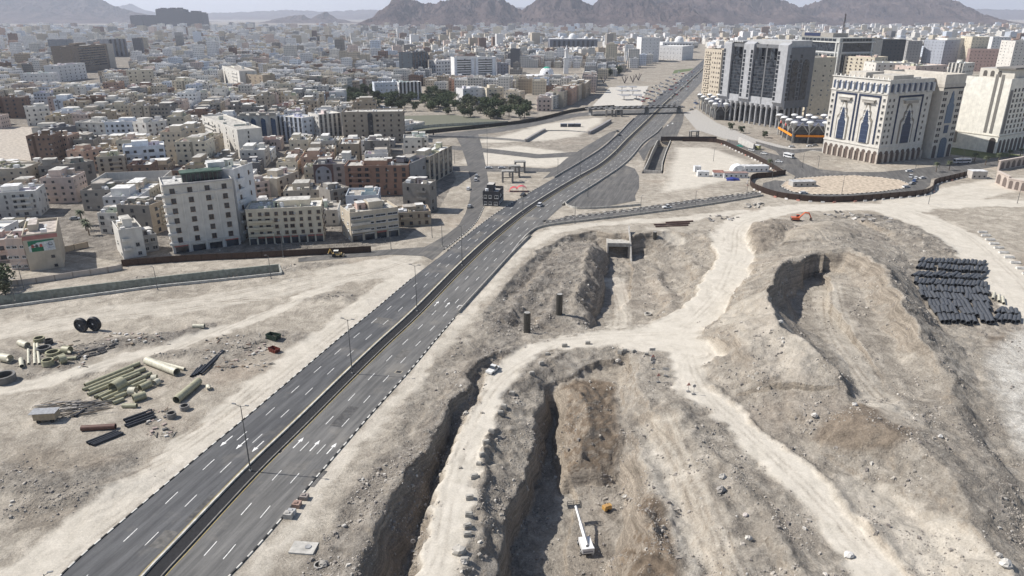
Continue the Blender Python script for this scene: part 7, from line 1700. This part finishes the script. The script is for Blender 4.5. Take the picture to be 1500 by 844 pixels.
# ---- small buildings of the site
def cabin(x, y, W, D, H_, rz, col, label, roof=(.6, .6, .6), gable=False, name='site_cabin', cat='cabin'):
    p = P(x, y); root = empty(name, (p.x, p.y, 0), rz); tag(root, label, cat); m = MB(); m.box(-W / 2, 0, -.1, W / 2, D, H_, 'wall', col); m.build('wall', root)
    m = MB()
    if gable: m.add([(-W / 2 - .2, -.2, H_), (W / 2 + .2, -.2, H_), (W / 2 + .2, D + .2, H_), (-W / 2 - .2, D + .2, H_), (-W / 2 - .2, D / 2, H_ + 1.2), (W / 2 + .2, D / 2, H_ + 1.2)], [(0, 1, 5, 4), (2, 3, 4, 5), (1, 2, 5), (3, 0, 4)], 'roof', roof)
    else: m.box(-W / 2 - .15, -.15, H_, W / 2 + .15, D + .15, H_ + .2, 'roof', roof)
    m.build('roof', root); n_ = max(1, int(W / 3)); 
    for i in range(n_): m = MB(); plate(m, rect(-W / 2 + W * (i + .5) / n_ - .5, .9, -W / 2 + W * (i + .5) / n_ + .5, 1.9), -.04, 0, 'glass', DARK); m.build('window', root)
    return root
cabin(1030, 259, 7, 5, 3, -.1, (.68,) * 3, 'white site cabin at the left end of the cabin group'); cabin(1052, 260, 6, 5, 3, -.1, (.66,) * 3, 'white gabled site cabin in the middle of the cabin group', (.3, .16, .13), True); cabin(1078, 261, 15, 5, 3, .02, (.62,) * 3, 'long white site cabin with a brown roof by the blue sheet', (.28, .2, .18)); cabin(1022, 252, 4, 4, 3.4, 0, (.7,) * 3, 'small white kiosk behind the cabin group')
cabin(1108, 252, 16, 6, 3.6, .05, (.68,) * 3, 'white glazed marquee beside the hoarding bend'); 
p = P(1083, 252); m = MB(); m.T = Matrix.Translation(p)
for q in range(12): a0 = math.pi * q / 12; a1 = math.pi * (q + 1) / 12; m.add([(-4.5 * math.cos(a0), 0, 4.2 * math.sin(a0)), (-4.5 * math.cos(a1), 0, 4.2 * math.sin(a1)), (-4.5 * math.cos(a1), 7, 4.2 * math.sin(a1)), (-4.5 * math.cos(a0), 7, 4.2 * math.sin(a0))], [(0, 1, 2, 3)], 'roof', (.74,) * 3, True)
m.add([(-4.5 * math.cos(math.pi * q / 12), 0, 4.2 * math.sin(math.pi * q / 12)) for q in range(13)], [tuple(range(13))], 'roof', (.7,) * 3); tag(m.build('tent'), 'round-topped white tent behind the long site cabin', 'tent')
m = MB(); p = P(1073, 264); m.T = Matrix.Translation(p); m.add([(-4, -1.5, .6), (0, -2, 1.3), (4, -1.2, .5), (4.4, 1.4, .8), (0, 1.8, 1.7), (-4, 1.6, 1.0), (-4.3, -1.8, 0), (4.4, -1.6, 0), (0, -2.4, 0)], [(0, 1, 4, 5), (1, 2, 3, 4), (0, 6, 8, 1), (1, 8, 7, 2)], 'matte', (.035, .05, .22)); tag(m.build('tarpaulin'), 'crumpled blue tarpaulin in front of the long site cabin', 'tarpaulin')
cabin(1178, 274, 14, 6, 3, .08, (.42, .41, .39), 'flat grey block hut on the sandy ring island', (.5,) * 3); cabin(1107, 219, 4, 4, 3, -.8, (.5, .48, .25), 'pale yellow hut at the end of the stone depot wall'); cabin(1434, 262, 9, 6, 4.5, -.05, (.5, .46, .42), 'plain stone hut at the end of the curved hoarding')
hoarding([(1082, 209), (1094, 215), (1104, 220)], 4.5, (.5, .48, .45), 'long pale stone depot wall above the ring road approach', 'depot_wall', 1.2)
B((707, 280, 730, 281), 8, 14, 'dark grey', 2, 3, 'near-black site office with a pale sunken roof beside the highway', seed=110, dense=.8, roofcol=(.5, .48, .45), col=(.07, .07, .075), land='dark site office', par=1.5)
# concrete portal frames
for i, (x, y, lb) in enumerate(((744, 268, 'nearest bare concrete portal frame beside the dark site office'), (754, 260, 'middle bare concrete portal frame by the site office'), (762, 253, 'farthest bare concrete portal frame by the site office'), (893, 171, 'left concrete frame under the overpass end'), (907, 171, 'right concrete frame under the overpass end'), (1017, 205, 'small concrete frame tower behind the dark hoarding'))):
    p = P(x, y); root = empty('portal_frame', p, .1); tag(root, lb, 'concrete frame'); cs = (.22, .21, .2)
    for sx in (-1, 1):
        for sy in (0, 1): m = MB(); m.box(sx * 3 - .4, sy * 4 - .4, -.1, sx * 3 + .4, sy * 4 + .4, 6.5, 'conc', cs); m.build('column', root)
    m = MB(); m.box(-3.6, -.5, 6.5, 3.6, 4.5, 7.2, 'conc', (.34, .33, .31)); m.build('top_slab', root); m = MB(); m.box(-3, -.2, 3.0, 3, .2, 3.5, 'conc', cs); m.build('beam', root)
# red awnings
p = P(761, 281); root = empty('red_canopy', p, 0); tag(root, 'bright red fabric canopies beside the highway behind the site office', 'canopy')
for i, (dx, s) in enumerate(((-3.2, 1), (1.2, 1.3))):
    m = MB(); m.T = Matrix.Translation((dx, 0, 0)); n_ = 8
    for q in range(n_): a0 = math.pi * q / n_; a1 = math.pi * (q + 1) / n_; m.add([(-2.6 * s * math.cos(a0), -1, 2.6 * s * math.sin(a0)), (-2.6 * s * math.cos(a1), -1, 2.6 * s * math.sin(a1)), (-2.6 * s * math.cos(a1), 3, 2.6 * s * math.sin(a1)), (-2.6 * s * math.cos(a0), 3, 2.6 * s * math.sin(a0))], [(0, 1, 2, 3)], 'paint', (.6, .03, .03), True)
    m.build('awning', root)
# ---- overpass and the canopy square
pa, pb = P(862, 170), P(1003, 166)
root = empty('overpass', pa, math.atan2((pb - pa).y, (pb - pa).x)); tag(root, 'dark overpass bridge crossing above the highway', 'bridge'); L = (pb - pa).length
m = MB(); m.box(0, 0, 5.6, L, 12, 6.6, 'conc', (.16, .155, .15)); m.build('deck', root)
for yy in (0, 11.6):
    m = MB()
    for q in range(int(L / 3)): m.box(q * 3, yy, 6.6, q * 3 + 3, yy + .4, 7.5, 'line', (.6, .58, .55) if q % 2 else (.06,) * 3)
    m.build('parapet', root)
for q in (4, L * .33, L * .62, L - 4): m = MB(); m.box(q - .8, 2, -.2, q + .8, 10, 5.6, 'conc', (.3,) * 3); m.build('pier', root)
poly_sheet('plaza', pxs([(868, 155), (893, 128), (950, 126), (944, 140), (940, 156), (905, 157)]), .02, 'conc', (.55, .52, .47))
for i, (x, y) in enumerate(((911, 133), (926, 133), (911, 139), (927, 139), (914, 146), (932, 146))):
    p = P(x, y); root = empty('shade_canopy', p, .05); tag(root, f"grey tapered shade canopy, {ordinal(i + 1)} of the six over the sloping square", 'canopy', 'shade canopies over the square'); m = MB(); s = 7.5
    m.add([(-s, 5, 5.5), (s, 5, 5.5), (s * .55, -9, 5.0), (-s * .55, -9, 5.0), (-s, 5, 5.9), (s, 5, 5.9), (s * .55, -9, 5.4), (-s * .55, -9, 5.4)], [(3, 2, 1, 0), (4, 5, 6, 7), (0, 1, 5, 4), (1, 2, 6, 5), (2, 3, 7, 6), (3, 0, 4, 7)], 'roof', (.33, .33, .34)); m.build('canopy', root)
    m = MB(); m.tube((0, 0, 0), (0, 0, 5.3), .4, 'metal', (.3,) * 3); m.build('post', root)
for i, (x, y) in enumerate(((884, 122), (915, 122), (927, 121), (935, 118))):
    p = P(x, y); root = empty('branched_column', p, 0); tag(root, f"dark V-branched steel column behind the canopy square, {ordinal(i + 1)} from the left street side", 'column', 'branched steel columns')
    m = MB(); m.tube((0, 0, 0), (-4.5, 0, 9.5), .6, 'metal', (.08, .07, .07), 6); m.tube((0, 0, 0), (4.5, 2, 9.5), .6, 'metal', (.08, .07, .07), 6); m.tube((0, 0, 0), (2, 5, 10), .6, 'metal', (.08, .07, .07), 6); m.build('branches', root)
# ---- arcaded wall at the right
def arcade(x0, y0, x1, y1, n_, h_, label):
    A = P(x0, y0); Bq = P(x1, y1); d = Bq - A; W = d.length; root = empty('arcade_wall', A, math.atan2(d.y, d.x)); tag(root, label, 'arcade'); m = MB(); m.box(0, 0, 0, W, 1.2, h_, 'wall', (.48, .41, .36)); m.box(-.2, -.2, h_, W + .2, 1.4, h_ + .5, 'wall', (.52, .45, .4)); m.build('wall', root)
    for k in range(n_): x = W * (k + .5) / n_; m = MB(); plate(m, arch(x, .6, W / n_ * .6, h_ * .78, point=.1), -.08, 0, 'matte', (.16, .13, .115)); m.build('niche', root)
arcade(1457, 268, 1474, 277, 2, 7, 'pinkish arcade end with arched niches at the bend'); arcade(1474, 277, 1560, 292, 9, 6, 'pinkish arcaded wall running out of the view'); arcade(1463, 250, 1540, 236, 10, 6, 'rear pinkish arcade with dark arches in a row')
# ---- trees
def tree_mesh(kind, seed, h_, r_):
    rr = random.Random(seed); m = MB(); g0 = {'dark': (.062, .082, .042), 'olive': (.115, .125, .072), 'mid': (.085, .112, .052)}[kind]
    cl = [(rr.gauss(0, r_ * .42), rr.gauss(0, r_ * .42), h_ * rr.uniform(.22, .82), r_ * rr.uniform(.35, .58)) for _ in range(12)]
    for q in range(1500):
        c = cl[rr.randrange(12)]; a, b_ = rr.uniform(0, 6.28), math.asin(rr.uniform(-.7, 1)); rad = c[3] * rr.uniform(.6, 1.05)
        p = Vector((c[0] + rad * math.cos(a) * math.cos(b_), c[1] + rad * math.sin(a) * math.cos(b_), c[2] + rad * .8 * math.sin(b_)))
        u = Vector((rr.gauss(0, 1), rr.gauss(0, 1), rr.gauss(0, .6))).normalized() * rr.uniform(.3, .6); v = u.cross(Vector((rr.gauss(0, 1), rr.gauss(0, 1), rr.gauss(0, 1)))).normalized() * rr.uniform(.25, .45); f = rr.uniform(.7, 1.4)
        m.add([p - u, p - v * .8, p + u, p + v], [(0, 1, 2, 3)], 'leaf', tuple(x * f for x in g0))
    tr = MB(); tr.tube((0, 0, -.2), (0, 0, h_ * .45), .32, 'matte', (.14, .11, .085), 7, r2=.2)
    for c in cl[:6]: tr.tube((0, 0, h_ * .35), (c[0], c[1], c[2]), .14, 'matte', (.14, .11, .085), 5, r2=.05)
    return m.mesh('crown'), tr.mesh('trunk')
TM = [tree_mesh('dark', 1, 11, 4.6), tree_mesh('mid', 2, 12, 5.0), tree_mesh('olive', 3, 9, 4.8), tree_mesh('dark', 4, 9.5, 4.0)]
def tree(p, k, s, rz, label, group=None):
    root = empty('tree', p, rz); root.scale = (s, s, s); tag(root, label, 'tree', group)
    for nm, me_ in (('crown', TM[k][0]), ('trunk', TM[k][1])): o = bpy.data.objects.new(nm, me_); COL.objects.link(o); o.parent = root
TP = [(503, 156), (506, 138), (560, 134), (640, 138), (664, 145), (700, 150), (742, 152), (786, 158), (790, 170), (752, 179), (700, 177), (640, 166), (560, 163)]
tw = pxs(TP); tx0_, tx1_ = min(p.x for p in tw), max(p.x for p in tw); ty0_, ty1_ = min(p.y for p in tw), max(p.y for p in tw)
pts = []; tries = 0
while len(pts) < 125 and tries < 6000:
    tries += 1; x, y = rnd.uniform(tx0_, tx1_), rnd.uniform(ty0_, ty1_)
    if not in_poly(np.array([x]), np.array([y]), tw)[0]: continue
    if any((x - a) ** 2 + (y - b_) ** 2 < 38 for a, b_ in pts) or blocked(x, y, 3): continue
    pts.append((x, y))
pts.sort(key=lambda q: (round(px_of(q[0], q[1], 0)[0] / 25), q[1]))
for i, (x, y) in enumerate(pts): tree((x, y, 0), rnd.choice((0, 0, 1, 1, 2, 3)), rnd.uniform(.85, 1.35), rnd.uniform(0, 6), f"leafy park tree behind the sports ground, {ordinal(i + 1)} counted across from the hotel side", 'park trees')
for x, y, k, s, lb in ((52, 214, 0, .55, 'lone dark bush-like tree at the edge of the dirt lot'), (57, 210, 1, .7, 'round green tree at the corner of the dirt lot'), (178, 176, 0, 1.0, 'dark tree among roofs behind the long bluish block'), (166, 172, 1, .8, 'smaller dark tree in the same yard behind the long bluish block'), (355, 160, 0, .9, 'dark tree behind the blue-arched office'), (362, 230, 1, .6, 'small tree at the foot of the blue-arched office'),
    (1120, 202, 0, .55, 'round clipped tree before the parasol market hall'), (1085, 195, 0, .6, 'dark tree right of two in front of the tower columns'), (1070, 190, 0, .6, 'dark tree left of two in front of the tower columns'), (907, 110, 0, 1.4, 'dark round tree behind the branched steel columns'), (893, 112, 0, 1.3, 'dark tree left of the round one near the branched columns'), (886, 112, 1, 1.2, 'dark tree nearest the street row end'), (8, 432, 2, .8, 'dusty tree at the edge beside the yard wall'), (2, 424, 1, .9, 'green tree at the edge behind the yard wall')):
    p = P(x, y); tree((p.x, p.y, 0), k, s, rnd.uniform(0, 6), lb)
def palm(x, y, h_, label, group=None):
    p = P(x, y); root = empty('palm_tree', p, rnd.uniform(0, 6)); tag(root, label, 'palm tree', group); m = MB(); m.tube((0, 0, -.1), (.2, 0, h_), .28, 'matte', (.16, .12, .09), 8, r2=.2); m.build('trunk', root); m = MB()
    for q in range(26):
        a = q * 2.4; up = .9 - (q / 26) * 1.3; L = rnd.uniform(2.2, 3.0); pr = None
        for s in range(6):
            t = s / 5; r_ = L * t; z_ = h_ + up * L * t - L * .62 * t * t; c = Vector((.2 + r_ * math.cos(a), r_ * math.sin(a), z_)); w_ = .34 * math.sin(math.pi * min(1, t * .9 + .1)) + .03; sd_ = Vector((-math.sin(a), math.cos(a), 0)) * w_
            if pr: m.add([pr[0] - pr[1], c - sd_, c, pr[0]], [(0, 1, 2, 3)], 'leaf', (.07, .085, .045)); m.add([pr[0], c, c + sd_ - Vector((0, 0, w_ * .5)), pr[0] + pr[1] - Vector((0, 0, w_ * .5))], [(0, 1, 2, 3)], 'leaf', (.085, .1, .055))
            pr = (c, sd_)
    m.build('fronds', root)
palm(122, 330, 7, 'tallest palm in the shaded yard behind the ochre wall'); palm(131, 345, 5.5, 'bushy palm before the ochre wall'); palm(127, 338, 5, 'small palm between its two yard neighbours')
for i, (x, y) in enumerate(((1371, 252), (1390, 250), (1443, 242), (1462, 238), (1478, 232), (1494, 230), (1427, 237), (1127, 247))): palm(x, y, 5.5, f"roadside palm, {ordinal(i + 1)} counted from the hotel corner" if i < 7 else 'lone palm at the hoarding bend beside the white tent', 'roadside palms')
# low walls and tanks of the empty lots
hoarding([(770, 208), (785, 199), (798, 192)], 2.2, (.30, .29, .28), 'thick grey wall stub slanting across the empty lot', 'low_wall', 2.0)
hoarding([(600, 201), (680, 202), (735, 205), (770, 208)], 1.6, (.34, .33, .32), 'low grey wall edging the empty lot', 'low_wall', .6)
hoarding([(863, 197), (876, 190), (894, 179)], 2.6, (.28, .27, .27), 'grey slab wall climbing beside the far carriageway', 'low_wall', 2.2)
hoarding([(798, 192), (830, 192), (868, 195)], .8, (.35, .34, .33), 'kerb-high wall behind the empty lot', 'low_wall', .5)
for i, x in enumerate((826, 837, 846)): cabin(x, 186, 6, 3, 2.6, 0, (.07, .08, .10), ['left', 'middle', 'right'][i] + ' dark container of three on the far pale lot', (.25, .27, .32), name='container', cat='container')
# lawns
poly_sheet('lawn', pxs([(592, 190), (588, 170), (660, 168), (742, 178), (742, 185), (690, 190), (640, 194)]), .02, 'matte', (.155, .155, .115)); poly_sheet('lawn', pxs([(1375, 224), (1385, 215), (1450, 221), (1500, 228), (1440, 232)]), .02, 'matte', (.10, .12, .05)); poly_sheet('lawn', pxs([(985, 108), (1010, 104), (1016, 100), (988, 103)]), .02, 'matte', (.12, .15, .07))
B((592, 184, 622, 178), 5, 20, 'off-white', 1, 6, 'low flat-roofed pavilion by the sports ground', near=True, seed=120, roofcol=(.72, .7, .66), dense=.3)
hoarding([(603, 190), (640, 186), (700, 183), (744, 181)], 2.5, (.52, .5, .42), 'cream perimeter wall round the sports ground', 'yard_wall')
# dirt lot
poly_sheet('dirt_lot', pxs([(-150, 186), (74, 186), (80, 212), (62, 236), (-150, 246)]), .01, 'roof', (.46, .41, .35))
# ---- stones: many small ones as one mass, the large ones single
def stones(n, seed, smin, smax):
    rg2 = np.random.RandomState(seed); out = []
    while len(out) < n:
        x = rg2.uniform(-150, 240, 4000); y = rg2.uniform(98, 330, 4000)
        i = np.clip(np.searchsorted(xs, x) - 1, 0, len(xs) - 2); j = np.clip(np.searchsorted(ys, y) - 1, 0, len(ys) - 2)
        wgt = np.clip(AMP[j, i] * .9 + MBl[j, i] * .8 - .12, 0.0, 1) * (1 - MR[j, i]) * (130 / y) ** 1.2; clump = fbm(x, y, 6, 3, 91)
        ok = rg2.rand(4000) < wgt * np.clip((clump - .47) * 6, 0.02, 1)
        for a, b_, jj, ii in zip(x[ok], y[ok], j[ok], i[ok]): out.append((a, b_))
    return out[:n]
pts = stones(26000, 3, .1, .5); rg3 = np.random.RandomState(9)
XY = np.array(pts); Z = np.array([hz(a, b_) for a, b_ in pts]); n_ = len(pts); S = rg3.pareto(2.6, n_) * .13 + .10; S = np.clip(S, .09, .6)
cube = np.array([(-1, -1, -1), (1, -1, -1), (1, 1, -1), (-1, 1, -1), (-1, -1, 1), (1, -1, 1), (1, 1, 1), (-1, 1, 1)]) * .6
Vt = cube[None] * (1 + rg3.uniform(-.35, .35, (n_, 8, 3))); Vt[:, 4:, :2] *= .7; th = rg3.uniform(0, 6.28, n_); c_, s_ = np.cos(th)[:, None], np.sin(th)[:, None]
Vt = Vt * S[:, None, None] * np.array([1.2, .9, .75]); VX = Vt[..., 0] * c_ - Vt[..., 1] * s_ + XY[:, 0:1]; VY = Vt[..., 0] * s_ + Vt[..., 1] * c_ + XY[:, 1:2]; VZ = Vt[..., 2] + (Z + S * .15)[:, None]
q = np.array([(0, 3, 2, 1), (0, 1, 5, 4), (1, 2, 6, 5), (2, 3, 7, 6), (3, 0, 4, 7), (4, 5, 6, 7)]); Fq = (q[None] + (np.arange(n_) * 8)[:, None, None]).reshape(-1, 4)
me = bpy.data.meshes.new('stones'); me.vertices.add(n_ * 8); me.vertices.foreach_set('co', np.stack([VX, VY, VZ], -1).astype(np.float32).ravel()); me.loops.add(Fq.size); me.loops.foreach_set('vertex_index', Fq.astype(np.int32).ravel()); me.polygons.add(len(Fq)); me.polygons.foreach_set('loop_start', np.arange(0, Fq.size, 4, dtype=np.int32)); me.polygons.foreach_set('loop_total', np.full(len(Fq), 4, np.int32)); me.polygons.foreach_set('use_smooth', np.zeros(len(Fq), bool))
base = np.array([(.34, .31, .27), (.26, .235, .21), (.44, .40, .35), (.20, .18, .165), (.54, .51, .46)])[rg3.choice(5, n_, p=[.33, .27, .2, .13, .07])]; cf = np.concatenate([np.repeat(base, 6, 0), np.ones((n_ * 6, 1))], 1)
at = me.attributes.new('Col', 'FLOAT_COLOR', 'FACE'); at.data.foreach_set('color', cf.astype(np.float32).ravel()); me.materials.append(M_matte); me.update(); me.validate(); o = bpy.data.objects.new('loose_stones', me); COL.objects.link(o); tag(o, 'countless loose stones over the dug ground', 'stones', kind='stuff')
def boulder(x, y, s, col, label):
    p = G(x, y); rr = random.Random(int(x * 7 + y)); m = MB(); vs = []
    for jr in range(5):
        ph = -1.2 + 2.5 * jr / 4
        for i in range(8): a = i * math.pi / 4 + jr * .3; r_ = s * rr.uniform(.75, 1.15); vs.append((r_ * math.cos(ph) * math.cos(a), r_ * .85 * math.cos(ph) * math.sin(a), r_ * .75 * math.sin(ph) + s * .3))
    m.add(vs, [(j * 8 + i, j * 8 + (i + 1) % 8, (j + 1) * 8 + (i + 1) % 8, (j + 1) * 8 + i) for j in range(4) for i in range(8)] + [tuple(range(32, 40))], 'conc', col); tag(m.build('boulder', None, p), label, 'boulder')
for x, y, s, c, lb in ((1058, 700, 1.0, (.42, .4, .37), 'grey boulder at the foot of the diagonal haul road bank'), (1056, 719, 1.2, (.3, .28, .26), 'dark-topped boulder just below the grey one'), (1092, 756, .7, (.55, .5, .47), 'pale small boulder on the eastern bank'), (1096, 790, .8, (.5, .47, .43), 'pale boulder in the shaded hollow of the bank'), (1243, 815, 1.0, (.62, .6, .57), 'white boulder beside the diagonal haul road'), (1472, 828, 1.2, (.58, .56, .52), 'whitish boulder near the lower corner'), (1463, 815, .7, (.4, .38, .35), 'small boulder above the whitish one'),
    (1252, 594, .8, (.6, .58, .55), 'pale boulder on the crest above the brown face'), (1143, 473, .9, (.6, .58, .54), 'white boulder on the west crest of the bowl'), (672, 810, 1.6, (.5, .47, .42), 'broad pale boulder on the haul road edge'), (680, 824, .9, (.48, .45, .41), 'smaller boulder under the broad pale one'), (475, 828, 1.0, (.35, .33, .3), 'cracked boulder in the verge rubble'), (683, 607, .9, (.5, .47, .42), 'boulder on the ditch lip by the haul road'), (916, 729, .8, (.52, .5, .46), 'pale boulder on the cut floor near the compressor'), (905, 530, 1.0, (.45, .42, .38), 'boulder at the head of the deep cut'), (1193, 610, .9, (.55, .52, .48), 'pale boulder left of the brown face'), (1377, 640, .6, (.66, .64, .6), 'white boulder right of the brown face')): boulder(x, y, s, c, lb)
# broken slabs by the excavator and elsewhere
for i in range(46):
    if i < 30: x, y = rnd.uniform(1205, 1305), 0; y = 310 + (x - 1205) * .12 + rnd.uniform(-3, 6); w_ = 'behind the spoil heap'
    else: x, y = rnd.uniform(1035, 1080), rnd.uniform(316, 324); w_ = 'left of the small mound'
    p = G(x, y); m = MB(); m.T = Matrix.Rotation(rnd.uniform(0, 6), 4, 'Z') @ Matrix.Rotation(rnd.uniform(-.5, .5), 4, 'X'); s = rnd.uniform(.6, 1.5); m.prism([(-s, -s * .6), (s * .7, -s * .8), (s, s * .4), (-.2 * s, s * .8)], -.2, rnd.uniform(.2, .6), 'conc', rnd.choice(((.13, .125, .12), (.3, .28, .26), (.2, .19, .18), (.5, .48, .45)))); tag(m.build('broken_slab', None, p), f"broken slab in the rubble line {w_}, {ordinal(i + 1 if i < 30 else i - 29)} along", 'rubble slab', 'broken slabs ' + w_)
for i, (x0, y0, x1, y1) in enumerate(((958, 330, 1010, 328), (960, 333, 1008, 331), (975, 327, 1015, 325))): pipe(x0, y0, x1, y1, .4, (.13, .08, .065), f"rusty brown beam by the slip road, {ordinal(i + 1)} from its nearest", hollow=False, name='steel_beam')
m = MB()
for i in range(26):
    x, y = 1105 + rnd.uniform(-12, 14), rnd.uniform(298, 306); p = P(x, y); s = rnd.uniform(.5, 1.3); m.T = Matrix.Translation(p) @ Matrix.Rotation(rnd.uniform(0, 3), 4, 'Z'); m.box(-s, -s * .5, -.1, s, s * .5, rnd.uniform(.3, 1.0), 'conc', rnd.choice(((.5, .47, .42), (.3, .28, .25), (.6, .56, .5))))
m.T = None; tag(m.build('stored_blocks'), 'untidy store of pale blocks below the slip road end', 'blocks', kind='stuff')
# ================================================================ light, sky, air
SUN_EL = R(46.0); sdir = Vector((-0.988, 0.150, 0)).normalized()
sd = Vector((sdir.x * math.cos(SUN_EL), sdir.y * math.cos(SUN_EL), math.sin(SUN_EL)))
sun = bpy.data.lights.new('sun', 'SUN'); sun.energy = 5.0; sun.angle = R(0.5); sun.color = (1.0, 0.955, 0.89)
so = bpy.data.objects.new('sun', sun); COL.objects.link(so); so.rotation_euler = sd.to_track_quat('Z', 'Y').to_euler()
w = bpy.data.worlds.new('World'); scene.world = w; w.use_nodes = True
wt = w.node_tree; wt.nodes.clear()
wo = wt.nodes.new('ShaderNodeOutputWorld'); bg = wt.nodes.new('ShaderNodeBackground'); sk = wt.nodes.new('ShaderNodeTexSky')
sk.sky_type = 'NISHITA'; sk.sun_disc = False; sk.sun_elevation = SUN_EL
sk.sun_rotation = math.atan2(sd.x, sd.y); sk.air_density = 1.0; sk.dust_density = 1.5; sk.ozone_density = 1.0; sk.altitude = 600
bg.inputs['Strength'].default_value = 0.085
wt.links.new(sk.outputs[0], bg.inputs[0]); wt.links.new(bg.outputs[0], wo.inputs[0])
if HAZE:
    hm = bpy.data.materials.new('haze_air'); t = nt(hm)
    out = t.nodes.new('ShaderNodeOutputMaterial'); pv = t.nodes.new('ShaderNodeVolumePrincipled')
    pv.inputs['Color'].default_value = (0.80, 0.86, 1.0, 1); pv.inputs['Density'].default_value = HAZE; pv.inputs['Anisotropy'].default_value = 0.2
    t.links.new(pv.outputs[0], out.inputs['Volume'])
    SLOTS['haze'] = hm
    m = MB(); m.box(-32000, -450, -16, 32000, 41000, 1300, 'haze'); o = m.build('haze'); tag(o, kind='stuff')
    scene.cycles.volume_bounces = 1
scene.view_settings.view_transform = 'Standard'; scene.view_settings.look = 'None'
scene.view_settings.exposure = EXPO; scene.view_settings.gamma = 1; scene.view_settings.use_curve_mapping = False
scene.render.engine = 'CYCLES'; scene.cycles.use_denoising = True; scene.cycles.max_bounces = 5; scene.cycles.diffuse_bounces = 3
